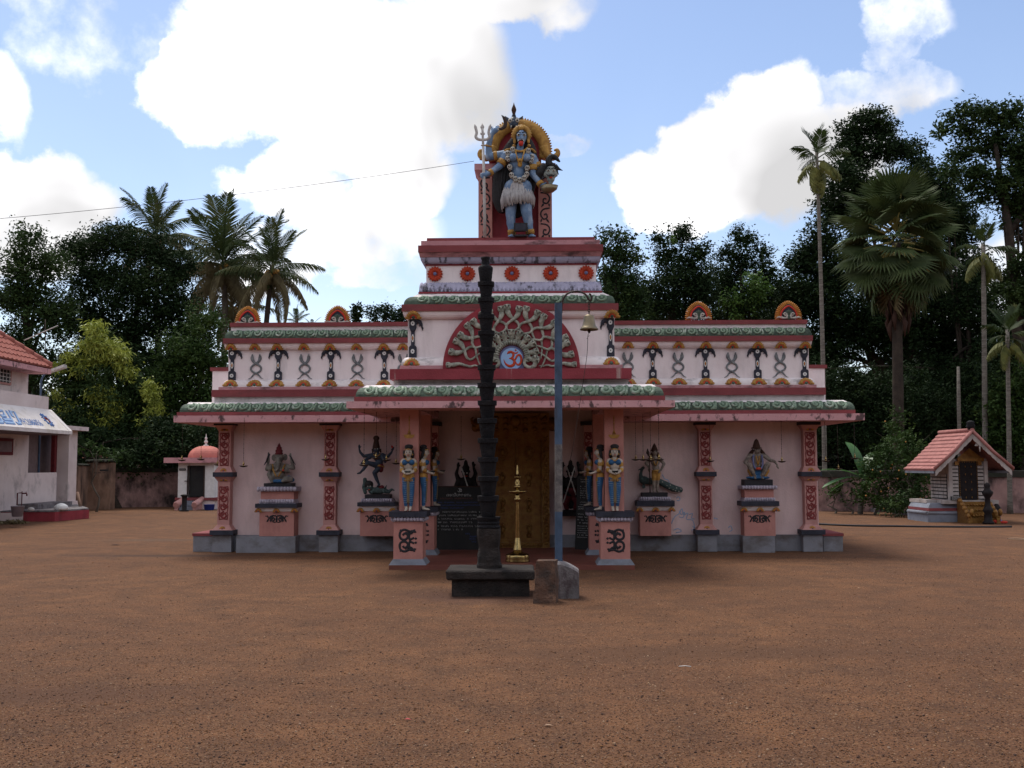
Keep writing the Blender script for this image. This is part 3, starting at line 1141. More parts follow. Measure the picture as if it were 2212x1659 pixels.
band('block_moulding', BLOCK, .1, 'green')
scroll_relief(BLOCK, .235)
band('block_roof', [LV(892, 1317, 639.5, -3.02), LV(905, 1302, 633, -2.9)], -.2, 'white')
band('tower_band', [LV(903.6, 1301, 633, -2.92), LV(903.6, 1301, 629.5, -2.92)], -.6, 'redflat')
TLO = quarter((905, 1300), 629.5, -2.9, (921, 1288), 609.6, -2.77)
band('tower_lotus', TLO, -.7, 'lilac')
band('tower_wall', [LV(920.7, 1287.7, 609.6, -2.75), LV(920.7, 1287.7, 572.5, -2.75)], -.8, 'frieze')
band('tower_line', [LV(919, 1289.5, 572.5, -2.77), LV(919, 1289.5, 570, -2.77)], -.8, 'redflat')
THI = quarter((919.5, 1289), 570, -2.76, (908, 1297), 554.3, -2.86, convex=False)
band('tower_cornice', THI, -.75, 'lilac')
band('tower_cove', [LV(907, 1298, 554.3, -2.87), LV(904, 1301, 543, -2.93)], -.7, 'topband')
band('tower_ledge', [LV(903, 1303, 543, -2.95), LV(903, 1303, 528.8, -2.95)], -.7, 'red')
band('tower_step', [LV(909.6, 1295.6, 528.8, -2.88), LV(909.6, 1295.6, 519, -2.88)], -.7, 'topband')
band('tower_top', [LV(922, 1285, 519, -2.8), LV(922, 1285, 513, -2.8)], -.8, 'red')
ZT = TZ(513, -2.8)
# lotus petals on the two lilac mouldings
for lvv, nm in ((TLO, 0), (THI, 1)):
    lvv = sorted(lvv, key=lambda q: q[3])
    bt, tp = lvv[0], lvv[-1]
    n_ = 44
    pm = MB()
    L_ = math.hypot(tp[2] - bt[2], tp[3] - bt[3])
    w_ = (bt[1] - bt[0]) / n_
    pm.ball((0, 0, 0), (w_ * .5, .014, L_ * .52), 8, 6)
    pme = pm.mesh('petal', 'lilac')
    for i in range(n_):
        xm = bt[0] + w_ * (i + .5)
        sgn = -1 if nm == 0 else 1
        ob('petal', pme, temple, loc=(xm, (bt[2] + tp[2]) / 2 + (-.028 if nm == 0 else .02), (bt[3] + tp[3]) / 2), rot=(-math.atan2(tp[2] - bt[2], tp[3] - bt[3]), 0, 0))

# red sunflower rosettes on the tower
rm = MB()
out = []
for i in range(32):
    r_ = .130 if i % 2 == 0 else .105
    a = 2 * math.pi * i / 32
    out.append((r_ * math.cos(a), r_ * math.sin(a)))
rm.extr(out, -.022, 0)
for i in range(16):
    a = 2 * math.pi * i / 16
    rm.tube([(.035 * math.cos(a), -.022, .035 * math.sin(a)), (.115 * math.cos(a), -.020, .115 * math.sin(a))], [.007, .013], 5)
rose = rm.mesh('rosette', 'redor')
cm = MB().lathe([(.03, 0), (.026, .018), (.001, .024)], 12)
cm.xf(Matrix.Rotation(R(90), 4, 'X'))
cme = cm.mesh('rosette_heart', 'purple')
for u_ in (940, 1010, 1106, 1189.5, 1266):
    o = ob('rosette', rose, temple, loc=(TX(u_, -2.75, 590), -2.752, TZ(591, -2.75)))
    ob('rosette_heart', cme, o, loc=(0, -.022, 0))


# --- frieze ornaments
Z3 = .1847 * 19.7 / 2300     # metres per pixel of the measuring zoom


def colm(sides, sc):
    b_ = MB()
    q = lambda pts: [((x - 790) * sc, (780 - y) * sc) for x, y in pts]
    b_.extr(q([(750, 712 - 32), (765, 712), (815, 712), (832, 680), (832, 600), (750, 600)]), -.035, .0)
    b_.extr(q([(770, 850), (812, 850), (812, 712), (770, 712)]), -.022, .0)
    b_.extr(q([(748, 960), (835, 960), (835, 865), (820, 850), (762, 850), (748, 865)]), -.035, .0)
    for s in sides:
        # elephant head with a hanging trunk
        p = [(828, 625), (850, 618), (874, 628), (890, 648), (896, 672), (903, 692), (898, 708)]
        if s < 0:
            p = [(1582 - x, y) for x, y in p]
        b_.tube([((x - 790) * sc, -.018, (780 - y) * sc) for x, y in p], [26 * sc, 24 * sc, 20 * sc, 15 * sc, 11 * sc, 8 * sc, 4 * sc], 8, 0, True, ((0, 1, 0), .7))
        p = [(868, 640), (872, 662), (862, 668)]
        if s < 0:
            p = [(1582 - x, y) for x, y in p]
        b_.tube([((x - 790) * sc, -.02, (780 - y) * sc) for x, y in p], [10 * sc, 6 * sc, 2 * sc], 6, 0)
        p = [(900, 676), (914, 684)]
        if s < 0:
            p = [(1582 - x, y) for x, y in p]
        b_.tube([((x - 790) * sc, -.02, (780 - y) * sc) for x, y in p], [5 * sc, 2 * sc], 5, 0)
    return b_.mesh('column_relief', 'navy')


def disc(r, th, n=16, petal=0):
    b_ = MB()
    out_ = [((r * (1 + (petal if i % 2 else 0))) * math.cos(2 * math.pi * i / n), (r * (1 + (petal if i % 2 else 0))) * math.sin(2 * math.pi * i / n)) for i in range(n)]
    b_.extr(out_, -th, 0)
    return b_


def roset(sc):
    b_ = disc(21 * sc, .008, 16, .12)
    b_.ball((0, -.008, 0), (7 * sc, .006, 7 * sc), 8, 4, 1)
    return b_.mesh('rosette', ['gwhite', 'navy'])


def lozen(sc):
    b_ = MB()
    b_.extr([(17 * sc * math.cos(a) * (1.0 if i % 2 else .86), 40 * sc * math.sin(a) * (1.0 if i % 2 else .86)) for i, a in enumerate([2 * math.pi * i / 16 for i in range(16)])], -.007, 0, 0)
    b_.ball((0, -.007, 0), (10 * sc, .006, 24 * sc), 10, 5, 1)
    b_.ball((0, -.013, 0), (4 * sc, .004, 7 * sc), 8, 4, 2)
    return b_.mesh('lozenge', ['gwhite', 'yellow', 'redp'])


def snake_pair(sc):
    ms = []
    for s in (1, -1):
        b_ = MB()
        p = [(487, 662), (486, 690), (500, 722), (530, 750), (572, 774), (592, 808), (574, 842), (530, 864), (497, 886), (470, 918), (440, 932)]
        r = [17, 21, 17, 13, 12, 11.5, 11, 10, 9, 6, 3]
        p = [(x if s > 0 else 1062 - x, y) for x, y in p]
        # rounded path
        P2, R2 = [], []
        for i in range(len(p) - 1):
            for k in range(3):
                f = k / 3
                a0, a1, a2, a3 = p[max(i - 1, 0)], p[i], p[i + 1], p[min(i + 2, len(p) - 1)]
                q = [.5 * ((2 * a1[c]) + (-a0[c] + a2[c]) * f + (2 * a0[c] - 5 * a1[c] + 4 * a2[c] - a3[c]) * f * f + (-a0[c] + 3 * a1[c] - 3 * a2[c] + a3[c]) * f ** 3) for c in (0, 1)]
                P2.append(q)
                R2.append(r[i] + (r[i + 1] - r[i]) * f)
        P2.append(p[-1])
        R2.append(r[-1])
        b_.tube([((x - 531) * sc, -.012 - (.012 if ((y < 770) == (s > 0)) else 0), (780 - y) * sc) for x, y in P2], [q * sc for q in R2], 8, 0, True, ((0, 1, 0), .55))
        hx = (487 - 531) * s
        b_.ball((hx * sc, -.026, (780 - 652) * sc), (11 * sc, 12 * sc, 16 * sc), 8, 6, 0)
        ms.append(b_.mesh('snake', 'snake2'))
    return ms


BOSS_T = boss_mesh(24 * DZ, 16 * DZ)
BOSS_B = boss_mesh(31 * DZ, 15.5 * DZ)
COLS = {k: colm(k, Z3) for k in ((1, -1), (1,), (-1,))}
ROS, LOZ, SNK = roset(Z3), lozen(Z3), snake_pair(Z3)


def relief(kind, u, yl, vmid, sides=(1, -1), bosses=True, vt_=754, vb_=836, sc=1.0, vro=None):
    x = TX(u, yl, vmid)
    z = T(u, vmid, yl)[1]
    if kind == 'col':
        o = ob('column_relief', COLS[sides], temple, loc=(x, yl - .001, z))
        for (dx, y_) in ((0, 640), (0, 905)):
            ob('rosette', ROS, o, loc=(0, -.036, (780 - y_) * Z3))
        ob('lozenge', LOZ, o, loc=(0, -.023, (780 - 782) * Z3))
    else:
        o = ob('snake_relief', SNK[0], temple, loc=(x, yl - .001, z))
        ob('snake', SNK[1], o)
    if sc != 1.0:
        o.scale = (sc, 1, sc)
    if bosses:
        ob('arch_boss', BOSS_T, temple, loc=(x, yl - .10, T(u, vt_, yl - .06)[1]), rot=(R(28), 0, 0))
        ob('arch_boss', BOSS_B, temple, loc=(x, yl - .135, T(u, vb_, yl - .1)[1]), rot=(R(-25), 0, 0))


for u_, sd_ in ((502, (1,)), (601.5, (1, -1)), (715, (1, -1)), (830.5, (1, -1)), (1409.6, (1, -1)), (1523.4, (1, -1)), (1635.7, (1, -1)), (1737, (-1,))):
    dv = 2.2 if u_ < 1000 else -1.6
    relief('col', u_, .02, 787 + dv, sd_, True, 753.5 + dv, 831 + dv)
for u_ in (553.6, 658.8, 772.3, 872, 1356, 1465, 1580.6, 1685):
    dv = 2.2 if u_ < 1000 else -1.6
    relief('snake', u_, .02, 789 + dv, bosses=True, vt_=753.5 + dv, vb_=831 + dv)
# taller columns on the central block
k_ = 2300 / (19.7 - 3.05)
for u_, sd_ in ((892, (1,)), (1318.5, (-1,))):
    x = TX(u_, -3.05, 730)
    sc_ = (772 - 689) / k_ / (360 * Z3)
    o = ob('column_relief', COLS[sd_], temple, loc=(x, -3.052, TZ(689, -3.05) - 180 * Z3 * sc_))
    o.scale = (sc_ * .82, 1, sc_)
    for y_ in (640, 905):
        ob('rosette', ROS, o, loc=(0, -.036, (780 - y_) * Z3))
    ob('lozenge', LOZ, o, loc=(0, -.023, 0))
    bt = boss_mesh(32 / k_, 19 / k_)
    ob('arch_boss', bt, temple, loc=(x + .02, -3.17, TZ(689, -3.05)), rot=(R(28), 0, 0))
    ob('arch_boss', bt, temple, loc=(x, -3.235, TZ(788, -3.2)), rot=(R(-25), 0, 0))


# --- crests on the parapet
def crest_parts():
    sc = .2202 * 19.7 / 2300
    n_ = 29
    arch = lambda t_, a, h: (a * math.cos(t_), h * (math.sin(t_) ** .85 if math.sin(t_) > 0 else 0) * (1 + .10 * math.exp(-((t_ - math.pi / 2) / .35) ** 2)))
    bk = MB()
    o1 = [arch(math.pi * (-.06 + 1.12 * i / 24), 78 * sc, 118 * sc) for i in range(25)]
    o1 = [(x, max(z, -8 * sc) + 22 * sc) for x, z in o1]
    bk.extr(o1[::-1], -.03, .05)
    back = bk.mesh('crest', 'navy')
    pm = MB()
    pm.ball((0, 0, 28 * sc), (9.5 * sc, .030, 30 * sc), 8, 6)
    pet = pm.mesh('petal', ['orange'])
    pl = []
    for i in range(n_):
        t_ = math.pi * (-.08 + 1.16 * i / (n_ - 1))
        x = 78 * sc * math.cos(t_)
        z = 22 * sc + 100 * sc * math.sin(t_) * (1 + .10 * math.exp(-((t_ - math.pi / 2) / .35) ** 2))
        pl.append((x, z, math.pi / 2 - t_))
    rb = MB()
    rb.tube([(x * 1.02, -.035, z) for x, z, a in pl], 9 * sc, 6, 0, True)
    rim = rb.mesh('rim', 'redp')
    fn = MB()
    for k in range(-3, 4):
        a = k * .42
        fn.tube([(0, -.035, 55 * sc), (math.sin(a) * 30 * sc, -.045, 55 * sc + math.cos(a) * 34 * sc), (math.sin(a) * 50 * sc, -.04, 55 * sc + math.cos(a) * 42 * sc - abs(k) * 6 * sc)], [5 * sc, 9 * sc, 3 * sc], 6)
    fn.box(-9 * sc, 9 * sc, -.05, 0, 0, 58 * sc)
    fan = fn.mesh('fan', 'dkgreen')
    sm_ = []
    for s in (1, -1):
        w = MB()
        stroke(w, spiral(s * 34 * sc, 45 * sc, 20 * sc, 5 * sc, math.pi / 2 * 0 if s > 0 else math.pi, 1.1 * s, 14), 8 * sc, -.05, fl=.8)
        w.tube([(s * 16 * sc, -.05, 40 * sc), (s * 20 * sc, -.05, 12 * sc), (s * 60 * sc, -.05, 10 * sc), (s * 100 * sc, -.04, 22 * sc), (s * 122 * sc, -.03, 12 * sc)], [8 * sc, 11 * sc, 12 * sc, 9 * sc, 4 * sc], 7)
        for k in range(4):
            w.tube([(s * (55 + 15 * k) * sc, -.04, 12 * sc), (s * (72 + 16 * k) * sc, -.04, (34 - 5 * k) * sc)], [7 * sc, 3 * sc], 5)
        sm_.append(w.mesh('scroll', 'bone'))
    return back, pet, pl, rim, fan, sm_


CR_ = crest_parts()
for u_, v_ in ((535.5, 701), (729.5, 699.5), (1509, 691), (1703, 690)):
    x, z = T(u_, v_, .2)
    o = ob('crest', CR_[0], temple, loc=(x, .2, z))
    for (px_, pz_, a_) in CR_[2]:
        ob('petal', CR_[1], o, loc=(px_, .0, pz_), rot=(0, a_, 0))
    ob('rim', CR_[3], o)
    ob('fan', CR_[4], o)
    for q in CR_[5]:
        ob('scroll', q, o)

# --- half-round panel of cobras
Kz = 16.4 / 2300
cxp, czp = TX(1104.5, -3.25, 800), TZ(796, -3.25)
rx_, rz_ = 149.2 * Kz, (796 - 647) * Kz
b = MB()
out = [(cxp + rx_ * math.cos(math.pi * i / 40), czp + rz_ * math.sin(math.pi * i / 40)) for i in range(41)]
b.extr(out, -3.27, -3.0)
panel = b.build('cobra_panel', 'redflat', temple)
YP = -3.27


def cobra(path, rad, hood):
    """path from hood to tail in metres (x, z); y alternates so that pairs cross"""
    P2, R2 = [], []
    for i in range(len(path) - 1):
        for k in range(4):
            f = k / 4
            a0, a1, a2, a3 = path[max(i - 1, 0)], path[i], path[i + 1], path[min(i + 2, len(path) - 1)]
            P2.append([.5 * ((2 * a1[c]) + (-a0[c] + a2[c]) * f + (2 * a0[c] - 5 * a1[c] + 4 * a2[c] - a3[c]) * f * f + (-a0[c] + 3 * a1[c] - 3 * a2[c] + a3[c]) * f ** 3) for c in (0, 1, 2)])
            R2.append(rad[i] + (rad[i + 1] - rad[i]) * f)
    P2.append(path[-1])
    R2.append(rad[-1])
    b_ = MB()
    b_.tube(P2, R2, 8, 0, True, ((0, 1, 0), .6))
    h = Vector(P2[0])
    d = (h - Vector(P2[3])).normalized()
    a = math.atan2(d.x, d.z)
    rot = Matrix.Rotation(a, 3, 'Y')
    s = rad[1]
    b_.ball(h - d * s * .15 + Vector((0, -s * .25, 0)), (s * 1.35, s * .5, s * 1.25), 10, 6, 0, rot=rot)
    b_.ball(h + d * s * .70 + Vector((0, -s * .45, 0)), (s * 1.30, s * .55, s * .30), 10, 6, 0, rot=rot)
    b_.ball(h + d * s * .45 + Vector((0, -s * .62, 0)), (s * 1.0, s * .25, s * .18), 8, 5, 1, rot=rot)
    b_.ball(h + d * s * .25 + Vector((0, -s * .85, 0)), (s * .42, s * .42, s * .62), 8, 6, 0, rot=rot)
    for q in (-1, 1):
        e = h + rot @ Vector((q * s * .55, -s * .72, s * .05))
        b_.ball(e, s * .16, 6, 4, 1)
    return b_.build('cobra', ['snake', 'black'], panel)


def pol(th, r, y=0):
    return (cxp + rx_ * r * math.cos(th), YP - .03 + y, czp + rz_ * r * math.sin(th))


for th in (18.5, 35, 52, 70, 88, 105, 123, 141, 159):
    t0 = R(th)
    for s in (1, -1):
        h_ = R(5.6) * s
        w = [(.90, 1.0), (.82, .85), (.74, .15), (.67, -.9), (.60, -1.0), (.53, .1), (.47, 1.1), (.43, 1.9)]
        rj = random.uniform(-.02, .015)
        path = [pol(t0 + h_ * k * (.9 / max(r, .5)), r + rj, (-.014 if (i % 4 < 2) == (s > 0) else .008)) for i, (r, k) in enumerate(w)]
        cobra(path, [.034, .044, .024, .020, .018, .015, .011, .004], 1)
for th in (3.2, 176.8):
    t0 = R(th)
    s = 1 if th < 90 else -1
    path = [pol(t0 + s * R(1.2) * k, r) for r, k in ((.92, 0), (.84, .3), (.76, 1.6), (.68, .6), (.60, -.6), (.53, 1.2), (.46, .2), (.40, 1.5))]
    cobra(path, [.03, .036, .024, .021, .018, .015, .011, .005], 1)
z2 = lambda x, y, dy=0: (TX((1060 + x / 3.16) / 1.273, YP, 780), YP + dy, TZ((640 + y / 3.16) / 1.273, YP))
for k in range(-5, 6):
    a = math.pi / 2 - k * .335
    cxx, cyy = 1097, 1085
    h_ = z2(cxx + 218 * math.cos(a), cyy - 218 * math.sin(a), -.05)
    e_ = z2(cxx + 150 * math.cos(a + .05), cyy - 150 * math.sin(a + .05), -.03)
    m_ = z2(cxx + 185 * math.cos(a), cyy - 185 * math.sin(a), -.04)
    cobra([h_, m_, e_, z2(cxx + 130 * math.cos(a), cyy - 130 * math.sin(a), -.02)], [.036, .044, .024, .016], 1)
for s in (-1, 1):
    c0 = 1097 + s * 150
    pth = [(c0 + s * 55, 1090), (c0 + s * 60, 1115), (c0 + s * 45, 1160), (c0 + s * 5, 1175), (c0 - s * 35, 1150), (c0 - s * 35, 1105), (c0 - s * 5, 1090), (c0 + s * 12, 1120)]
    cobra([z2(x, y, -.05) for x, y in pth], [.034, .040, .032, .028, .026, .024, .018, .008], 1)
b = MB()
ctr = [(1097 + 105 * math.cos(a), 1085 - 105 * math.sin(a)) for a in [math.pi * i / 24 for i in range(25)]]
ctr = [(1202, 1195)] + ctr + [(992, 1195)]
b.extr([(z2(x, y)[0], z2(x, y)[2]) for x, y in ctr], YP - .012, YP)
b.build('medallion_niche', 'purple', panel)
b = MB()
for i in range(25):
    a = -.25 + (math.pi + .5) * i / 24
    p0 = z2(1097 + 112 * math.cos(a), 1085 - 112 * math.sin(a), -.035)
    p1 = z2(1097 + 132 * math.cos(a), 1085 - 132 * math.sin(a), -.055)
    p2 = z2(1097 + 152 * math.cos(a), 1085 - 152 * math.sin(a), -.03)
    b.tube([p0, p1, p2], [.012, .020, .014], 6)
b.tube([z2(1097 + 156 * math.cos(a), 1085 - 156 * math.sin(a), -.03) for a in [-.25 + (math.pi + .5) * i / 24 for i in range(25)]], .014, 6)
b.build('ruffled_arch', 'snake', panel)
b = MB()
c0 = z2(1098, 1098)
rr = 97 / 3.16 / 1.273 * Kz
b.extr([(c0[0] + rr * math.cos(2 * math.pi * i / 32), c0[2] + rr * math.sin(2 * math.pi * i / 32)) for i in range(32)], YP - .03, YP - .012)
b.build('medallion', 'skyblue', panel)


def catmull(p, k=4):
    o = []
    for i in range(len(p) - 1):
        a0, a1, a2, a3 = p[max(i - 1, 0)], p[i], p[i + 1], p[min(i + 2, len(p) - 1)]
        for j in range(k):
            f = j / k
            o.append(tuple(.5 * ((2 * a1[c]) + (-a0[c] + a2[c]) * f + (2 * a0[c] - 5 * a1[c] + 4 * a2[c] - a3[c]) * f * f + (-a0[c] + 3 * a1[c] - 3 * a2[c] + a3[c]) * f ** 3) for c in range(len(a1))))
    o.append(tuple(p[-1]))
    return o


def om_sign(b_, cx, y, cz, sc, th=1.0):
    """the syllable sign, drawn in strokes around its centre (source px, centre 480,1265)"""
    q = lambda P_: [(cx + (x - 480) * sc, cz + (1265 - yy_) * sc, r * sc * th) for x, yy_, r in catmull(P_)]
    for st in ([(392, 1172, 6), (420, 1140, 24), (470, 1130, 25), (508, 1160, 24), (505, 1215, 23), (470, 1250, 18), (425, 1255, 6)],
               [(432, 1256, 8), (490, 1262, 22), (530, 1305, 27), (520, 1370, 28), (460, 1405, 28), (390, 1385, 22), (345, 1330, 12), (322, 1268, 3)],
               [(520, 1300, 10), (556, 1262, 18), (585, 1205, 20), (630, 1190, 22), (662, 1240, 24), (662, 1320, 24), (625, 1375, 22), (580, 1370, 16), (562, 1325, 4)],
               [(515, 1128, 3), (545, 1152, 13), (580, 1148, 13), (603, 1122, 3)]):
        pts = q(st)
        b_.tube([(a, y, c) for a, c, r in pts], [r for a, c, r in pts], 6, 0, True, ((0, 1, 0), .3))
    b_.ball((cx + (556 - 480) * sc, y, cz + (1265 - 1098) * sc), (17 * sc * th, 6 * sc, 19 * sc * th), 8, 5)


b = MB()
om_sign(b, c0[0], YP - .032, c0[2], rr / 215)
b.build('syllable_sign', 'redor', panel)

# --- platform and porch pillars
b = MB()
xl_, xr_ = TX(840, -3.35, 1222), TX(1371, -3.35, 1222)
b.box(xl_, xr_, -3.35, .2, 0, .07)
b.build('porch_floor', 'floor', temple)


def z6(x, y, yl):
    return T((960 + x / 3.457) / 1.273, (1120 + y / 3.457) / 1.273, yl)


def porch_scroll(s):
    """two facing C-scrolls with curled leaves, the shape of a broad letter B"""
    b_ = MB()
    k_ = 1 / 640.0
    for f in (1, -1):
        q = lambda pts: [(s * (x - 555) * k_ * -1 if False else -s * (x - 560) * -k_, f * (1268 - y) * k_) for x, y in pts]
        for pts, r in (([(520, 1172), (545, 1180), (590, 1162), (628, 1175), (642, 1205), (638, 1240), (612, 1258), (580, 1255), (562, 1230), (572, 1205), (598, 1200), (610, 1218)], .018),
                       ([(640, 1172), (632, 1160)], .010), ([(535, 1268), (550, 1240), (545, 1205), (520, 1195)], .018), ([(500, 1240), (520, 1250), (545, 1262)], .016)):
            stroke(b_, catmull(q(pts), 3), r)
        for x, y, a_, L_, w_ in ((520, 1200, 100, .06, .020), (505, 1178, 200, .045, .018), (495, 1250, 170, .04, .018), (548, 1215, 60, .06, .019), (585, 1180, 250, .04, .015), (490, 1160, -40, .06, .016)):
            p = q([(x, y)])[0]
            aa = math.radians(a_) if s > 0 else math.pi - math.radians(a_)
            leaf2(b_, p[0], p[1], aa * f, L_, w_)
    return b_.mesh('scroll_relief', 'black')


def lamp_paint():
    b_ = MB()
    b_.tube([(0, 0, .34), (0, 0, .05)], .006, 6, 0, True, ((0, 1, 0), .4))
    for z_ in (.30, .26, .22):
        b_.ball((0, 0, z_), (.012, .006, .012), 8, 5)
    b_.extr([(-.088, .045), (-.075, .012), (-.045, -.012), (.045, -.012), (.075, .012), (.088, .045)], -.008, 0)
    b_.tube([(-.02, -.002, .045), (-.010, -.002, .09), (0, -.002, .13), (.010, -.002, .09), (.02, -.002, .045)], .008, 5, 0, True, ((0, 1, 0), .5))
    return b_.mesh('lamp_relief', 'yellow')


LAMPR = lamp_paint()


def porch_pillar(xc, yf, s, hidden=False):
    k = 16.5 / 2300
    hw = .147
    ztop = ZP
    v0 = -3.2
    zz = lambda v: TZ(v, v0, 884 if s < 0 else 1328)
    b_ = MB()
    b_.box(xc - hw, xc + hw, yf, yf + .3, zz(1104), ztop + .01)
    o = b_.build('porch_pillar', 'salmon', temple)
    yc = yf + .15

    def sq(name, w0, w1, va, vb, mt):
        c = MB()
        c.rings([[(xc - w, yc - w, z), (xc + w, yc - w, z), (xc + w, yc + w, z), (xc - w, yc + w, z)] for w, z in ((w0, zz(va)), (w1, zz(vb)))])
        return c.build(name, mt, o)
    sq('pedestal', .225, .225, 1208, 1126, 'salmon')
    sq('pedestal_foot', .29, .232, 1219.5, 1207, 'grey')
    sq('pedestal_slab', .29, .29, 1116, 1104.5, 'navy')
    c = MB()
    for i in range(9):
        for a in range(4):
            rt = Matrix.Rotation(a * math.pi / 2, 4, 'Z')
            p = Vector((-.225 + .05 * (i + .5), -.247, 0))
            p = rt @ p
            c.ball((xc + p.x, yc + p.y, (zz(1126) + zz(1116)) / 2), (.03, .03, (zz(1116) - zz(1126)) * .52), 7, 5)
    c.box(xc - .24, xc + .24, yc - .24, yc + .24, zz(1126), zz(1116))
    c.build('lotus_moulding', 'lilacp', o)
    ob('scroll_relief', porch_scroll(s), o, loc=(xc, yc - .227, (zz(1208) + zz(1126)) / 2))
    if not hidden:
        ob('lamp_relief', LAMPR, o, loc=(xc, yf - .003, zz(945)))
    return xc, yc, zz(1104.5)


PL1 = porch_pillar(TX(883.6, -3.2, 1000), -3.2, -1)
PR1 = porch_pillar(TX(1327, -3.2, 1000), -3.2, 1)
PL2 = porch_pillar(TX(911, -1.4, 1000), -1.4, -1, True)
PR2 = porch_pillar(TX(1300, -1.4, 1000), -1.4, 1, True)


# --- golden double door
def z3(x, y, yl=.12):
    return T((1180 + x / 3.317) / 1.273, (1180 + y / 3.317) / 1.273, yl)


zb = .072
dx0, _ = z3(480, 600)
dx1, _ = z3(1098, 600)
lx0, lx1 = z3(548, 600)[0], z3(1030, 600)[0]
ztd = z3(700, 95)[1]
b = MB()
b.box(dx0, lx0, .02, .199, zb, ztd + .12)
b.box(lx1, dx1, .02, .199, zb, ztd + .12)
b.box(lx0, lx1, .02, .199, ztd, ztd + .12)
b.box(lx0, lx1, .02, .199, zb, zb + .10)
door = b.build('door', 'gold', temple)
xm = (lx0 + lx1) / 2
b = MB()
for s in (-1, 1):
    for i in range(30):
        z_ = zb + .08 + (ztd - zb) * i / 30
        xx_ = (dx0 + lx0) / 2 if s < 0 else (dx1 + lx1) / 2
        b.ball((xx_ + .03 * math.sin(i * 1.7), .015, z_), (.035, .02, .035), 7, 5)
        b.ball((xx_ - .03 * math.sin(i * 1.7), .02, z_ + .03), (.018, .018, .022), 6, 4)
for i in range(34):
    b.ball((lx0 + (lx1 - lx0) * (i + .5) / 34, .015, zb + .05 + .012 * math.sin(i * 2.1)), (.018, .015, .03), 6, 4)
b.build('frame_carving', 'gold', door)
for s in (-1, 1):
    a0, a1 = (lx0 + .004, xm - .004) if s < 0 else (xm + .004, lx1 - .004)
    b = MB()
    b.box(a0, a1, .09, .14, zb + .1, ztd)
    leafo = b.build('door_leaf', 'gold', door)
    n_ = 4
    hz_ = (ztd - zb - .1) / n_
    for r_ in range(n_):
        z0_, z1_ = zb + .1 + hz_ * r_ + .03, zb + .1 + hz_ * (r_ + 1) - .03
        b = MB()
        w_ = .018
        q0, q1 = a0 + .03, a1 - .03
        b.box(q0, q1, .078, .0895, z0_, z0_ + w_)
        b.box(q0, q1, .078, .0895, z1_ - w_, z1_)
        b.box(q0, q0 + w_, .078, .0895, z0_ + w_, z1_ - w_)
        b.box(q1 - w_, q1, .078, .0895, z0_ + w_, z1_ - w_)
        xc_ = (q0 + q1) / 2
        zc_ = (z0_ + z1_) / 2
        if r_ == 3:
            b.tube([(xc_ + .09 * math.cos(a), .085, zc_ + .10 * math.sin(a)) for a in [2 * math.pi * i / 16 for i in range(17)]], .014, 6)
            b.ball((xc_, .088, zc_), (.045, .03, .07), 8, 6)
            b.tube([(xc_ - .06, .085, z0_ + .07), (xc_, .082, z0_ + .055), (xc_ + .06, .085, z0_ + .07)], .014, 6)
        else:
            b.ball((xc_, .088, zc_ + .07), (.028, .03, .032), 8, 6)
            b.tube([(xc_, .085, zc_ + .05), (xc_ + .012, .08, zc_ - .02), (xc_ - .01, .085, zc_ - .10)], [.03, .036, .014], 8, 0, True)
            for q in (-1, 1):
                b.tube([(xc_, .085, zc_ + .03), (xc_ + q * .06, .085, zc_ + .01), (xc_ + q * .05, .085, zc_ + .07)], .011, 6)
                b.tube([(xc_, .085, zc_ - .06), (xc_ + q * .045, .085, zc_ - .09), (xc_ + q * .02, .085, zc_ - .14)], .013, 6)
            b.ball((xc_, .085, zc_ - .15), (.05, .02, .012), 8, 5)
        for cxx in (q0, q1):
            for czz in (z0_, z1_):
                b.ball((cxx, .078, czz), .012, 6, 4)
        b.build('door_panel', 'gold', leafo)
# carved lintel with beasts rearing at both ends
b = MB()
zl0, zl1 = ztd + .12, ZP + .10
xla, xlb = z3(345, 60)[0], z3(1160, 60)[0]
b.box(dx0, dx1, .0, .199, zl0, zl1)
for i in range(7):
    for j in range(3):
        b.ball((dx0 + (dx1 - dx0) * (i + .5) / 7, -.005, zl0 + .05 + (zl1 - zl0 - .06) * j / 3 + .02 * (i % 2)), (.055, .035, .04), 8, 6)
xm_ = (dx0 + dx1) / 2
b.ball((xm_, -.03, (zl0 + zl1) / 2 + .03), (.10, .05, .11), 10, 7)
for s, xe in ((-1, dx0), (1, dx1)):
    xo = xe + s * .06
    zc_ = zl0 + .16
    b.ball((xo, .06, zc_), (.12, .09, .13), 10, 8)
    b.ball((xo + s * .05, .04, zc_ - .06), (.08, .07, .08), 9, 7)
    b.tube([(xo + s * .05, .02, zc_), (xo + s * .11, .0, zc_ + .03), (xo + s * .13, .0, zc_ + .10), (xo + s * .09, .0, zc_ + .13)], [.04, .03, .022, .012], 8)
    b.tube([(xe - s * .05, -.01, zl0 + .30), (xe - s * .15, -.02, zl0 + .22), (xe - s * .22, -.01, zl0 + .30), (xe - s * .16, -.02, zl0 + .36)], [.03, .03, .025, .012], 8)
b.build('door_lintel', 'gold', door)

# --- niche behind the tall statue
YN = -2.35


def z1(x, y, yl=-2.6):
    return T((1100 + x / 3.456) / 1.273, (260 + y / 3.456) / 1.273, yl)


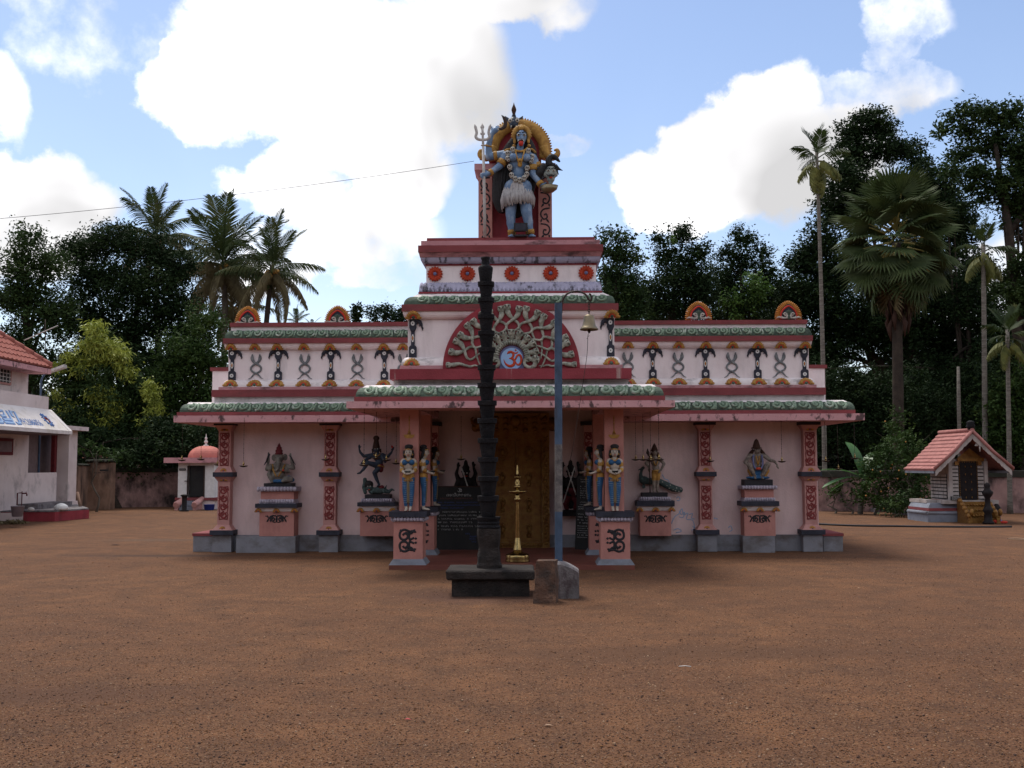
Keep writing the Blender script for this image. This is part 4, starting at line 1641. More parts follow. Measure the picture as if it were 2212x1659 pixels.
K1 = (19.7 - 2.6) / 2300 * .2273
b = MB()
xa_, xb_ = z1(875, 900, YN)[0], z1(1315, 900, YN)[0]
zsp = z1(0, 560, YN)[1]
cxa = z1(1130, 560, YN)[0]
ra, rza = 225 * K1, 235 * K1
b.box(xa_ - .05, xb_ + .05, YN + .02, YN + .22, ZT, zsp)
b.extr([(cxa + ra * math.cos(math.pi * i / 20), zsp + rza * math.sin(math.pi * i / 20)) for i in range(21)], YN + .02, YN + .22)
niche = b.build('niche', 'redflat', temple)
for (a_, c_) in ((745, 875), (1315, 1443)):
    q0, q1 = z1(a_, 900, YN - .1)[0], z1(c_, 900, YN - .1)[0]
    b = MB()
    ztp = z1(0, 790, YN - .1)[1]
    b.box(q0, q1, YN - .1, YN + .3, ZT, ztp)
    p_ = b.build('niche_pillar', 'salmon', niche)
    b = MB()
    for k in range(4):
        s = 1 if k % 2 else -1
        xc_ = (q0 + q1) / 2
        zz_ = ztp - .14 - k * (ztp - ZT - .05) / 4
        stroke(b, catmull([(xc_ - s * .075, zz_ + .13), (xc_ + s * .03, zz_ + .11), (xc_ + s * .075, zz_ + .03), (xc_ + s * .03, zz_ - .05), (xc_ - s * .03, zz_ - .03), (xc_ - s * .02, zz_ + .03), (xc_ + s * .02, zz_ + .02)], 3), .013, YN - .103)
        leaf2(b, xc_ - s * .02, zz_ - .05, -math.pi / 2 - s * .6, .08, .015, YN - .103)
        leaf2(b, xc_ + s * .06, zz_ - .05, -math.pi / 2 + s * .2, .06, .013, YN - .103)
    b.build('scroll_relief', 'black', p_)
    b = MB()
    hw_ = (q1 - q0) / 2
    xc_ = (q0 + q1) / 2
    zq0, zq1, zq2 = z1(0, 800, YN - .1)[1], z1(0, 740, YN - .1)[1], z1(0, 676, YN - .1)[1]
    b.levels([(xc_ - hw_ * .9, xc_ + hw_ * .9, YN - .08, zq0), (xc_ - hw_ * 1.45, xc_ + hw_ * 1.45, YN - .17, zq1), (xc_ - hw_ * 1.55, xc_ + hw_ * 1.55, YN - .18, zq1 + .01), (xc_ - hw_ * 1.55, xc_ + hw_ * 1.55, YN - .18, zq2)], YN + .35)
    b.build('capital', 'topband', p_)
# ochre arch with a toothed rim
b = MB()
ap = []
for i in range(33):
    a = math.pi * (-.10 + 1.20 * i / 32)
    ap.append((cxa + (ra + .055) * math.cos(a), YN - .06, zsp + (rza + .055) * math.sin(a)))
b.tube(ap, .098, 8, 0, True, ((0, 1, 0), .8))
arch = b.build('arch', 'yellow', niche)
tm = MB().ball((0, 0, .012), (.017, .035, .036), 6, 5)
tme = tm.mesh('tooth', 'yellow')
for i in range(46):
    a = math.pi * (-.08 + 1.16 * i / 45)
    ob('tooth', tme, arch, loc=(cxa + (ra + .13) * math.cos(a), YN - .06, zsp + (rza + .13) * math.sin(a)), rot=(0, math.pi / 2 - a, 0))
b = MB()
for i in range(12):
    a = math.pi * (.02 + .96 * i / 11)
    b.ball((cxa + (ra + .055) * math.cos(a), YN - .125, zsp + (rza + .055) * math.sin(a)), (.018, .012, .018), 6, 4)
b.build('arch_studs', 'dkgreen', arch)
for s in (-1, 1):      # curled beast ends
    xe = cxa + s * (ra + .06)
    b = MB()
    z_ = zsp - .10
    b.tube(catmull([(xe - s * .02, YN - .1, z_ + .16), (xe + s * .02, YN - .12, z_ + .02), (xe + s * .12, YN - .12, z_ - .03), (xe + s * .20, YN - .12, z_ + .03), (xe + s * .19, YN - .12, z_ + .10), (xe + s * .14, YN - .12, z_ + .09)], 4), [.08, .08, .075, .07, .068, .065, .06, .058, .056, .055, .052, .05, .046, .042, .038, .034, .03, .026, .022, .018, .014], 8)
    for k in range(5):
        b.tube([(xe + s * (.03 + .035 * k), YN - .13, z_ - .05), (xe + s * (.05 + .04 * k), YN - .13, z_ - .10 + .01 * k)], [.02, .005], 6)
    b.build('beast_end', 'yellow', arch)
# guardian face and plume on top of the arch
fx, fz = z1(1082, 262, YN - .1)
px = K1
fc_ = sculpt('crest_face', [('e', (fx, YN - .08, fz), (62 * px, .10, 52 * px), 0), ('e', (fx, YN - .15, fz - 40 * px), (45 * px, .07, 30 * px), 0),
                            ('c', (fx - 50 * px, YN - .08, fz + 20 * px), (fx - 88 * px, YN - .08, fz + 62 * px), 24 * px, 7 * px, 0),
                            ('c', (fx + 50 * px, YN - .08, fz + 20 * px), (fx + 88 * px, YN - .08, fz + 62 * px), 24 * px, 7 * px, 0),
                            ('c', (fx, YN - .08, fz + 30 * px), (fx, YN - .08, fz + 70 * px), 30 * px, 20 * px, 0),
                            ('e', (fx, YN - .19, fz - 18 * px), (16 * px, .04, 16 * px), 0)], ['blueskin'], niche, voxel=.012)
b = MB()
for s in (-1, 1):
    b.ball((fx + s * 34 * px, YN - .17, fz + 2 * px), (22 * px, .02, 22 * px), 10, 6, 0)
    b.ball((fx + s * 34 * px, YN - .19, fz + 2 * px), (9 * px, .01, 9 * px), 8, 5, 1)
    b.tube([(fx + s * 22 * px, YN - .19, fz - 52 * px), (fx + s * 30 * px, YN - .2, fz - 84 * px)], [8 * px, 2 * px], 6, 0)
b.build('eye', ['bone', 'black'], fc_)
b = MB()
zt_ = fz + 62 * px
b.lathe([(22 * px, 0), (14 * px, 22 * px), (20 * px, 45 * px), (25 * px, 62 * px), (20 * px, 85 * px), (8 * px, 112 * px), (.001, 140 * px)], 12, (fx, YN - .08, zt_))
b.build('plume', 'wood', fc_)

# dirt patch painted blue by children near the right pilaster: flaking blue scrawls on the wall
b = MB()


def z8(x, y, yl=.2):
    return T((1720 + x / 3.253) / 1.273, (1120 + y / 3.253) / 1.273, yl)


for st in ([(410, 1040), (440, 980), (480, 950), (505, 905), (520, 960), (560, 945), (545, 1000), (600, 1010), (620, 1080)],
           [(455, 815), (470, 800), (488, 815), (478, 835), (458, 832)], [(480, 925), (500, 960), (530, 935), (515, 985), (480, 980)],
           [(570, 960), (600, 950), (590, 990), (620, 1000)], [(430, 1100), (470, 1085), (500, 1110), (450, 1120)], [(590, 1100), (615, 1085), (600, 1060)],
           [(330, 600), (350, 640), (380, 650), (400, 690)], [(920, 1080), (940, 1060), (955, 1095), (930, 1110)], [(790, 990), (825, 1000)]):
    pts = [z8(x, y) for x, y in st]
    stroke(b, catmull([(p[0], p[1]) for p in pts], 3), .008, .199, fl=.2)
b.build('paint_scrawl', 'ltblue', temple)
# ================================================================== STATUES
def zoomframe(ox, oy, k, yl, x0, y0, persp=None):
    """maps zoomed-photo pixels to metres relative to the statue's foot point (x0, y0) at depth yl in the temple frame"""
    sc = (19.7 + yl) / 2300 / (k * 1.273)
    u0, v0 = (ox + x0 / k) / 1.273, (oy + y0 / k) / 1.273
    bx, bz = T(u0, v0, yl)

    def f(x, y, d=0.0):
        return ((x - x0) * sc, d, (y0 - y) * sc)
    return f, sc, bx, bz


def conv(pr, f, sc):
    o = []
    for p in pr:
        if p[0] == 'c':
            o.append(('c', f(*p[1]), f(*p[2]), p[3] * sc, p[4] * sc, p[5]))
        elif p[0] == 'e':
            r = p[2]
            o.append(('e', f(*p[1]), (r[0] * sc, r[1] * sc, r[2] * sc), p[3]) + ((p[4],) if len(p) > 4 else ()))
        else:
            o.append(p)
    return o


def chain(pts, rs, m):
    return [('c', pts[i], pts[i + 1], rs[i], rs[i + 1], m) for i in range(len(pts) - 1)]


# ---------------------------------------------------------------- the tall blue figure on the tower
f, sc, bx, bz = zoomframe(1100, 260, 3.456, -2.68, 1120, 1352)
bz = ZT + .002
goddess = tthing('goddess_statue', 'tall blue four-armed goddess statue with her red tongue out, standing on the temple tower', 'statue', bx, -2.68, bz)
D = lambda v: v * sc
pr = []
pr += [('e', (1158, 360, D(-30)), (50, 50, 68), 0), ('e', (1156, 425, D(-40)), (32, 34, 30), 0), ('c', (1150, 430, 0), (1135, 500, 0), 34, 40, 0),
       ('e', (1160, 388, D(-82)), (10, 14, 20), 0), ('e', (1156, 345, D(-74)), (34, 10, 7), 0)]
pr += [('e', (1130, 590, 0), (98, 62, 110), 0), ('c', (1050, 530, 0), (1215, 530, 0), 46, 46, 0), ('e', (1128, 700, 0), (66, 52, 80), 0), ('e', (1122, 810, 0), (98, 66, 70), 0)]
pr += [('e', (1082, 570, D(-62)), (44, 42, 42), 0), ('e', (1205, 575, D(-62)), (44, 42, 42), 0)]
# legs
pr += chain([(1065, 850, 0), (1050, 1110, D(-10)), (1062, 1290, 0)], [78, 50, 33], 0)
pr += chain([(1180, 850, 0), (1205, 1100, D(-28)), (1238, 1290, D(-4))], [80, 54, 33], 0)
pr += [('e', (1052, 1190, D(14)), (44, 44, 60), 0), ('e', (1222, 1190, D(12)), (46, 46, 60), 0)]
for x_, dx_ in ((1062, -6), (1240, 24)):
    pr += [('c', (x_, 1300, 0), (x_, 1325, D(6)), 32, 28, 0), ('c', (x_, 1330, 0), (x_ + dx_, 1338, D(-78)), 26, 16, 0)]
    for k in range(5):
        pr += [('c', (x_ + dx_ + (k - 2) * 11, 1340, D(-74)), (x_ + dx_ + (k - 2) * 13, 1345, D(-98 + abs(k - 1.5) * 5)), 8, 7, 0)]
# arms: lower left holds the trident, upper left the sickle, lower right the bowl, upper right the severed head
armLL = [(1010, 535, 0), (945, 640, D(-10)), (850, 722, D(-60))]
armUL = [(1005, 515, D(20)), (842, 535, D(30)), (836, 430, D(20)), (868, 322, D(0))]
armLR = [(1262, 560, 0), (1268, 720, D(-10)), (1345, 838, D(-55))]
armUR = [(1268, 555, D(20)), (1325, 660, D(25)), (1345, 745, D(10)), (1395, 700, D(-10))]
pr += chain(armLL, [45, 36, 24], 0) + chain(armUL, [44, 38, 30, 22], 0) + chain(armLR, [45, 37, 24], 0) + chain(armUR[:2], [42, 34], 0) + chain(armUR[1:], [34, 26, 20], 0)
prims = conv(pr, f, sc)
HS = 2.0
prims += hand(f(850, 722, D(-60)), Vector(f(800, 745, D(-75))) - Vector(f(850, 722, D(-60))), (0, 0, 1), HS, 0, .7)
prims += hand(f(868, 322, 0), Vector(f(905, 280, 0)) - Vector(f(868, 322, 0)), (-.6, 0, .6), HS, 0, .7)
prims += hand(f(1345, 838, D(-55)), Vector(f(1400, 880, D(-80))) - Vector(f(1345, 838, D(-55))), (0, -.7, .5), HS, 0, .3)
prims += hand(f(1395, 700, D(-10)), (.5, -.3, .8), (-.6, -.5, .3), HS, 0, .7)
body = sculpt('body', prims, ['bluebody'], goddess, voxel=.0115)
# face
b = MB()
for s in (-1, 1):
    ex = 1158 + s * 26
    b.ball(f(ex, 352, D(-70)), (20 * sc, 10 * sc, 15 * sc), 10, 6, 0)
    b.ball(f(ex, 352, D(-80)), (8 * sc, 4 * sc, 8 * sc), 8, 5, 1)
    b.tube([f(1158 + s * 6, 334, D(-76)), f(1158 + s * 26, 322, D(-74)), f(1158 + s * 48, 326, D(-60))], 5 * sc, 5, 1)
b.build_pieces('eye_paint', ['bone', 'black'], goddess)
b = MB()
b.ball(f(1154, 412, D(-60)), (30 * sc, 18 * sc, 14 * sc), 10, 6, 1)
b.tube([f(1154, 414, D(-72)), f(1154, 435, D(-82)), f(1153, 462, D(-76))], [18 * sc, 24 * sc, 15 * sc], 8, 0, True, ((0, 1, 0), .35))
for s in (-1, 1):
    b.tube([f(1154 + s * 24, 404, D(-76)), f(1154 + s * 30, 424, D(-80))], [6 * sc, 2 * sc], 6, 2)
for k in range(5):
    b.ball(f(1134 + k * 10, 402, D(-76)), (5 * sc, 4 * sc, 5 * sc), 6, 4, 2)
b.build('tongue', ['redp', 'black', 'bone'], goddess)
# hair falling behind, down to the knees
b = MB()
hp = catmull([(1150, 330, D(30)), (1060, 440, D(40)), (985, 600, D(50)), (950, 800, D(55)), (950, 980, D(55)), (990, 1085, D(50))], 4)
b.tube([f(*p) for p in hp], [D(v) for v in np.interp(range(len(hp)), [0, 5, 10, 15, 19, 20], [50, 65, 78, 78, 50, 15])], 10, 0, True, ((0, 1, 0), .55))
hp = catmull([(1160, 330, D(30)), (1230, 440, D(40)), (1262, 600, D(50)), (1262, 780, D(55)), (1250, 920, D(50))], 4)
b.tube([f(*p) for p in hp], [D(v) for v in np.interp(range(len(hp)), [0, 5, 10, 16], [50, 60, 50, 15])], 10, 0, True, ((0, 1, 0), .55))
hp = catmull([(1110, 600, D(60)), (1105, 850, D(60)), (1110, 1080, D(55)), (1115, 1135, D(55))], 4)
b.tube([f(*p) for p in hp], [D(v) for v in np.interp(range(len(hp)), [0, 6, 12], [100, 110, 20])], 10, 0, True, ((0, 1, 0), .35))
for k in range(12):
    b.tube([f(980 + k * 24, 600 + (k % 3) * 40, D(10)), f(955 + k * 26, 850, D(12)), f(975 + k * 24, 1040 + (k % 4) * 22, D(20))], [D(8), D(11), D(3)], 5)
b.build('hair', 'hair', goddess)
# crown of hair ornaments and ears
b = MB()
cr = [(1158 + 74 * math.cos(a), 345 - 82 * math.sin(a), D(-10)) for a in [math.pi * (-.18 + 1.36 * i / 16) for i in range(17)]]
b.tube([f(*p) for p in cr], [D(v) for v in np.interp(range(17), [0, 8, 16], [14, 34, 14])], 8)
for i in range(2, 15):
    p = cr[i]
    b.ball(f(1158 + (p[0] - 1158) * 1.25, 345 + (p[1] - 345) * 1.25, p[2]), (D(11), D(12), D(11)), 6, 5)
b.ball(f(1158, 275, D(-30)), (D(30), D(26), D(26)), 9, 6)
for s in (-1, 1):
    b.ball(f(1158 + s * 66, 400, D(-20)), (D(15), D(15), D(26)), 8, 6)
    b.ball(f(1158 + s * 72, 445, D(-20)), (D(19), D(17), D(17)), 8, 6)
b.build('headdress', 'yellow', goddess)
# jewellery
b = MB()


def cuff(b_, p0, p1, t0, t1, r, m=0):
    a, c = Vector(f(*p0)), Vector(f(*p1))
    q0, q1 = a.lerp(c, t0), a.lerp(c, t1)
    b_.tube([q0, q0.lerp(q1, .02), q0.lerp(q1, .98), q1], [D(r) * .9, D(r), D(r), D(r) * .9], 12, m, True)


cuff(b, armLL[0], armLL[1], .45, .85, 47)
cuff(b, armLL[1], armLL[2], .78, 1.02, 33)
cuff(b, armUL[0], armUL[1], .5, .72, 46)
cuff(b, armUL[2], armUL[3], -.1, .05, 36)
cuff(b, armLR[0], armLR[1], .45, .8, 47)
cuff(b, armLR[1], armLR[2], .78, 1.04, 36)
cuff(b, armUR[0], armUR[1], .5, .9, 44)
for p0, p1, r in (((1050, 1110, D(-10)), (1062, 1290, 0), 42), ((1205, 1100, D(-28)), (1238, 1290, D(-4)), 44)):
    cuff(b, p0, p1, .86, 1.08, r)
cuff(b, (1062, 1300, 0), (1062, 1330, 0), 0, .8, 38)
cuff(b, (1240, 1300, 0), (1240, 1330, 0), 0, .5, 38)
b.tube([f(*p) for p in catmull([(1070, 470, D(-30)), (1100, 500, D(-58)), (1145, 512, D(-62)), (1190, 500, D(-58)), (1215, 470, D(-30))], 3)], D(11), 6)
for s in (-1, 1):
    b.tube([f(*p) for p in catmull([(1143 + s * 42, 505, D(-60)), (1143 + s * 34, 560, D(-84)), (1143 + s * 14, 620, D(-80)), (1143, 650, D(-68))], 3)], D(9), 6)
b.ball(f(1143, 640, D(-68)), (D(24), D(12), D(26)), 8, 6)
b.ball(f(1143, 600, D(-78)), (D(28), D(10), D(16)), 8, 6)
for s, x_ in ((-1, 1010), (1, 1265)):
    b.tube([f(*p) for p in catmull([(x_ - s * 40, 470, D(0)), (x_, 480, D(-10)), (x_ + s * 30, 510, D(0))], 3)], D(12), 6)
b.build_pieces('ornament', 'yellow', goddess)
# grey skirt of hanging strands
b = MB()
rs = []
NS = 40
for i, (yv, wx, wy, cx_) in enumerate(((790, 88, 62, 1124), (830, 120, 80, 1118), (900, 142, 92, 1116), (980, 150, 96, 1118), (1035, 152, 98, 1120))):
    ring = []
    for j in range(NS):
        a = 2 * math.pi * j / NS
        w = 1 + (.045 if j % 2 else -.03) * (i > 0)
        dy = 0
        if i == 4:
            dy = 22 * math.sin(a * 1.0 + .6) + (16 if j % 2 else -8) - (math.cos(a) * 28)
        p = f(cx_ + wx * w * math.cos(a), yv + dy, D(wy) * w * math.sin(a))
        ring.append(p)
    rs.append(ring)
b.rings(rs[::-1], 0, True, False, True)
for j in range(58):
    a = 2 * math.pi * j / 58
    p0 = (1118 + 140 * math.cos(a), 890 + 10 * math.sin(j * 3.3), D(92) * math.sin(a))
    yb_ = 1045 + 20 * math.sin(a + .6) - 28 * math.cos(a) + 14 * math.sin(j * 2.7)
    p1 = (1120 + 158 * math.cos(a), (890 + yb_) / 2, D(103) * math.sin(a))
    p2 = (1121 + 156 * math.cos(a + .05), yb_, D(102) * math.sin(a + .05))
    b.tube([f(*p0), f(*p1), f(*p2)], [D(5), D(12), D(6)], 5)
b.build('skirt', 'skirt', goddess)
# garland of small skulls
sk = MB()
sk.ball((0, 0, .004), (D(25), D(22), D(27)), 10, 8, 0)
sk.ball((0, D(-6), D(-22)), (D(17), D(16), D(13)), 8, 6, 0)
for s in (-1, 1):
    sk.ball((s * D(9), D(-20), D(3)), (D(7), D(5), D(7)), 6, 5, 1)
sk.ball((0, D(-23), D(-10)), (D(3), D(3), D(5)), 5, 4, 1)
sk.ball((0, D(-20), D(-25)), (D(11), D(4), D(3)), 6, 4, 1)
skm = sk.mesh('skull', ['bone', 'black'])
for (x, y, d) in ((1075, 492, -58), (1025, 525, -45), (1028, 580, -60), (1045, 665, -62), (1062, 745, -66), (1098, 785, -74), (1140, 798, -76), (1182, 778, -74), (1208, 738, -62), (1212, 675, -58), (1252, 598, -52), (1258, 560, -45), (1222, 505, -52)):
    ob('skull', skm, goddess, loc=f(x, y, D(d)), rot=(0, R((x - 1130) * .12), 0))
b = MB()
b.tube([f(x, y, D(d + 18)) for x, y, d in catmull([(1075, 470, -40), (1025, 525, -45), (1020, 590, -55), (1045, 665, -60), (1062, 745, -64), (1140, 800, -74), (1208, 738, -62), (1212, 675, -56), (1255, 590, -50), (1222, 490, -40)], 3)], D(7), 6)
b.build('garland_cord', 'wood', goddess)

# things she holds
TRK = (19.7 - 2.8) / 2300 * .2273


def held(name, label, cat, x, y, d):
    p = Vector((bx, -2.68, bz)) + Vector(f(x, y, d))
    return tthing(name, label, cat, p.x, p.y, p.z), (lambda X, Yy, dd=0: (D(X - x), dd, D(y - Yy)))


tri, q = held('trident', 'tall silver trident held upright in front of the tower niche', 'trident', 806, 1352, D(-82))
b = MB()
b.tube([q(806, 1352), q(802, 1000), q(797, 740), q(790, 460)], [D(16), D(14), D(14), D(13)], 8)
b.build('shaft', 'silver', tri)
b = MB()
b.ball(q(790, 455), (D(24), D(20), D(9)), 10, 6)
b.tube([q(790, 460), q(787, 400), q(785, 330), q(782, 290)], [D(13), D(11), D(12), D(12)], 8)
b.tube([q(782, 300), q(781, 275), q(781, 235)], [D(11), D(20), D(1)], 6, 0, True, ((0, 1, 0), .4))
b.tube([q(768, 352), q(762, 335), q(785, 350), q(806, 338), q(802, 352)], [D(3), D(9), D(12), D(9), D(3)], 6)
for s in (-1, 1):
    b.tube([q(*p) for p in catmull([(785, 400), (785 + s * 40, 396), (785 + s * 66, 372), (785 + s * 58, 330), (785 + s * 66, 290), (785 + s * 78, 245)], 3)],
           [D(v) for v in np.interp(range(16), [0, 5, 9, 13, 15], [14, 15, 13, 14, 2])], 8, 0, True, ((0, 1, 0), .6))
    b.tube([q(785 + s * 60, 335), q(785 + s * 44, 345)], [D(7), D(2)], 5)
b.build('prongs', 'silver', tri)

sic, q = held('sickle', 'curved dark sickle blade raised by the upper arm beside the crest face', 'sickle', 905, 285, D(-5))
b = MB()
b.tube([q(885, 305), q(915, 280), q(940, 275)], D(10), 7)
sh = sic
b.build('handle', 'bone', sic)
b = MB()
pts = catmull([(925, 272), (965, 268), (995, 245), (1002, 205), (990, 165), (963, 132)], 4)
b.tube([q(*p) for p in pts], [D(v) for v in np.interp(range(len(pts)), [0, 8, 16, 20], [12, 20, 16, 1])], 8, 0, True, ((0, 1, 0), .3))
b.build('blade', 'iron', sic)

hd, q = held('severed_head', 'grey moustached demon head hanging from the raised right-hand arm, with horned dark hair', 'head', 1438, 790, D(-40))
HP = [('e', q(1440, 720), (D(58), D(52), D(72)), 0), ('e', q(1440, 780), (D(38), D(38), D(36)), 0), ('e', q(1442, 738, D(-56)), (D(13), D(14), D(18)), 0),
      ('e', q(1382, 735), (D(14), D(14), D(26)), 0), ('e', q(1496, 735), (D(12), D(14), D(24)), 0), ('c', q(1440, 800), q(1436, 835), D(26), D(16), 0)]
sculpt('face', HP, ['idolgrey'], hd, voxel=.010)
b = MB()
b.ball(q(1440, 648, D(12)), (D(54), D(44), D(34)), 10, 7)
b.tube([q(*p) for p in catmull([(1435, 650), (1420, 600), (1445, 560), (1485, 570), (1515, 600), (1530, 612)], 3)], [D(v) for v in np.interp(range(16), [0, 8, 15], [36, 26, 4])], 9)
b.tube([q(*p) for p in catmull([(1480, 650), (1515, 680), (1555, 697)], 3)], [D(24), D(22), D(18), D(14), D(9), D(5), D(2)], 8)
b.tube([q(*p) for p in catmull([(1490, 680), (1500, 710), (1517, 738)], 3)], [D(20), D(18), D(15), D(12), D(8), D(4), D(2)], 8)
b.tube([q(*p, D(10)) for p in catmull([(1390, 640), (1350, 690), (1330, 740), (1345, 780)], 3)], [D(v) for v in np.interp(range(10), [0, 5, 9], [36, 44, 8])], 9)
b.build('hair', 'hair', hd)
b = MB()
for s in (-1, 1):
    b.ball(q(1440 + s * 24, 708, D(-46)), (D(17), D(9), D(10)), 8, 5, 0)
    b.ball(q(1440 + s * 24, 708, D(-54)), (D(6), D(4), D(6)), 6, 4, 1)
    b.tube([q(1440 + s * 6, 690, D(-54)), q(1440 + s * 26, 682, D(-52)), q(1440 + s * 46, 694, D(-40))], D(5), 5, 1)
    b.tube([q(1440 + s * 2, 758, D(-58)), q(1440 + s * 24, 762, D(-56)), q(1440 + s * 44, 744, D(-44))], [D(8), D(8), D(2)], 6, 1)
b.ball(q(1440, 776, D(-44)), (D(17), D(10), D(8)), 8, 5, 2)
b.build_pieces('face_paint', ['bone', 'black', 'redp'], hd)

bw, q = held('offering_bowl', 'brown curved bowl held out under the severed head', 'bowl', 1420, 890, D(-90))
b = MB()
ring = lambda z, rx, ry, cx_: [(D(cx_) + D(rx) * math.cos(2 * math.pi * j / 20), D(ry) * math.sin(2 * math.pi * j / 20), D(z)) for j in range(20)]
b.rings([ring(-42, 14, 14, -10), ring(-34, 45, 34, -8), ring(-5, 76, 50, 0), ring(34, 84, 56, 5), ring(34, 74, 48, 5), ring(4, 62, 40, 0), ring(-16, 20, 14, -5)], 0, True)
b.build('bowl', 'brassold', bw)

# floodlight at her feet
w = Vector((bx, -2.68, bz)) + Vector(f(1150, 1352, D(-110)))
fl = tthing('floodlight', 'black square floodlight between the blue statue\'s feet on the tower', 'lamp', w.x, w.y, bz)
b = MB()
b.box(-.09, .09, -.03, .05, .085, .20)
b.box(-.11, .11, -.05, -.031, .075, .21)
b.build('housing', 'black', fl)
b = MB().box(-.085, .085, -.056, -.0515, .095, .19)
b.build('glass', 'navy', fl)
b = MB()
b.box(-.10, .10, -.02, .10, 0, .03)
b.box(-.115, -.105, -.01, .02, .03, .15)
b.box(.105, .115, -.01, .02, .03, .15)
b.build('bracket', 'black', fl)

# ---------------------------------------------------------------- lamp-bearing women
f, sc, _, _ = zoomframe(960, 1120, 3.457, -3.3, 560, 985)
D = lambda v: v * sc
CXW = 560
mir = lambda p: (2 * CXW - p[0],) + tuple(p[1:])
woman = thing('woman_statue', 'tmp', 'statue')
pr = [('e', (560, 428, D(-50)), (35, 38, 46), 0), ('c', (560, 455, D(-44)), (560, 500, D(-38)), 18, 24, 0), ('e', (560, 432, D(-88)), (6, 8, 12), 0),
      ('c', (515, 508, D(-36)), (605, 508, D(-36)), 26, 26, 0), ('e', (560, 545, D(-36)), (52, 34, 50), 0), ('e', (560, 605, D(-36)), (38, 28, 40), 0)]
pr += [('e', (528, 520, D(-66)), (27, 25, 26), 1), ('e', (592, 520, D(-66)), (27, 25, 26), 1), ('c', (528, 520, D(-60)), (592, 520, D(-60)), 13, 13, 1)]
pr += [('e', (560, 655, D(-36)), (60, 42, 42), 2), ('e', (560, 630, D(-38)), (52, 36, 16), 2)]
for s in (0, 1):
    g_ = mir if s else (lambda p: p)
    for a, c, r0, r1, m_ in (((505, 512, D(-36)), (492, 590, D(-40)), 23, 18, 0), ((492, 590, D(-40)), (534, 622, D(-96)), 18, 12, 0),
                             ((532, 670, D(-36)), (526, 790, D(-44)), 32, 24, 1), ((526, 790, D(-44)), (536, 925, D(-38)), 24, 17, 1),
                             ((536, 925, D(-38)), (541, 955, D(-36)), 14, 15, 0), ((541, 962, D(-36)), (540, 972, D(-84)), 15, 10, 0)):
        pr.append(('c', g_(a), g_(c), r0, r1, m_))
    pr.append(('c', g_((505, 535, D(-36))), g_((503, 548, D(-36))), 27, 27, 2))
    pr.append(('c', g_((496, 595, D(-48))), g_((500, 600, D(-56))), 22, 20, 2))
    for k in range(4):
        pr.append(('c', g_((533 + k * 5, 972, D(-84))), g_((531 + k * 6, 975, D(-98))), 5, 4, 0))
pr += [('c', (560, 690, D(-66)), (560, 900, D(-56)), 12, 12, 3)]
prims = conv(pr, f, sc)
for s in (1, -1):
    w0 = f(CXW - s * 28, 622, D(-96))
    prims += hand(w0, (s * .55, -.75, -.05), (s * .3, .2, .9), 1.0, 0, .25)
sculpt('body', prims, ['cream', 'bluecloth', 'yellow', 'brassold'], woman, voxel=.0085)
b = MB()
b.ball(f(560, 400, D(-40)), (D(38), D(40), D(26)), 12, 7)
b.ball(f(562, 372, D(-34)), (D(42), D(36), D(24)), 12, 7)
b.tube([f(*p) for p in ((524, 410, D(-40)), (520, 450, D(-30)), (528, 500, D(-16)))], [D(16), D(17), D(8)], 7)
b.tube([f(*p) for p in ((596, 410, D(-40)), (600, 450, D(-30)), (592, 500, D(-16)))], [D(16), D(17), D(8)], 7)
b.build('hair', 'hair', woman)
b = MB()
for s in (-1, 1):
    b.ball(f(560 + s * 13, 424, D(-84)), (D(8), D(4), D(4)), 7, 5, 0)
    b.tube([f(560 + s * 5, 412, D(-85)), f(560 + s * 15, 408, D(-84)), f(560 + s * 24, 413, D(-78))], D(2), 4, 0)
b.ball(f(560, 452, D(-84)), (D(8), D(4), D(4)), 7, 5, 1)
b.ball(f(560, 402, D(-86)), (D(3), D(3), D(4)), 6, 4, 1)
b.build_pieces('face_paint', ['black', 'redp'], woman)
b = MB()
b.tube([f(*p) for p in ((526, 402, D(-58)), (560, 394, D(-82)), (594, 402, D(-58)))], D(6), 6)
b.tube([f(*p) for p in catmull([(530, 482, D(-50)), (545, 500, D(-72)), (560, 508, D(-78)), (575, 500, D(-72)), (590, 482, D(-50))], 2)], D(6), 6)
for s in (-1, 1):
    b.ball(f(560 + s * 38, 446, D(-50)), (D(8), D(8), D(9)), 7, 5)
    b.tube([f(560 + s * 52, 500, D(-20)), f(560 + s * 74, 520, D(-12)), f(560 + s * 78, 560, D(-10))], [D(8), D(10), D(4)], 6)
for k in range(9):
    a = math.pi * k / 8
    b.ball(f(560 - 52 * math.cos(a), 690, D(-36) - D(40) * math.sin(a)), (D(7), D(6), D(14)), 6, 5)
b.build_pieces('ornament', 'yellow', woman)
b = MB()
for s in (-1, 1):
    for k in range(11):
        t_ = k / 10
        b.tube([f(560 + s * (33 - 8 * t_) + 26 * (1 - .3 * t_) * math.cos(a), 700 + 20 * k + 4 * math.sin(a), D(-42) - D(26) * (1 - .3 * t_) * math.sin(a)) for a in [math.pi * (0.05 + .9 * i / 6) for i in range(7)]], D(3.2), 4)
b.build('cloth_folds', 'bluebody', woman)
b = MB().lathe([(D(8), D(-12)), (D(24), D(-4)), (D(32), D(10)), (D(26), D(10)), (D(14), 0), (.001, D(-2))], 14, f(560, 612, D(-122)))
bowl_m = b.mesh('oil_bowl', 'black')
WN = [('the front face of the left porch pillar', PL1, 0, (0, -.15)), ('the inner face of the left front pillar', PL1, 1, (.15, 0)),
      ('the inner face of the left rear pillar', PL2, 1, (.15, 0)), ('the front face of the right porch pillar', PR1, 0, (0, -.15)),
      ('the inner face of the right front pillar', PR1, -1, (-.15, 0)), ('the inner face of the right rear pillar', PR2, -1, (-.15, 0))]
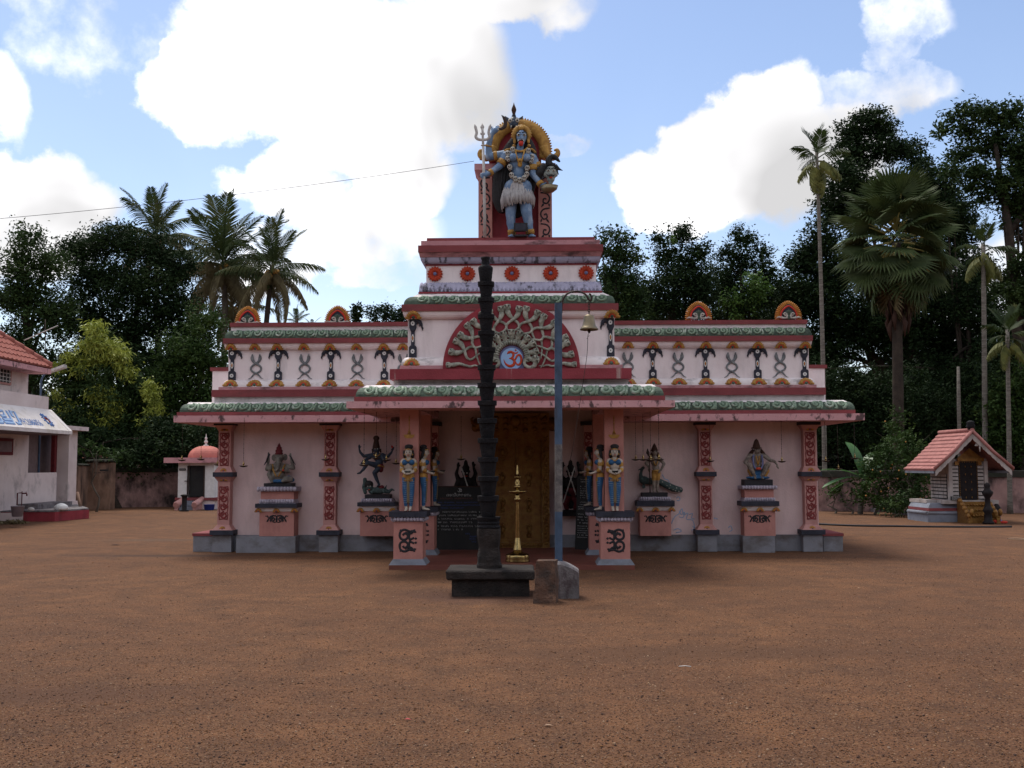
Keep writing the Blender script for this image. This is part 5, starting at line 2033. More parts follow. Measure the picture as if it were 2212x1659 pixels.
for i, (lab, (xc_, yc_, zc_), tr_, (dx_, dy_)) in enumerate(WN):
    w = TM @ Vector((xc_ + dx_, yc_ + dy_, zc_ + .001))
    lb = 'woman statue in blue, on ' + lab
    o = woman if i == 0 else dup(woman)
    o.location = w
    o.rotation_euler = (0, 0, TYAW + tr_ * math.pi / 2)
    o['label'] = lb
    o['group'] = 'lamp-bearing women on the porch pillars'
    bo = ob('oil_bowl', bowl_m, o)

# ---------------------------------------------------------------- elephant-headed figure
f, sc, bx, bz = zoomframe(460, 1120, 3.456, -.02, 1051, 722)
D = lambda v: v * sc
gan = tthing('elephant_statue', 'cream seated elephant-headed statue with a red crown, on the tall left pedestal', 'statue', PG[0], -.02, PG[2])
pr = [('e', (1050, 490, D(-20)), (42, 42, 44), 0), ('e', (1050, 462, D(-20)), (36, 34, 26), 0),
      ('e', (1000, 480, 0), (26, 8, 34), 0), ('e', (1104, 476, 0), (26, 8, 34), 0)]
pr += chain([(1050, 505, D(-50)), (1056, 545, D(-72)), (1060, 580, D(-84)), (1046, 602, D(-84)), (1026, 596, D(-84))], [22, 18, 14, 11, 8], 0)
pr += [('c', (1030, 520, D(-50)), (1012, 545, D(-66)), 7, 3, 0), ('c', (1070, 520, D(-50)), (1086, 540, D(-66)), 7, 3, 0)]
pr += [('e', (1050, 640, D(-20)), (66, 56, 60), 0), ('e', (1050, 570, D(-6)), (66, 42, 50), 0)]
pr += chain([(990, 560, 0), (932, 590, 0), (950, 505, D(-12)), (952, 470, D(-16))], [24, 18, 13, 9], 0)
pr += chain([(1112, 560, 0), (1186, 580, 0), (1172, 520, D(-12)), (1160, 480, D(-16))], [24, 18, 13, 9], 0)
pr += chain([(996, 575, D(-10)), (965, 610, D(-30)), (985, 580, D(-62))], [22, 18, 13], 0)
pr += chain([(1106, 575, D(-10)), (1142, 612, D(-30)), (1112, 605, D(-66))], [22, 18, 13], 0)
pr += chain([(1010, 690, D(-10)), (968, 640, D(-46)), (998, 706, D(-66))], [34, 26, 16], 0)
pr += chain([(1090, 690, D(-10)), (1168, 684, D(-36)), (1105, 702, D(-76))], [36, 30, 16], 0)
pr += [('e', (1050, 704, D(-30)), (80, 52, 20), 1), ('c', (1150, 670, D(-26)), (1185, 692, D(-30)), 22, 20, 1)]
prims = conv(pr, f, sc)
prims += hand(f(952, 470, D(-16)), (0, -.2, 1), (1, 0, 0), .9, 0) + hand(f(1160, 480, D(-16)), (0, -.2, 1), (-1, 0, 0), .9, 0)
prims += hand(f(985, 580, D(-62)), (0, -.2, 1), (1, 0, 0), .9, 0) + hand(f(1112, 605, D(-66)), (-1, -.2, .2), (0, 0, 1), .9, 0)
sculpt('body', prims, ['grstone', 'bluecloth'], gan, voxel=.009)
b = MB()
b.lathe([(D(40), 0), (D(40), D(10)), (D(33), D(14)), (D(35), D(40)), (D(26), D(48)), (D(27), D(66)), (D(16), D(76)), (D(14), D(88)), (D(4), D(104)), (.001, D(112))], 14, f(1050, 450, D(-18)))
b.build('crown', 'dkred', gan)
b = MB()
for s in (-1, 1):
    b.tube([f(1050 + s * 60, 545, D(-20)), f(1050 + s * 46, 590, D(-58)), f(1050 + s * 10, 660, D(-78))], [D(7), D(9), D(6)], 6, 0)
    b.ball(f(1050 + s * 19, 482, D(-58)), (D(5), D(4), D(4)), 6, 4, 1)
    b.tube([f(1050 + s * 72, 560, D(-5)), f(1050 + s * 92, 590, D(-10))], [D(9), D(9)], 6, 0)
b.tube([f(908, 552, D(-20)), f(935, 515, D(-30)), f(957, 450, D(-30)), f(950, 440, D(-30))], [D(3), D(8), D(10), D(3)], 6, 1)
b.tube([f(1208, 548, D(-20)), f(1180, 500, D(-30)), f(1162, 462, D(-30))], [D(3), D(7), D(6)], 6, 1)
b.ball(f(1108, 600, D(-84)), (D(13), D(12), D(10)), 8, 6, 2)
b.build('ornaments', ['yellow', 'black', 'redor'], gan)

# ---------------------------------------------------------------- dancing figure
f, sc, _, _ = zoomframe(460, 1120, 3.456, -.02, 2000, 830)
D = lambda v: v * sc
nat = tthing('dancer_statue', 'dark blue many-armed dancing statue standing on one leg over a fallen dwarf', 'statue', PN[0] - D(6), -.02, PN[2])
pr = [('e', (1995, 405, D(-40)), (32, 32, 36), 0), ('c', (1996, 430, D(-38)), (2000, 455, D(-34)), 15, 22, 0), ('e', (2005, 475, D(-34)), (52, 32, 40), 0), ('e', (2020, 525, D(-34)), (38, 28, 36), 0), ('e', (2026, 565, D(-34)), (40, 34, 30), 1)]
pr += chain([(2032, 565, D(-34)), (1978, 625, D(-56)), (1995, 680, D(-44)), (2020, 735, D(-36))], [30, 22, 18, 11], 0)
pr += chain([(2010, 560, D(-40)), (1915, 530, D(-76))], [31, 21], 0) + chain([(1915, 530, D(-76)), (1880, 590, D(-80)), (1850, 620, D(-80))], [21, 15, 10], 0)
pr += [('c', (1850, 624, D(-80)), (1822, 632, D(-92)), 11, 7, 0), ('c', (2020, 742, D(-40)), (2008, 752, D(-76)), 12, 8, 0), ('e', (2036, 590, D(-30)), (24, 28, 34), 1)]
pr += chain([(1960, 455, D(-34)), (1872, 468, D(-36)), (1838, 430, D(-40)), (1830, 400, D(-42))], [20, 15, 12, 9], 0)
pr += chain([(2050, 455, D(-34)), (2095, 476, D(-36)), (2130, 440, D(-40)), (2142, 420, D(-42))], [20, 15, 12, 9], 0)
pr += chain([(1965, 465, D(-40)), (1905, 495, D(-70)), (1880, 512, D(-90))], [19, 15, 10], 0)
pr += chain([(2048, 470, D(-40)), (2080, 520, D(-70)), (2090, 500, D(-96))], [19, 15, 10], 0)
prims = conv(pr, f, sc)
prims += hand(f(1830, 400, D(-42)), (0, -.1, 1), (1, 0, 0), .9, 0) + hand(f(2142, 420, D(-42)), (.4, -.1, 1), (-1, 0, 0), .9, 0)
prims += hand(f(1880, 512, D(-90)), (-.6, -.1, -.8), (1, 0, 0), .9, 0) + hand(f(2090, 500, D(-96)), (0, -.3, 1), (-1, 0, 0), .9, 0)
sculpt('body', prims, ['blueskin', 'dkred'], nat, voxel=.009)
b = MB()
b.lathe([(D(34), 0), (D(36), D(14)), (D(30), D(40)), (D(22), D(80)), (D(30), D(95)), (D(28), D(112)), (D(12), D(124)), (.001, D(126))], 12, f(1990, 398, D(-36)))
b.tube([f(1960, 400, D(-36)), f(1955, 440, D(-26))], [D(14), D(6)], 6)
b.tube([f(2024, 400, D(-36)), f(2034, 436, D(-26))], [D(14), D(6)], 6)
b.build('hair', 'wood', nat)
b = MB()
for s in (-1, 1):
    b.ball(f(1995 + s * 12, 400, D(-70)), (D(6), D(3), D(4)), 6, 4, 1)
b.tube([f(1970, 450, D(-56)), f(1998, 475, D(-68)), f(2030, 450, D(-56))], D(6), 6, 0)
b.tube([f(1968, 570, D(-50)), f(2026, 556, D(-70)), f(2066, 570, D(-40))], D(8), 6, 0)
b.tube([f(2148, 392, D(-42)), f(2140, 376, D(-42)), f(2136, 366, D(-42))], [D(8), D(10), D(2)], 6, 2)
b.build('ornaments', ['yellow', 'bone', 'redp'], nat)
dwf = tthing('dwarf_statue', 'dark crouching dwarf figure with a cobra, under the dancing statue', 'statue', PN[0] - D(6), -.02, PN[2])
pr = [('e', (1925, 735, D(-40)), (42, 40, 38), 1), ('e', (1935, 770, D(-50)), (36, 36, 26), 0), ('c', (1950, 795, D(-40)), (2040, 790, D(-36)), 32, 36, 0), ('c', (2040, 790, D(-36)), (2110, 805, D(-36)), 30, 20, 0),
      ('c', (2110, 805, D(-36)), (2140, 782, D(-40)), 18, 11, 0), ('c', (2140, 782, D(-40)), (2164, 790, D(-40)), 10, 6, 0), ('c', (1965, 790, D(-56)), (1960, 815, D(-80)), 16, 11, 0), ('c', (2060, 785, D(-50)), (2075, 812, D(-70)), 16, 10, 0),
      ('c', (2030, 775, D(-40)), (2050, 760, D(-50)), 26, 20, 2)]
pr += chain([(1890, 810, D(-40)), (1872, 760, D(-40)), (1882, 720, D(-40)), (1886, 690, D(-44))], [18, 15, 15, 20], 0)
pr += chain([(2085, 795, D(-30)), (2080, 765, D(-30)), (2092, 742, D(-30))], [10, 8, 4], 0)
sculpt('body', conv(pr, f, sc), ['peacock', 'hair', 'dkred'], dwf, voxel=.009)
b = MB()
for s in (-1, 1):
    b.ball(f(1932 + s * 12, 752, D(-84)), (D(7), D(4), D(5)), 6, 4, 0)
b.ball(f(1934, 782, D(-84)), (D(11), D(4), D(4)), 6, 4, 1)
b.build_pieces('face_paint', ['bone', 'redp'], dwf)

# ---------------------------------------------------------------- spear bearer with a peacock
f, sc, _, _ = zoomframe(1720, 1120, 3.253, -.02, 255, 765)
D = lambda v: v * sc
mur = tthing('spearman_statue', 'pale standing statue in ochre shorts holding a spear in front of a peacock', 'statue', PM[0], -.02, PM[2])
pr = [('e', (258, 405, D(-40)), (27, 28, 34), 0), ('c', (258, 430, D(-38)), (260, 455, D(-34)), 13, 18, 0), ('e', (262, 490, D(-34)), (42, 26, 46), 0), ('e', (266, 545, D(-34)), (32, 24, 36), 0),
      ('e', (268, 585, D(-34)), (38, 30, 30), 1), ('c', (220, 468, D(-34)), (300, 468, D(-34)), 18, 18, 0)]
pr += chain([(252, 590, D(-34)), (248, 645, D(-38))], [26, 20], 1) + chain([(248, 645, D(-38)), (244, 745, D(-34))], [18, 11], 0)
pr += chain([(284, 590, D(-34)), (282, 645, D(-38))], [26, 20], 1) + chain([(282, 645, D(-38)), (276, 745, D(-34))], [18, 11], 0)
pr += [('c', (244, 752, D(-34)), (238, 757, D(-66)), 10, 7, 0), ('c', (276, 752, D(-34)), (282, 757, D(-66)), 10, 7, 0)]
pr += chain([(212, 470, D(-34)), (180, 505, D(-38)), (202, 540, D(-66))], [17, 14, 10], 0)
pr += chain([(308, 470, D(-34)), (340, 512, D(-34)), (310, 565, D(-50))], [17, 14, 10], 0)
prims = conv(pr, f, sc)
prims += hand(f(202, 540, D(-66)), (0, -.2, -1), (1, 0, 0), .85, 0) + hand(f(310, 565, D(-50)), (-.6, -.3, -.5), (0, 0, 1), .85, 0)
sculpt('body', prims, ['aged', 'yellow'], mur, voxel=.0085)
b = MB()
b.lathe([(D(30), 0), (D(31), D(16)), (D(24), D(34)), (D(14), D(56)), (D(5), D(70)), (.001, D(76))], 12, f(256, 402, D(-36)))
b.tube([f(236, 410, D(-30)), f(228, 450, D(-16)), f(222, 480, D(-6))], [D(12), D(15), D(6)], 7)
b.tube([f(280, 410, D(-30)), f(292, 450, D(-16)), f(296, 480, D(-6))], [D(12), D(15), D(6)], 7)
b.build('hair', 'wood', mur)
b = MB()
for s in (-1, 1):
    b.ball(f(258 + s * 10, 402, D(-66)), (D(5), D(3), D(3)), 6, 4, 1)
    b.tube([f(262 + s * 24, 458, D(-54)), f(262 + s * 14, 500, D(-64)), f(262, 530, D(-62))], D(5), 5, 0)
b.tube([f(232, 572, D(-44)), f(266, 575, D(-66)), f(304, 572, D(-40))], D(7), 6, 0)
b.build('ornaments', ['yellow', 'black'], mur)
spr = tthing('spear', 'tall dark spear with a leaf-shaped blade held by the peacock rider statue', 'spear', PM[0] + D(-50), -.02, PM[2])
g_ = lambda x, y, d=0: (D(x - 205), d, D(765 - y))
b = MB()
b.tube([g_(207, 762, D(-90)), g_(205, 440, D(-90))], D(5), 6)
b.build('shaft', 'iron', spr)
b = MB()
b.tube([g_(200, 445, D(-90)), g_(192, 412, D(-90)), g_(188, 375, D(-90))], [D(4), D(16), D(2)], 6, 0, True, ((0, 1, 0), .3))
b.build('blade', 'iron', spr)
pea = tthing('peacock_statue', 'dark green peacock relief with a long spotted tail, behind the spear bearer', 'statue', PM[0], .10, PM[2])
pr = [('e', (170, 655, 0), (46, 24, 36), 0), ('e', (225, 665, 0), (60, 22, 32), 0), ('e', (163, 545, D(-4)), (17, 14, 13), 0), ('c', (155, 548, D(-4)), (120, 566, D(-6)), 8, 5, 0)]
pr += chain([(150, 650, 0), (140, 610, 0), (150, 570, 0), (162, 545, D(-4))], [26, 16, 12, 11], 0)
pr += chain([(280, 655, 0), (350, 690, D(-3)), (430, 728, D(-3)), (490, 742, D(-3))], [26, 30, 32, 26], 0)
pr += chain([(170, 690, 0), (178, 720, 0), (160, 725, 0), (155, 705, 0), (170, 700, 0)], [8, 6, 7, 7, 5], 0)
sculpt('body', conv(pr, f, sc), ['peacock'], pea, voxel=.0095)
b = MB()
for i, (x, y) in enumerate(((330, 672), (370, 705), (400, 700), (425, 740), (455, 725), (475, 755), (495, 735), (445, 750), (390, 728))):
    b.ball(f(x, y, D(-30)), (D(6), D(4), D(5)), 6, 4)
b.tube([f(166, 535, D(-4)), f(174, 520, D(-4))], [D(4), D(3)], 5)
b.build('tail_eyes', 'bone', pea)

# ---------------------------------------------------------------- seated yogi
f, sc, _, _ = zoomframe(1720, 1120, 3.253, -.02, 1170, 648)
D = lambda v: v * sc
yog = tthing('yogi_statue', 'pale crouching yogi statue with pointed crown and one outstretched arm, on the right pedestal', 'statue', PA[0], -.02, PA[2])
pr = [('e', (1166, 390, D(-36)), (29, 30, 34), 0), ('c', (1166, 415, D(-34)), (1166, 440, D(-28)), 14, 18, 0), ('e', (1166, 470, D(-24)), (52, 30, 42), 0), ('e', (1166, 530, D(-24)), (44, 30, 46), 0), ('e', (1168, 595, D(-20)), (62, 40, 34), 1),
      ('c', (1108, 438, D(-24)), (1224, 438, D(-24)), 20, 20, 0)]
pr += chain([(1100, 440, D(-24)), (1058, 495, D(-40)), (1082, 530, D(-84))], [21, 17, 12], 0)
pr += chain([(1234, 440, D(-24)), (1275, 478, D(-50)), (1310, 490, D(-80)), (1328, 520, D(-84))], [21, 17, 12, 9], 0)
pr += chain([(1130, 600, D(-20)), (1088, 520, D(-70))], [32, 25], 0) + chain([(1088, 520, D(-70)), (1118, 590, D(-70)), (1140, 625, D(-60))], [25, 18, 12], 0)
pr += chain([(1206, 600, D(-20)), (1250, 515, D(-70))], [32, 25], 0) + chain([(1250, 515, D(-70)), (1212, 590, D(-70)), (1192, 625, D(-60))], [25, 18, 12], 0)
pr += [('c', (1140, 632, D(-60)), (1132, 638, D(-92)), 11, 8, 0), ('c', (1192, 632, D(-60)), (1200, 638, D(-92)), 11, 8, 0)]
pr += [('c', (1095, 570, D(-48)), (1110, 600, D(-50)), 24, 22, 2), ('c', (1245, 570, D(-48)), (1228, 600, D(-50)), 24, 22, 2), ('e', (1168, 632, D(-30)), (108, 50, 18), 1)]
prims = conv(pr, f, sc)
prims += hand(f(1082, 530, D(-84)), (.2, -.3, -1), (1, 0, 0), .85, 0) + hand(f(1328, 520, D(-84)), (.3, -.1, -1), (-1, 0, 0), .85, 0)
sculpt('body', prims, ['aged', 'bluecloth', 'yellow'], yog, voxel=.0085)
b = MB()
b.lathe([(D(46), D(-8)), (D(48), 0), (D(34), D(6)), (D(32), D(20)), (D(26), D(40)), (D(20), D(60)), (D(12), D(72)), (.001, D(80))], 14, f(1160, 368, D(-34)))
b.tube([f(1134, 385, D(-26)), f(1118, 410, D(-14)), f(1096, 432, D(-10))], [D(12), D(18), D(12)], 7)
b.tube([f(1198, 385, D(-26)), f(1216, 410, D(-14)), f(1238, 432, D(-10))], [D(12), D(18), D(12)], 7)
b.build('crown', 'wood', yog)
b = MB()
for s in (-1, 1):
    b.ball(f(1166 + s * 10, 386, D(-64)), (D(5), D(3), D(3)), 6, 4, 1)
    b.tube([f(*p) for p in catmull([(1166 + s * 36, 430, D(-48)), (1166 + s * 42, 490, D(-60)), (1166 + s * 30, 545, D(-72)), (1166, 560, D(-74))], 3)], D(9), 6, 2)
    b.tube([f(1166 + s * 14, 440, D(-52)), f(1166 + s * 8, 490, D(-58)), f(1166, 520, D(-58))], D(6), 5, 0)
b.ball(f(1166, 552, D(-78)), (D(28), D(10), D(12)), 8, 5, 3)
b.build('ornaments', ['yellow', 'black', 'purple', 'redor'], yog)

# ---------------------------------------------------------------- dark door guardians
f, sc, _, _ = zoomframe(1180, 1180, 3.317, .1, 335, 545)
D = lambda v: v * sc
gd = thing('guardian_statue', 'tmp', 'statue')
pr = [('e', (335, 215, D(-60)), (34, 34, 40), 0), ('c', (335, 245, D(-56)), (335, 275, D(-50)), 18, 26, 0), ('e', (335, 305, D(-50)), (62, 40, 56), 0), ('e', (335, 370, D(-50)), (52, 38, 44), 1), ('e', (335, 410, D(-50)), (64, 42, 44), 1),
      ('c', (275, 280, D(-50)), (395, 280, D(-50)), 30, 30, 0)]
pr += chain([(310, 420, D(-50)), (290, 480, D(-74)), (300, 540, D(-50))], [38, 28, 18], 1) + chain([(365, 420, D(-50)), (392, 470, D(-90)), (372, 535, D(-60))], [38, 28, 18], 1)
pr += chain([(268, 285, D(-50)), (240, 350, D(-60)), (290, 390, D(-100))], [27, 22, 15], 0) + chain([(402, 285, D(-50)), (430, 350, D(-60)), (400, 400, D(-104))], [27, 22, 15], 0)
pr += chain([(268, 275, D(-40)), (248, 215, D(-40)), (262, 165, D(-50))], [24, 18, 12], 0) + chain([(402, 275, D(-40)), (424, 215, D(-40)), (405, 160, D(-50))], [24, 18, 12], 0)
pr += [('e', (335, 385, D(-30)), (95, 20, 150), 2), ('c', (300, 548, D(-52)), (290, 548, D(-90)), 16, 10, 0), ('c', (372, 545, D(-60)), (385, 548, D(-95)), 16, 10, 0)]
prims = conv(pr, f, sc)
for (x, y, d, dd) in ((290, 390, -100, (.8, -.4, -.4)), (400, 400, -104, (-.5, -.5, -.5)), (262, 165, -50, (.1, 0, 1)), (405, 160, -50, (-.1, 0, 1))):
    prims += hand(f(x, y, D(d)), dd, (0, 0, 1) if abs(dd[2]) < .9 else (1, 0, 0), 1.2, 0)
sculpt('body', prims, ['dkidol', 'dkred', 'black'], gd, voxel=.012)
b = MB()
b.lathe([(D(40), 0), (D(42), D(12)), (D(32), D(24)), (D(34), D(50)), (D(20), D(70)), (D(16), D(100)), (.001, D(120))], 14, f(335, 205, D(-56)))
b.build('crown', 'dkidol', gd)
b = MB()
for s in (-1, 1):
    b.ball(f(335 + s * 13, 208, D(-94)), (D(8), D(4), D(6)), 6, 4, 0)
b.tube([f(318, 234, D(-90)), f(335, 238, D(-94)), f(352, 234, D(-90))], D(5), 5, 1)
b.build_pieces('face_paint', ['bone', 'redp'], gd)
clb = MB().tube([f(300, 155, D(-120)), f(405, 478, D(-120))], [D(5), D(6)], 6).mesh('staff', 'silver')
for i, (u_, lab) in enumerate(((1007, 'dark stone door guardian with a pale staff, left of the golden door'), (1232, 'dark stone door guardian, right of the golden door behind the blue post'))):
    x = TX(u_, .1, 1000)
    zf = TZ(1102, .1, u_)
    o = gd if i == 0 else dup(gd)
    o.location = TM @ Vector((x, .12, zf))
    o.rotation_euler = (0, 0, TYAW)
    o['label'] = lab
    o['group'] = 'guardians beside the golden door'
    ob('staff', clb, o, rot=(0, 0, 0) if i == 0 else (0, 0, 0)).scale = (1 if i == 0 else -1, 1, 1)
    b = MB()
    b.box(x - .22, x + .22, -.12, .199, zf - .10, zf)
    b.build('guardian_shelf', 'dkidol', temple)
# ================================================================== THINGS IN THE YARD
# --- stone lamp column
Y0 = 13.0
bl = P(961, 1232, Y0)
sl = thing('stone_lamp_column', 'tall black stone lamp column of stacked flared tiers on a square plinth', 'lamp column', (0, 0, 0))
cx_, cy_ = P(1057, 1226, 13.42).x, 13.42
xL, xR = P(963, 1232, 13.0).x, P(1156, 1232, 13.0).x
zs0, zs1 = P(1000, 1253.5, 13.0).z, P(1000, 1232.6, 13.0).z


def rough_box(x0, x1, y0, y1, z0, z1, n=9, amp=.006, bev=.012, seed=0):
    """box with softened, chipped edges"""
    b_ = MB()
    rs = []
    for (z, ins) in ((z0, bev), (z0 + bev, 0), ((z0 + z1) / 2, 0), (z1 - bev, 0), (z1, bev)):
        ring = []
        for side in range(4):
            for i in range(n):
                t_ = i / n
                if side == 0:
                    p = (x0 + (x1 - x0) * t_, y0)
                elif side == 1:
                    p = (x1, y0 + (y1 - y0) * t_)
                elif side == 2:
                    p = (x1 - (x1 - x0) * t_, y1)
                else:
                    p = (x0, y1 - (y1 - y0) * t_)
                px_ = min(max(p[0], x0 + ins), x1 - ins)
                py_ = min(max(p[1], y0 + ins), y1 - ins)
                h = noise.noise_vector(Vector((px_ * 7, py_ * 7, z * 7 + seed)))
                ring.append((px_ + h.x * amp, py_ + h.y * amp, z + h.z * amp * .6))
        rs.append(ring)
    b_.rings(rs, 0, False)
    return b_


rough_box(xL, xR, 13.0, 13.78, zs0, zs1, 12, .014, .018).build('plinth_slab', 'stonetop', sl)
rough_box(xL + .07, xR - .07, 13.07, 13.71, -.02, zs0 + .004, 10, .008, .01, 3).build('plinth_block', 'stonetop', sl)
# lower shaft, irregular
b = MB()
rs = []
zq = lambda v: P(1057, v, cy_ - .13).z
lean = lambda z: (-.012 * (z - .3), 0)
for i in range(15):
    t_ = i / 14
    z = zs1 + (zq(1142) - zs1) * t_
    w = .136 + .010 * math.sin(t_ * 9) + (.012 if t_ < .1 else 0)
    ring = []
    for j in range(16):
        a = math.pi / 4 + 2 * math.pi * j / 16
        k = 1 / max(abs(math.cos(a)), abs(math.sin(a)))
        k = min(k, 1.24)
        h = noise.noise_vector(Vector((math.cos(a) * 3, math.sin(a) * 3, z * 9)))
        ring.append((cx_ + lean(z)[0] + w * k * math.cos(a) * (1 + h.x * .12), cy_ + w * k * math.sin(a) * (1 + h.y * .12), z + h.z * .01))
    rs.append(ring)
b.rings(rs, 0, False)
b.build('shaft', 'stonetop', sl)


def eight(r, z, n=12, sq=1.10):
    lx, ly = lean(z)
    out_ = []
    for j in range(n * 2):
        a = 2 * math.pi * (j + .5) / (n * 2)
        k = min(1 / max(abs(math.cos(a)), abs(math.sin(a))), sq)
        out_.append((cx_ + lx + r * k * math.cos(a), cy_ + ly + r * k * math.sin(a), z))
    return out_


fl_v = [605.9, 640.7, 676.8, 712.8, 748.9, 787.4, 825.9, 864.5, 903, 945.9, 987.3, 1028.8, 1071.4, 1117.6]
wd = [34.7, 34.7, 35, 35.3, 36, 38, 39, 40, 41, 42, 42.5, 43, 44.5, 46]
px_m = (cy_ - .12) / 2300
# collar moulding on top of the shaft
b = MB()
z0_, z1_ = zq(1143), zq(1117.6)
b.rings([eight(.125, z0_), eight(.145, z0_ + .02), eight(.13, z0_ + .05), eight(.14, z0_ + .07), eight(.13, z0_ + .09), eight(.145, z1_ - .02), eight(.148, z1_)], 0, False)
b.build('collar', 'stone', sl)
for i in range(len(fl_v) - 1, -1, -1):
    vt_ = fl_v[i]                     # top of this tier's flange
    vb_ = fl_v[i + 1] if i + 1 < len(fl_v) else 1117.6
    if i == len(fl_v) - 1:
        continue
    zt_, zb_ = zq(vt_), zq(vb_)
    w = wd[i] / 2 * px_m
    b = MB()
    fh = (zt_ - zb_) * .26
    jt = random.uniform(-.004, .004)
    b.rings([[(x + jt, y, z) for x, y, z in r_] for r_ in
             [eight(w * .64, zb_ + .001), eight(w * .68, zb_ + .02), eight(w * .86, zt_ - fh - .014), eight(w * .88, zt_ - fh - .002), eight(w * 1.02, zt_ - fh + .002), eight(w * 1.05, zt_ - .006), eight(w * 1.03, zt_), eight(w * .50, zt_ - .004)]], 0, False)
    b.build('tier', 'stone', sl)
# vase finial
z = lambda y: zq((640 + y / 3.16) / 1.273)
b = MB()
hp = px_m / 3.16 / 1.273 / 2 * 1.0
for (w, y) in ():
    pass
rr = [(95, 414), (105, 405), (118, 350), (132, 300), (130, 285), (100, 272), (70, 262), (76, 245), (66, 225), (80, 210), (82, 196), (60, 194)]
b.rings([[(cx_ + lean(z(y))[0] + w * hp * math.cos(2 * math.pi * j / 18), cy_ + w * hp * math.sin(2 * math.pi * j / 18), z(y)) for j in range(18)] for w, y in rr], 0, True)
b.build('finial', 'stone', sl)

# --- laterite stone and concrete block
lat = thing('laterite_stone', 'rough brown laterite stone standing in front of the bell post', 'stone', (0, 0, 0))


def rock(pts_bot, pts_top, z0, z1, n=8, amp=.02, seed=0):
    b_ = MB()
    rs_ = []
    for i in range(n + 1):
        t_ = i / n
        ring = []
        m_ = len(pts_bot)
        for j in range(m_):
            p, q_ = Vector(pts_bot[j]).lerp(Vector(pts_top[j]), t_), None
            p2 = Vector(pts_bot[(j + 1) % m_]).lerp(Vector(pts_top[(j + 1) % m_]), t_)
            for k in range(5):
                r_ = p.lerp(p2, k / 5)
                z_ = z0 + (z1 - z0) * t_
                h = noise.noise_vector(Vector((r_.x * 9 + seed, r_.y * 9, z_ * 9)))
                ring.append((r_.x + h.x * amp, r_.y + h.y * amp, z_ + h.z * amp * .6))
        rs_.append(ring)
    b_.rings(rs_, 0, False)
    return b_


X = lambda u, v, Y: P(u, v, Y).x
zl_top = P(1175, 1211, 12.5).z
q0 = [(X(1151.5, 1290, 12.45), 12.42), (X(1201, 1290, 12.45), 12.45), (X(1206, 1285, 12.7), 12.72), (X(1155, 1285, 12.7), 12.70)]
q1 = [(X(1158, 1211, 12.45), 12.45), (X(1198, 1211, 12.45), 12.47), (X(1205, 1211, 12.7), 12.66), (X(1162, 1211, 12.7), 12.64)]
o = rock(q0, q1, -.02, zl_top, 12, .018, 1).build('laterite_stone', 'laterite')
bpy.data.objects.remove(lat)
tag(o, 'rough brown laterite stone standing upright in front of the bell post', 'stone')
zc_top = P(1215, 1213, 12.9).z
zc_r = P(1248, 1232, 12.9).z
b = MB()
rs = []
xa_, xb_ = X(1203, 1250, 12.85), X(1251, 1250, 12.85)
for i in range(11):
    t_ = i / 10
    x_ = xa_ + (xb_ - xa_) * t_
    zt_ = zc_top + (zc_r - zc_top) * t_ ** 1.8
    h = lambda s: noise.noise(Vector((x_ * 9, s, 4))) * .008
    rs.append([(x_, 12.85 + h(1), -.02), (x_, 12.85 + h(2), zt_ * .5), (x_, 12.85 + h(3), zt_ - .03), (x_, 12.89, zt_ + h(4)), (x_, 13.05, zt_ + .01), (x_, 13.18, zt_ - .03), (x_, 13.2, -.02)])
b.rings(rs, 0, False)
tag(b.build('concrete_footing', 'concrete'), 'stained grey concrete footing block with a rounded top at the bell post', 'block')

# --- bell post
YB = 13.02
bp_ = thing('bell_post', 'square blue steel post with scaling grey paint and a curved hook arm', 'post', (X(1206.5, 1210, YB), YB, 0))
ox = bp_.location.x
pz = lambda v: P(1206, v, YB).z
b = MB()
dxp = X(1206, 655, YB) - ox
w = .0445
for (va, vb, mt_) in ((1230, 1105, 'bluepole'), (1105, 960, 'rustpole'), (960, 655, 'bluepole')):
    b = MB()
    za_, zb_ = pz(va) if va < 1230 else .1, pz(vb)
    f0, f1 = (za_ / pz(655)), (zb_ / pz(655))
    b.rings([[(dxp * fq + sx_ * w, sy_ * w, zz_) for sx_, sy_ in ((-1, -1), (1, -1), (1, 1), (-1, 1))] for fq, zz_ in ((f0, za_), (f1, zb_))])
    b.build('post_shaft', mt_, bp_)
b = MB()
q = lambda x, y: (X((1060 + x / 3.16) / 1.273, (640 + y / 3.16) / 1.273, YB) - ox, 0, P(1206, (640 + y / 3.16) / 1.273, YB).z)
b.tube([q(*p) for p in catmull([(1530, 700), (1533, 620), (1550, 565), (1590, 525), (1650, 510), (1705, 518), (1745, 545), (1760, 572), (1778, 590), (1790, 570), (1782, 540), (1768, 533)], 4)], .0125, 7)
b.build('hook_arm', 'iron', bp_)
bell_p = q(1768, 600)
bell = thing('bell', 'bronze temple bell hanging by an iron link chain from the curved arm', 'bell', (ox + bell_p[0], YB, bell_p[2]))
k = YB / 2300 / 3.16 / 1.273
b = MB()
for i in range(5):
    zc_ = -k * (12 + 22 * i)
    pts = [(k * 9 * math.cos(a) * (1 if i % 2 else .2), k * 9 * math.cos(a) * (.2 if i % 2 else 1), zc_ + k * 15 * math.sin(a)) for a in [2 * math.pi * j / 10 for j in range(11)]]
    b.tube(pts, k * 3.5, 5)
b.build('chain', 'iron', bell)
b = MB()
zz = lambda y: -k * (y - 600)
b.lathe([(k * 10, zz(712)), (k * 42, zz(722)), (k * 46, zz(735)), (k * 50, zz(770)), (k * 58, zz(810)), (k * 72, zz(828)), (k * 80, zz(838)), (k * 80, zz(850)), (k * 72, zz(851)), (k * 44, zz(800)), (k * 20, zz(740))][::1], 24)
b.build('bell_body', 'brassold', bell)
b = MB()
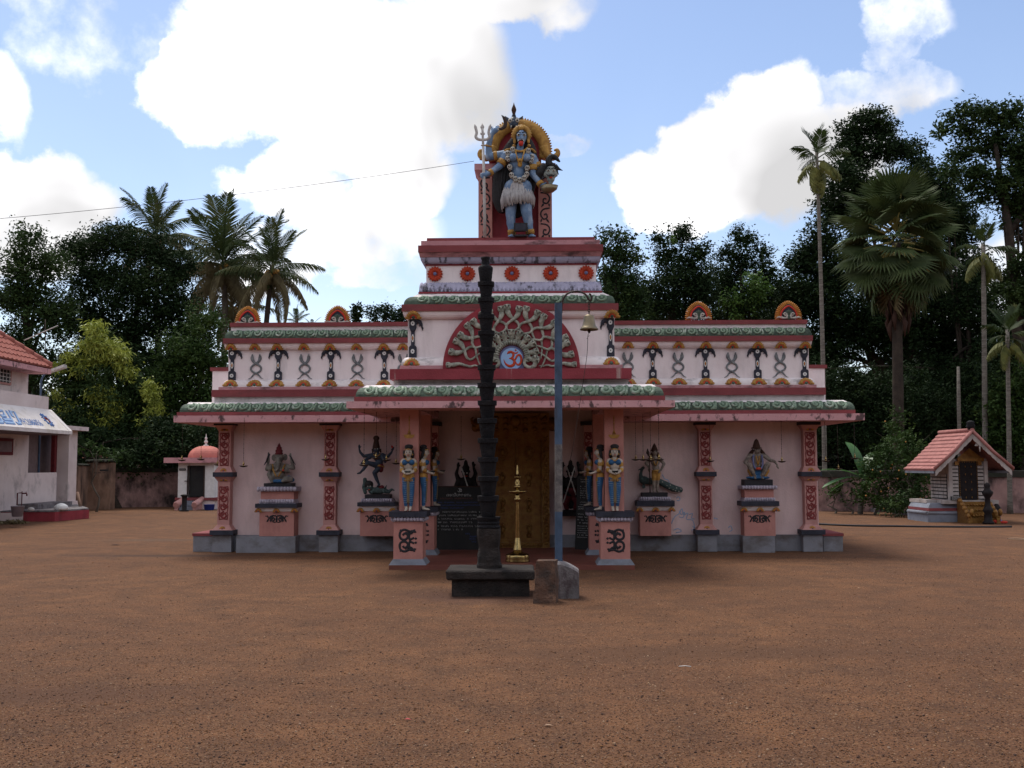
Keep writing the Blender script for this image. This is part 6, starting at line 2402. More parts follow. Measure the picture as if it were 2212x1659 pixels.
b.tube([(0, 0, zz(760)), (0, 0, zz(848))], k * 5, 6)
b.ball((0, 0, zz(858)), (k * 14, k * 14, k * 20), 8, 6)
b.build('clapper', 'iron', bell)
b = MB()
cr_ = [(0, 0, zz(878)), (k * -12, 0, zz(905)), (k * -20, 0, zz(1060)), (k * -60, 0, zz(1330)), (k * -140, .03, zz(1830)), (k * -178, .05, zz(2010))]
b.tube(catmull(cr_, 4), .0035, 5)
b.tube([(0, 0, zz(895)), (k * -22, 0, zz(930))], .003, 4)
b.build('pull_rope', 'iron', bell)

# --- brass standing lamp on the porch floor
lp = TM @ Vector((TX(1118, -2.75, 1200), -2.75, .071))
bl_ = thing('brass_lamp', 'tall polished brass oil lamp with a wide round foot standing before the golden door', 'lamp', lp, TYAW)
H3 = (1208 - 999) * 16.95 / 2300
k = H3 / (1195 - 305)
zz = lambda y: k * (1195 - y)
b = MB().lathe([(k * 112, 0), (k * 114, zz(1185)), (k * 108, zz(1170)), (k * 112, zz(1160)), (k * 108, zz(1148)), (k * 110, zz(1138)), (k * 100, zz(1128)), (k * 60, zz(1115)), (k * 42, zz(1104))], 32)
b.build('foot', 'brass', bl_)
pr_ = [(k * 42, zz(1104)), (k * 40, zz(1085)), (k * 30, zz(1040)), (k * 24, zz(990))]
for i in range(30):
    y_ = 985 - i * 11
    pr_ += [(k * (23 - i * .18), zz(y_)), (k * (20.5 - i * .18), zz(y_ - 6))]
pr_ += [(k * 18, zz(650)), (k * 30, zz(635)), (k * 32, zz(626)), (k * 18, zz(615)), (k * 22, zz(600)), (k * 16, zz(585))]
MB().lathe(pr_, 18).build('stem', 'brass', bl_)
MB().lathe([(k * 16, zz(584)), (k * 60, zz(577)), (k * 86, zz(566)), (k * 88, zz(552)), (k * 82, zz(552)), (k * 60, zz(562)), (k * 20, zz(560)), (k * 16, zz(545)), (k * 24, zz(530)), (k * 30, zz(518)), (k * 28, zz(505)), (k * 20, zz(500)), (k * 24, zz(482)), (k * 22, zz(465)), (k * 14, zz(455)), (k * 18, zz(440)), (k * 34, zz(432)), (k * 34, zz(424)), (k * 20, zz(415)), (k * 12, zz(395)), (k * 9, zz(360)), (k * 6, zz(325)), (.001, zz(305))], 24).build('oil_dish', 'brass', bl_)

# --- blackboards leaning on the wall
boardA = tthing('notice_board', 'wide blackboard with chalk writing leaning on the wall left of the golden door', 'blackboard', TX(993, -.4, 1180), -.42, .071, rot=(R(-4), 0, 0))
kb = 19.6 / 2300 / 3.317 / 1.273
wA, hA = 51 * 19.6 / 2300, (1184 - 1052.5) * 19.6 / 2300 * 1.0
MB().box(-wA, wA, -.012, .012, 0, hA).build('panel', 'board', boardA)
b = MB()
b.box(-wA - .02, -wA - .001, -.018, .018, 0, hA + .02)
b.box(wA + .001, wA + .02, -.018, .018, 0, hA + .02)
b.box(-wA, wA, -.018, .018, hA + .001, hA + .02)
b.build('frame', 'wood', boardA)


def text_mesh(txt, size, mt, name='lettering', th=.002, align='LEFT'):
    cu = bpy.data.curves.new('tmp', 'FONT')
    cu.body = txt
    cu.size = size
    cu.extrude = th / 2
    cu.resolution_u = 2
    cu.align_x = align
    to = bpy.data.objects.new('tmp', cu)
    C.objects.link(to)
    dg = bpy.context.evaluated_depsgraph_get()
    dg.update()
    me = bpy.data.meshes.new_from_object(to.evaluated_get(dg))
    bpy.data.objects.remove(to)
    me.materials.clear()
    me.materials.append(M[mt])
    me.name = name
    return me


def put_text(par, txt, x, z, size, mt, y=-.0135, align='LEFT', rotz=0):
    me = text_mesh(txt, size, mt, align=align)
    return ob('lettering', me, par, loc=(x, y, z), rot=(R(90), 0, 0))


def scribble(par, x0_, x1_, z, hgt, mt, y, seed=0, r=.0022):
    """a handwritten line too small to read: a run of round, looping letter forms"""
    rr_ = random.Random(seed)
    b_ = MB()
    x = x0_
    while x < x1_:
        w_ = hgt * rr_.uniform(.7, 1.3)
        if rr_.random() < .13:
            x += w_
            continue
        n_ = 7
        kind = rr_.random()
        pts = []
        for i in range(n_ + 1):
            t_ = i / n_
            if kind < .5:
                pts.append((x + w_ * (t_ * .8 + .12 * math.sin(t_ * 9)), y, z + hgt * (.5 + .5 * math.sin(t_ * 8 + kind * 9))))
            else:
                pts.append((x + w_ * (.4 - .38 * math.cos(t_ * 5.5)), y, z + hgt * (.45 + .45 * math.sin(t_ * 5.5 + kind))))
        b_.tube(pts, r, 4, 0, True, ((0, 1, 0), .4))
        x += w_
    return b_.build('lettering', mt, par)


b = MB()
om_sign(b, -.01, -.014, hA - .055, .075 / 340, 1.0)
b.build('lettering', 'chalk', boardA)
try:
    put_text(boardA, 'ദേവീശരണം', -.02, hA - .165, .075, 'chalk', align='CENTER')
except Exception as e:
    print('text failed', e)
rows = [(-.36, .22, .215, .028, 'chalkr'), (-.40, .38, .285, .024, 'chalkb'), (-.36, .36, .335, .024, 'chalkb'), (-.38, .05, .385, .024, 'chalkb'),
        (-.34, .36, .46, .030, 'chalk'), (-.38, .40, .52, .026, 'chalk'), (-.40, .39, .585, .032, 'chalk'), (-.40, .20, .645, .030, 'chalk'), (-.40, .38, .715, .032, 'chalk'), (-.40, .05, .775, .030, 'chalk')]
for i, (a_, c_, dz_, hh_, mt_) in enumerate(rows):
    scribble(boardA, a_, c_, hA - dz_, hh_, mt_, -.014, i)
for i, (a_, c_, dz_) in enumerate(((.10, .19, .85), (.16, .30, .90), (.18, .30, .94), (.21, .27, .99))):
    scribble(boardA, a_, c_, hA - dz_, .03, 'chalkb', -.014, 30 + i)
boardB = tthing('notice_board', 'narrow blackboard covered in white writing, tilted against the wall right of the golden door', 'blackboard', TX(1247, -.4, 1178) + .17, -.42, .071, rot=(R(-4), R(2.5), 0))
wB, hB = .215, (1178 - 1024) * 19.6 / 2300
MB().box(-wB, wB, -.012, .012, 0, hB).build('panel', 'board', boardB)
zc_ = hB - .07
for i in range(25):
    if i in (2, 9, 14):
        zc_ -= .045
        continue
    big = 12 < i < 19
    scribble(boardB, -wB + .03 + (.03 if i < 12 else 0), wB - .03 - random.Random(i).uniform(0, .16), zc_, .026 if big else .018, 'chalk', -.014, 60 + i, .0022 if big else .0016)
    zc_ -= .052 if big else .040

# --- hanging oil lamps
LM = {}


def hang_lamp(loc, Lc, label, temple_local=False):
    key = round(Lc, 2)
    if 'dish' not in LM:
        LM['dish'] = MB().lathe([(.004, -.022), (.02, -.018), (.05, -.012), (.080, .008), (.076, .011), (.045, -.004), (.004, -.006)], 14).mesh('dish', 'iron')
        b_ = MB()
        b_.lathe([(.018, -.006), (.020, .004), (.012, .014), (.016, .028), (.021, .042), (.012, .056), (.007, .072), (.010, .080), (.003, .092)], 12)
        LM['knob'] = b_.mesh('knob', 'brass')
        b_ = MB()
        for s in (-1, 1):
            b_.tube([(s * .078, 0, .006), (s * .095, 0, .014)], [.01, .004], 6)
        LM['spout'] = b_.mesh('spout', 'iron')
    o_ = thing('hanging_lamp', label, 'hanging lamp', loc, TYAW, 'oil lamps hanging on chains under the eaves')
    ob('dish', LM['dish'], o_)
    ob('knob', LM['knob'], o_)
    b_ = MB()
    n_ = max(4, int(Lc / .045))
    b_.tube([(0, 0, .09), (0, 0, Lc)], .0032, 4)
    for i in range(n_):
        zz_ = .09 + (Lc - .09) * (i + .5) / n_
        b_.ball((0, 0, zz_), (.0065 if i % 2 else .004, .004 if i % 2 else .0065, .017), 5, 3)
    b_.build('chain', 'iron', o_)
    return o_


HL = [(393, 994, 19.9, 'oil lamp hanging in front of the flat roof edge of the small domed shrine'),
      (434, 992, 20.4, 'oil lamp hanging in front of the dome of the small shrine'),
      (470, 1004, 21.0, 'oil lamp hanging beside the left edge of the leftmost pilaster'),
      (526, 1007, 19.15, 'oil lamp hanging between the leftmost pilaster and the elephant-headed statue'),
      (703.4, 993, 19.2, 'oil lamp hanging in front of the second pilaster from the left'),
      (786, 1005, 16.2, 'oil lamp with a long chain, leftmost of the four by the dancing statue'),
      (812.5, 990, 17.1, 'oil lamp hanging in front of the dancing statue\'s chest'),
      (835, 994, 18.0, 'oil lamp hanging just right of the dancing statue'),
      (855.7, 1001, 18.9, 'oil lamp hanging against the left porch pillar'),
      (996, 992, 18.6, 'shiny brass oil lamp hanging before the left dark guardian'),
      (1373.4, 993, 18.9, 'oil lamp hanging nearest the right porch pillar, left of the spear bearer'),
      (1389.3, 993, 18.0, 'oil lamp hanging just left of the spear blade'),
      (1405.5, 994.5, 17.1, 'oil lamp hanging in front of the spear bearer\'s chest'),
      (1423.6, 993, 16.2, 'oil lamp hanging at the spear bearer\'s right shoulder side, longest chain on the right'),
      (1534, 996, 19.1, 'oil lamp hanging in front of the third pilaster from the left'),
      (1689, 997, 19.0, 'oil lamp hanging between the yogi statue and the rightmost pilaster'),
      (1783.4, 996, 19.6, 'oil lamp hanging just right of the rightmost pilaster before a pale trunk'),
      (1811, 1013, 21.5, 'oil lamp hanging low above the mossy wall, right of the temple corner'),
      (1846.7, 990, 20.6, 'bright oil lamp hanging beside the banana leaves at the right eave end')]
for (u, v, Y, lab) in HL:
    p = P(u, v, Y)
    lp_ = TMI @ p
    ceil_z = ZP if (-3.8 < lp_.y < -.66) else ZS
    if Y > 19.5:
        ceil_z = ZS + .0
    hang_lamp(p, max(.3, ceil_z - p.z + .004), lab)

# --- wire to the tower
b = MB()
p1 = P(1024, 348, 17.3)
p0 = P(-260, 492, 16.0)
pts = []
for i in range(25):
    t_ = i / 24
    p = p0.lerp(p1, t_)
    p.z -= .22 * 4 * t_ * (1 - t_) * .5
    pts.append(p)
b.tube(pts, .004, 5)
tag(b.build('wire', 'navy'), 'thin overhead wire running from the left edge of the view to the tower niche', 'wire')

# --- black hose across the yard on the right
b = MB()
hs = [P(1770, 1133, 28.2), P(1830, 1135.5, 27.9), P(1900, 1137, 27.6), P(1990, 1138, 27.4), P(2070, 1139, 27.2), P(2140, 1139, 27.3), P(2190, 1138.5, 27.4)]
hs = [G(p_[0], p_[1]) + Vector((0, 0, .03)) for p_ in ((1770, 1134), (1830, 1136.5), (1900, 1138), (1990, 1139), (2070, 1140), (2140, 1140), (2185, 1139.5))]
b.tube([(p[0], p[1] + .10 * noise.noise(Vector((p[0] * 1.3, 2, 0))), p[2] - .008) for p in catmull([tuple(p) for p in hs], 4)], .026, 7)
tag(b.build('hose', 'black'), 'black water pipe lying across the brown yard in front of the tiled shrine', 'pipe')
b = MB()
hs = [G(*p_) + Vector((0, 0, .012)) for p_ in ((2176, 1165), (2190, 1164), (2205, 1164.5), (2230, 1167), (2205, 1167), (2183, 1166.5))]
b.tube([tuple(p) for p in catmull([tuple(p) for p in hs], 3)], .012, 6)
tag(b.build('rope', 'peb2'), 'pale orange rope lying on the ground at the right edge', 'rope')
# small litter: pale and dark scraps
M['litterp'] = mat('red_petal', (.55, .06, .09), .7)
for i, (u, v, s_, mt_, lab, cat_) in enumerate(((881, 1557, .022, 'litterp', 'tiny red petal on the ground in the foreground', 'petal'),
                                           (1480, 1440, .05, 'gwhite', 'thin pale twig lying on the brown yard, right of centre', 'twig'),
                                           (250, 1178, .10, 'peb3', 'dark leaf scrap on the ground left of the temple', 'leaf'),
                                           (1185, 1570, .03, 'peb2', 'pale curled leaf in the foreground below the bell post', 'leaf'))):
    p = G(u, v)
    b = MB()
    if cat_ == 'twig':
        b.tube([(-s_, 0, .004), (0, .008, .007), (s_ * .9, -.01, .004)], .003, 5)
    else:
        b.tube([(-s_, 0, .006), (-s_ * .4, .004, .012), (s_ * .3, 0, .012), (s_, .003, .005)], [s_ * .05, s_ * .45, s_ * .4, s_ * .05], 6, 0, True, ((0, 0, 1), .12))
    o = b.build(cat_, mt_)
    o.location = p + Vector((0, 0, ground_h(p.x, p.y)))
    tag(o, lab, cat_)
# ================================================================== SMALL DOMED SHRINE (left)
Ys = 38.8
ks = Ys / 2300
sx0 = P(424, 1003, Ys).x
ds = thing('domed_shrine', 'small white shrine with a pink dome and flat projecting roof slab', 'shrine', (sx0, Ys, 0))
U = lambda x: (((460 + x / 7.54) / 1.273) - 424) * ks
Z = lambda y: P(424, (1180 + y / 7.54) / 1.273, Ys).z
b = MB()
b.box(U(230), U(420), 0, 1.4, Z(1475), Z(700))
b.box(U(785), U(975), 0, 1.4, Z(1475), Z(700))
b.box(U(420), U(785), .01, 1.4, Z(755), Z(700))
b.box(U(420), U(785), 1.3, 1.39, Z(1475), Z(755))
b.build('wall', 'gwhite', ds)
MB().box(U(-10), U(1055), -.35, 1.75, Z(700), Z(592)).build('roof_slab', 'topband', ds)
MB().box(U(225), U(1000), -.05, 1.45, -.02, Z(1475)).build('plinth', 'cream2', ds)
MB().box(U(190), U(1045), -.10, 1.5, Z(1475), Z(1420)).build('ledge', 'red', ds)
b = MB()
rd = (U(1050) - U(310)) / 2
cxd = (U(1050) + U(310)) / 2
for i in range(12):
    a0, a1 = 2 * math.pi * i / 12, 2 * math.pi * (i + 1) / 12
    rs = []
    for j in range(9):
        t_ = math.pi / 2 * j / 8
        r_, z_ = rd * math.cos(t_) ** .85 if j < 8 else .02, (Z(340) - Z(592)) * math.sin(t_) ** 1.0
        rs.append([(cxd + r_ * math.cos(a0), .7 + r_ * math.sin(a0), Z(592) + z_), (cxd + r_ * math.cos(a1), .7 + r_ * math.sin(a1), Z(592) + z_)])
    for j in range(8):
        o_ = len(b.v)
        b.add(rs[j] + rs[j + 1], [(0, 1, 3, 2)])
b.build('dome', 'domepink', ds)
b = MB()
kz = ks / 7.54 / 1.273
b.lathe([(kz * 60, 0), (kz * 50, kz * 18), (kz * 22, kz * 35), (kz * 20, kz * 55), (kz * 38, kz * 75), (kz * 40, kz * 100), (kz * 18, kz * 125), (kz * 16, kz * 140), (kz * 30, kz * 155), (kz * 22, kz * 178), (kz * 10, kz * 195), (kz * 8, kz * 225), (.001, kz * 260)], 14, (cxd, .7, Z(345)))
b.build('finial', 'cream2', ds)
MB().box(U(470), U(750), .10, .14, Z(1400), Z(757)).build('door', 'board', ds)  # black panel across the doorway, standing in for the darkness of the opening
for s, (xa_, xb_) in ((0, (422, 452)), (1, (760, 785))):
    b = MB()
    b.box(U(xa_), U(xa_) + .022, -.03, .0, Z(1400), Z(760))
    b.box(U(xb_) - .022, U(xb_), -.03, .0, Z(1400), Z(760))
    for k in range(9):
        zz_ = Z(1390) + (Z(770) - Z(1390)) * k / 8
        b.box(U(xa_) + .022, U(xb_) - .022, -.025, -.005, zz_, zz_ + .018)
    b.build('gate_leaf', 'iron', ds)
MB().box(U(372), U(455), -.05, -.032, Z(1085), Z(1068)).build('latch', 'iron', ds)
sg = MB().box(U(255), U(390), -.02, -.001, Z(860), Z(815)).build('name_plate', 'board', ds)
for k in range(5):
    MB().box(U(272 + k * 22), U(286 + k * 22), -.026, -.0205, Z(843), Z(832)).build('lettering', 'chalk', sg)
for k in range(3):
    MB().box(U(400), U(690), -.75 + .22 * k, -.55 + .22 * k + .02, 0, Z(1475) * (k + 1) / 3.2).build('step', 'grey', ds)
for s, xx_ in ((0, 345), (1, 715)):
    b = MB()
    b.tube([(U(xx_ + (30 if s else 20)), -.05, Z(1440)), (U(xx_ + 10), -.35, Z(1500)), (U(xx_), -.75, Z(1545)), (U(xx_), -.85, Z(1560))], [.09, .11, .12, .10], 8)
    b.box(U(xx_) - .06, U(xx_) + .06, -.8, -.05, 0, Z(1540))
    b.build('step_cheek', 'pillar', ds)
# dark pot stand and blue tub in front
o = MB().lathe([(.16, 0), (.17, .03), (.09, .05), (.085, .42), (.09, .50), (.13, .53), (.14, .56), (.05, .585), (.001, .60)], 12).build('offering_post', 'dkidol')
o.location = P(398, 1098, 37.2) * 1
o.location.z = 0
tag(o, 'short black stone offering post in front of the domed shrine', 'post')
o = MB().lathe([(.15, 0), (.17, .02), (.19, .20), (.20, .205), (.185, .19), (.155, .02), (.001, .02)], 16).build('plastic_tub', 'bluep')
o.location = (P(452, 1096, 38.0).x, 38.0, 0)
tag(o, 'dark blue plastic tub on the ground beside the domed shrine steps', 'tub')

# ================================================================== TILED SHRINE (right)
Yr = 29.3
kr = Yr / 2300
ux = lambda x: (2480 + x / 5.53) / 1.273
vx_ = lambda y: (1160 + y / 5.53) / 1.273
rx0 = P(ux(1010), 1003, Yr).x
ts = thing('tiled_shrine', 'small white shrine with a pink tiled gable roof and gold steps, at the right wall', 'shrine', (rx0, Yr, 0))
U = lambda x, d=0: P(ux(x), 1003, Yr + d).x - rx0
Z = lambda y, d=0: P(ux(1000), vx_(y), Yr + d).z
DEP = 1.25
MB().box(U(360), U(1330), -.05, DEP + .2, -.02, Z(1400)).build('plinth', 'grey', ts)
b = MB()
zq_ = Z(1385)
b.tube([(U(360), -.03, zq_), (U(1325), -.03, zq_)], .05, 8)
b.tube([(U(365), -.03, zq_), (U(365), DEP + .15, zq_)], .05, 8)
b.build('plinth_roll', 'grey', ts)
MB().box(U(372), U(1320), -.06, DEP + .2, Z(1352), Z(1310)).build('plinth_band', 'red', ts)
b = MB()
b.levels([(U(372), U(1320), -.03, Z(1310)), (U(420), U(1290), .03, Z(1235))], DEP + .15)
b.build('plinth_neck', 'grey', ts)
MB().box(U(575), U(1418), -.14, .3, Z(1245), Z(1190)).build('floor_slab', 'shrine', ts)
MB().box(U(575) - .30, U(575) - .001, .25, DEP + .25, Z(1240), Z(1190)).build('floor_slab', 'shrine', ts)
wx0, wx1 = U(705), U(1300)
ztw = Z(560)
MB().box(wx0, wx1, .05, DEP, Z(1190), ztw).build('wall', 'shrine', ts)
MB().box(wx0 - .006, wx0 - .001, .10, DEP - .03, Z(1180), Z(800)).build('lattice_backing', 'dkidol', ts)
# side lattice blocks
for r_ in range(7):
    for c_ in range(6):
        z0 = Z(1180) + .02 + r_ * (Z(800) - Z(1180)) / 7
        y0 = .12 + c_ * (DEP - .15) / 6
        b = MB()
        b.box(wx0 - .03, wx0 - .001, y0 + .012, y0 + (DEP - .15) / 6 - .012, z0 + .012, z0 + (Z(800) - Z(1180)) / 7 - .018)
        b.build('lattice_block', 'shrine', ts)
# clapboards either side of the door
for (xa_, xb_) in ((760, 858), (1150, 1243)):
    n_ = 9
    MB().box(U(xa_), U(xb_), .040, .0492, Z(1180), Z(665)).build('plank_backing', 'dkidol', ts)
    for k in range(n_):
        za_ = Z(1180) + (Z(665) - Z(1180)) * k / n_
        zb_ = Z(1180) + (Z(665) - Z(1180)) * (k + 1) / n_
        b = MB()
        b.rings([[(U(xa_) + .004, .039, za_ + .022), (U(xa_) + .004, .0, za_ + .022), (U(xa_) + .004, .02, zb_ - .006), (U(xa_) + .004, .039, zb_ - .006)],
                 [(U(xb_) - .004, .039, za_ + .022), (U(xb_) - .004, .0, za_ + .022), (U(xb_) - .004, .02, zb_ - .006), (U(xb_) - .004, .039, zb_ - .006)]])
        b.build('plank', 'shrine', ts)
for xa_ in (705, 1245):
    MB().box(U(xa_), U(xa_ + 55), -.02, .049, Z(1188), Z(600)).build('corner_post', 'shrine', ts)
dr = MB().box(U(865), U(1143), .0, .049, Z(1190), Z(600)).build('door', 'dkidol', ts)
b = MB()
for s in (870, 1138):
    for k in range(22):
        b.ball((U(s), -.006, Z(1180) + (Z(610) - Z(1180)) * k / 21), (.014, .012, .016), 6, 4)
for k in range(8):
    b.ball((U(880 + k * 36), -.006, Z(612)), (.014, .012, .014), 6, 4)
for k in range(5):
    for j in range(2):
        b.ball((U(960 + j * 90), -.005, Z(1150) + (Z(680) - Z(1150)) * k / 4), (.014, .010, .03), 6, 4)
b.build('door_studs', 'gold', dr)
MB().box(U(845), U(1245), -.03, .049, Z(598), Z(548)).build('door_lintel', 'gold', ts)
for xa_ in (800, 1145):
    MB().box(U(xa_), U(xa_ + 60), -.035, -.001, Z(660), Z(600)).build('gold_bracket', 'gold', ts)
b = MB()
b.extr([(U(855), Z(548)), (U(1225), Z(548)), (U(1040), Z(400))], .02, .049)
b.build('gable_panel', 'gold', ts)
# gilded steps
for k in range(4):
    x0_, x1_ = U(850), U(1225)
    zz_ = Z(1195) * (4 - k) / 4.2
    MB().box(x0_, x1_, -.20 - .17 * k, -.145 + .0 - .17 * (k - 0) + .02 if k else -.145, 0, zz_).build('step', 'gold', ts)
for xa_ in (815, 1235):
    b = MB()
    for k in range(5):
        b.ball((U(xa_), -.2 - .14 * k, Z(1200) - (Z(1200) - .1) * k / 5), (.07, .09, .09), 9, 6)
        b.box(U(xa_) - .05, U(xa_) + .05, -.27 - .14 * k, -.13 - .14 * k, 0, Z(1200) - (Z(1200) - .08) * k / 5)
    b.ball((U(xa_ + 20), -.85, .30), (.06, .06, .10), 8, 6)
    b.build('step_cheek', 'gold', ts)
b = MB()
for k in range(22):
    b.ball((U(865 + 17 * k), -.42, .12 + .02 * (k % 2)), (.016, .02, .03), 6, 4)
for k in range(8):
    for j in range(3):
        b.ball((U(880 + 45 * k), -.26 - .16 * j, Z(1195) * (3.4 - j) / 4.2), (.03, .02, .03), 6, 4)
b.build_pieces('step_stud', 'gold', ts)
# roof: slopes tiled one by one
xr = U(1095, -.55)
zr = Z(150, -.55)
eL, eR = (U(500, -.55), Z(725, -.55)), (U(1700, -.55), Z(725, -.55))
yf_, yb_ = -.55, DEP + .45
NR, NCc = 10, 7
tl = {}
for s, (ex, ez) in ((-1, eL), (1, eR)):
    b = MB()
    th = .035
    b.rings([[(xr, y_, zr), (ex, y_, ez), (ex, y_, ez - th), (xr, y_, zr - th)] for y_ in (yf_ + .02, yb_ - .02)])
    ro = b.build('roof_slope', 'pinktile', ts)
    L_ = math.hypot(ex - xr, ez - zr)
    ang = math.atan2(ez - zr, ex - xr)
    for r_ in range(NR):
        t0, t1 = r_ / NR, (r_ + 1) / NR
        sag = lambda t_: -.05 * math.sin(math.pi * t_)
        for c_ in range(NCc):
            ya, yb2 = yf_ + (yb_ - yf_) * c_ / NCc, yf_ + (yb_ - yf_) * (c_ + 1) / NCc
            xA, zA = xr + (ex - xr) * t0, zr + (ez - zr) * t0 + sag(t0) * .5
            xB, zB = xr + (ex - xr) * (t1 + .02), zr + (ez - zr) * (t1 + .02) + sag(t1) * .5
            j_ = random.uniform(-.003, .003)
            b = MB()
            b.rings([[(xA, y_, zA + .008 + j_), (xB, y_, zB + .052 + j_), (xB, y_, zB + .024), (xA, y_, zA)] for y_ in (ya + .003, yb2 - .003)])
            b.build('tile', 'pinktile', ro)
b = MB()
for s, (ex, ez) in ((-1, eL), (1, eR)):
    b.tube([(xr, yf_ + .02, zr + .03), ((xr + ex) / 2, yf_ + .02, (zr + ez) / 2 - .02), (ex, yf_ + .02, ez + .03)], .045, 7)
b.build('verge_ridge', 'pinktile', ts)
b = MB()
b.tube([(xr, yf_, zr + .045), (xr, yb_, zr + .045)], .055, 8)
b.build('ridge', 'pinktile', ts)
for s, (ex, ez) in ((-1, eL), (1, eR)):
    b = MB()
    out = []
    n_ = 22
    for i in range(n_ + 1):
        t_ = i / n_
        out.append((xr + (ex - xr) * t_ * .97, zr - .05 + (ez - zr) * t_ * .97))
    for i in range(n_, -1, -1):
        t_ = i / n_
        out.append((xr + (ex - xr) * t_ * .97 - 0, zr - .05 + (ez - zr) * t_ * .97 - .13 - .03 * abs(math.sin(i * math.pi / 2.5))))
    b.extr(out if s < 0 else out[::-1], yf_ + .03, yf_ + .055)
    b.build('bargeboard', 'shrine', ts)
    MB().box(min(ex, ex - s * .12), max(ex, ex - s * .12), yf_ + .1, yb_ - .05, ez - .10, ez - .035).build('eave_board', 'grey', ts)
b = MB()
b.extr([(U(1000), Z(372)), (U(1160), Z(372)), (U(1120), Z(280)), (U(1080), Z(250)), (U(1040), Z(290))], yf_ + .06, yf_ + .08)
b.tube([(U(1072), yf_ + .05, Z(380)), (U(1072), yf_ + .05, Z(460))], [.022, .012], 7)
for s in (-1, 1):
    b.ball((U(1072 + s * 35), yf_ + .055, Z(318)), (.03, .01, .03), 7, 5, 1)
b.build('gable_ornament', ['shrine', 'black'], ts)
b = MB().lathe([(.07, 0), (.10, .05), (.12, .10), (.09, .16), (.11, .20), (.05, .24), (.001, .25)], 12, (xr, yf_ + .12, zr + .06))
b.build('roof_finial', 'stone', ts)
sg = MB().box(U(690), U(858), -.165, -.142, Z(1188), Z(1130)).build('sign', 'board', ts)
for k in range(3):
    MB().box(U(705), U(850), -.170, -.1655, Z(1178 - k * 17), Z(1172 - k * 17)).build('lettering', 'chalk', sg)
# black carved lamp stone, blue cloth bundle, red scraps
o = MB().lathe([(.20, 0), (.21, .06), (.15, .10), (.13, .35), (.19, .44), (.15, .52), (.10, .60), (.09, .85), (.17, .95), (.21, 1.05), (.12, 1.12), (.09, 1.2), (.12, 1.28), (.07, 1.34), (.001, 1.37)], 10).build('carved_stone', 'dkidol')
o.location = (rx0 + U(1285, -.95), Yr - .95, 0)
o.scale = (.72, .72, .80)
tag(o, 'black carved lamp stone standing right of the gold steps', 'carved stone')
o = sculpt('cloth_bundle', [('e', (0, 0, .16), (.16, .12, .20), 0), ('e', (.06, 0, .34), (.11, .10, .18), 1), ('e', (-.02, -.02, .30), (.10, .09, .10), 0), ('e', (.04, 0, .02), (.2, .15, .06), 0)], ['bluep', 'dkidol'], voxel=.03)
o.location = (rx0 + U(1385, -.4), Yr - .4, 0)
tag(o, 'blue cloth bundle on the ground beside the black carved stone', 'bundle')
o = MB().ball((0, 0, .05), (.10, .08, .06), 9, 6).ball((.18, .03, .03), (.12, .05, .04), 8, 5).build('red_scrap', 'redp')
o.location = (rx0 + U(1420, -.75), Yr - .75, 0)
tag(o, 'red crumpled cloth scraps on the ground at the foot of the blue bundle', 'cloth')

# ================================================================== COMPOUND WALLS
def wall_run(name, label, u0, v0_, Y0_, u1, Y1_, zt_, mt_, cop=.14, th=.22):
    a = Vector((P(u0, 1003, Y0_).x, Y0_, 0))
    c = Vector((P(u1, 1003, Y1_).x, Y1_, 0))
    L_ = (c - a).length
    r = thing(name, label, 'wall', a, math.atan2(c.y - a.y, c.x - a.x))
    n_ = max(2, int(L_ / .5))
    b_ = MB()
    rs_ = []
    for i in range(n_ + 1):
        x = L_ * i / n_
        w = .012 * noise.noise(Vector((x * 2, 1, 1)))
        rs_.append([(x, w, -.02), (x, w, zt_ * .5), (x, w * .5, zt_ - cop), (x, th, zt_ - cop), (x, th, -.02)])
    b_.rings(rs_)
    b_.build('masonry', mt_, r)
    b_ = MB()
    rs_ = []
    for i in range(n_ * 3 + 1):
        x = L_ * i / (n_ * 3)
        h = noise.noise(Vector((x * 4, 3, 1))) * .02
        rs_.append([(x, -.05 + h, zt_ - cop + h), (x, -.05 + h, zt_ + h - .02), (x, .03, zt_ + h), (x, th, zt_ + h), (x, th + .05, zt_ - .03), (x, th + .05, zt_ - cop)])
    b_.rings(rs_)
    b_.build('coping', 'coping', r)
    return r


zt = P(300, 1011, 36.5).z
zt = P(300, 1011, 40.5).z
wall_run('compound_wall', 'mouldy pink boundary wall between the brown gate pier and the domed shrine', 225, 0, 40.5, 480, 41.5, zt, 'mosswall', .16)
wall_run('compound_wall', 'long mouldy boundary wall hidden behind the temple', 470, 0, 44, 1780, 43, 1.5, 'mosswall')
wall_run('compound_wall', 'mouldy pink boundary wall behind the banana plant and tiled shrine on the right', 1762, 0, 36.2, 2420, 33.5, P(1900, 1016, 36).z, 'mosswall', .22)
pr_ = thing('gate_pier', 'rust-streaked brown gate pier with a ragged mossy top beside the pale building', 'pier', (P(214, 1003, 38.6).x, 38.6, 0))
kx = 38.6 / 2300
MB().box(-25 * kx, 25 * kx, 0, .5, -.02, P(214, 999, 38.6).z).build('masonry', 'brownwall', pr_)
b = MB()
for k in range(16):
    b.ball(((-26 + 52 * k / 15) * kx, .1 + .05 * math.sin(k * 2), P(214, 996, 38.6).z + .02 * math.sin(k * 3)), (.06, .25, .06), 7, 5)
b.build('moss_cap', 'coping', pr_)
sgn = MB().box(2 * kx, 20 * kx, -.012, -.001, P(214, 1018, 38.6).z, P(214, 1014, 38.6).z).build('wall_sign', 'board', pr_)
for k in range(3):
    MB().box((-10 + k * 9) * kx, (-4 + k * 9) * kx, -.008, -.001, P(214, 1022, 38.6).z, P(214, 1020.5, 38.6).z).build('lettering', 'iron', pr_)
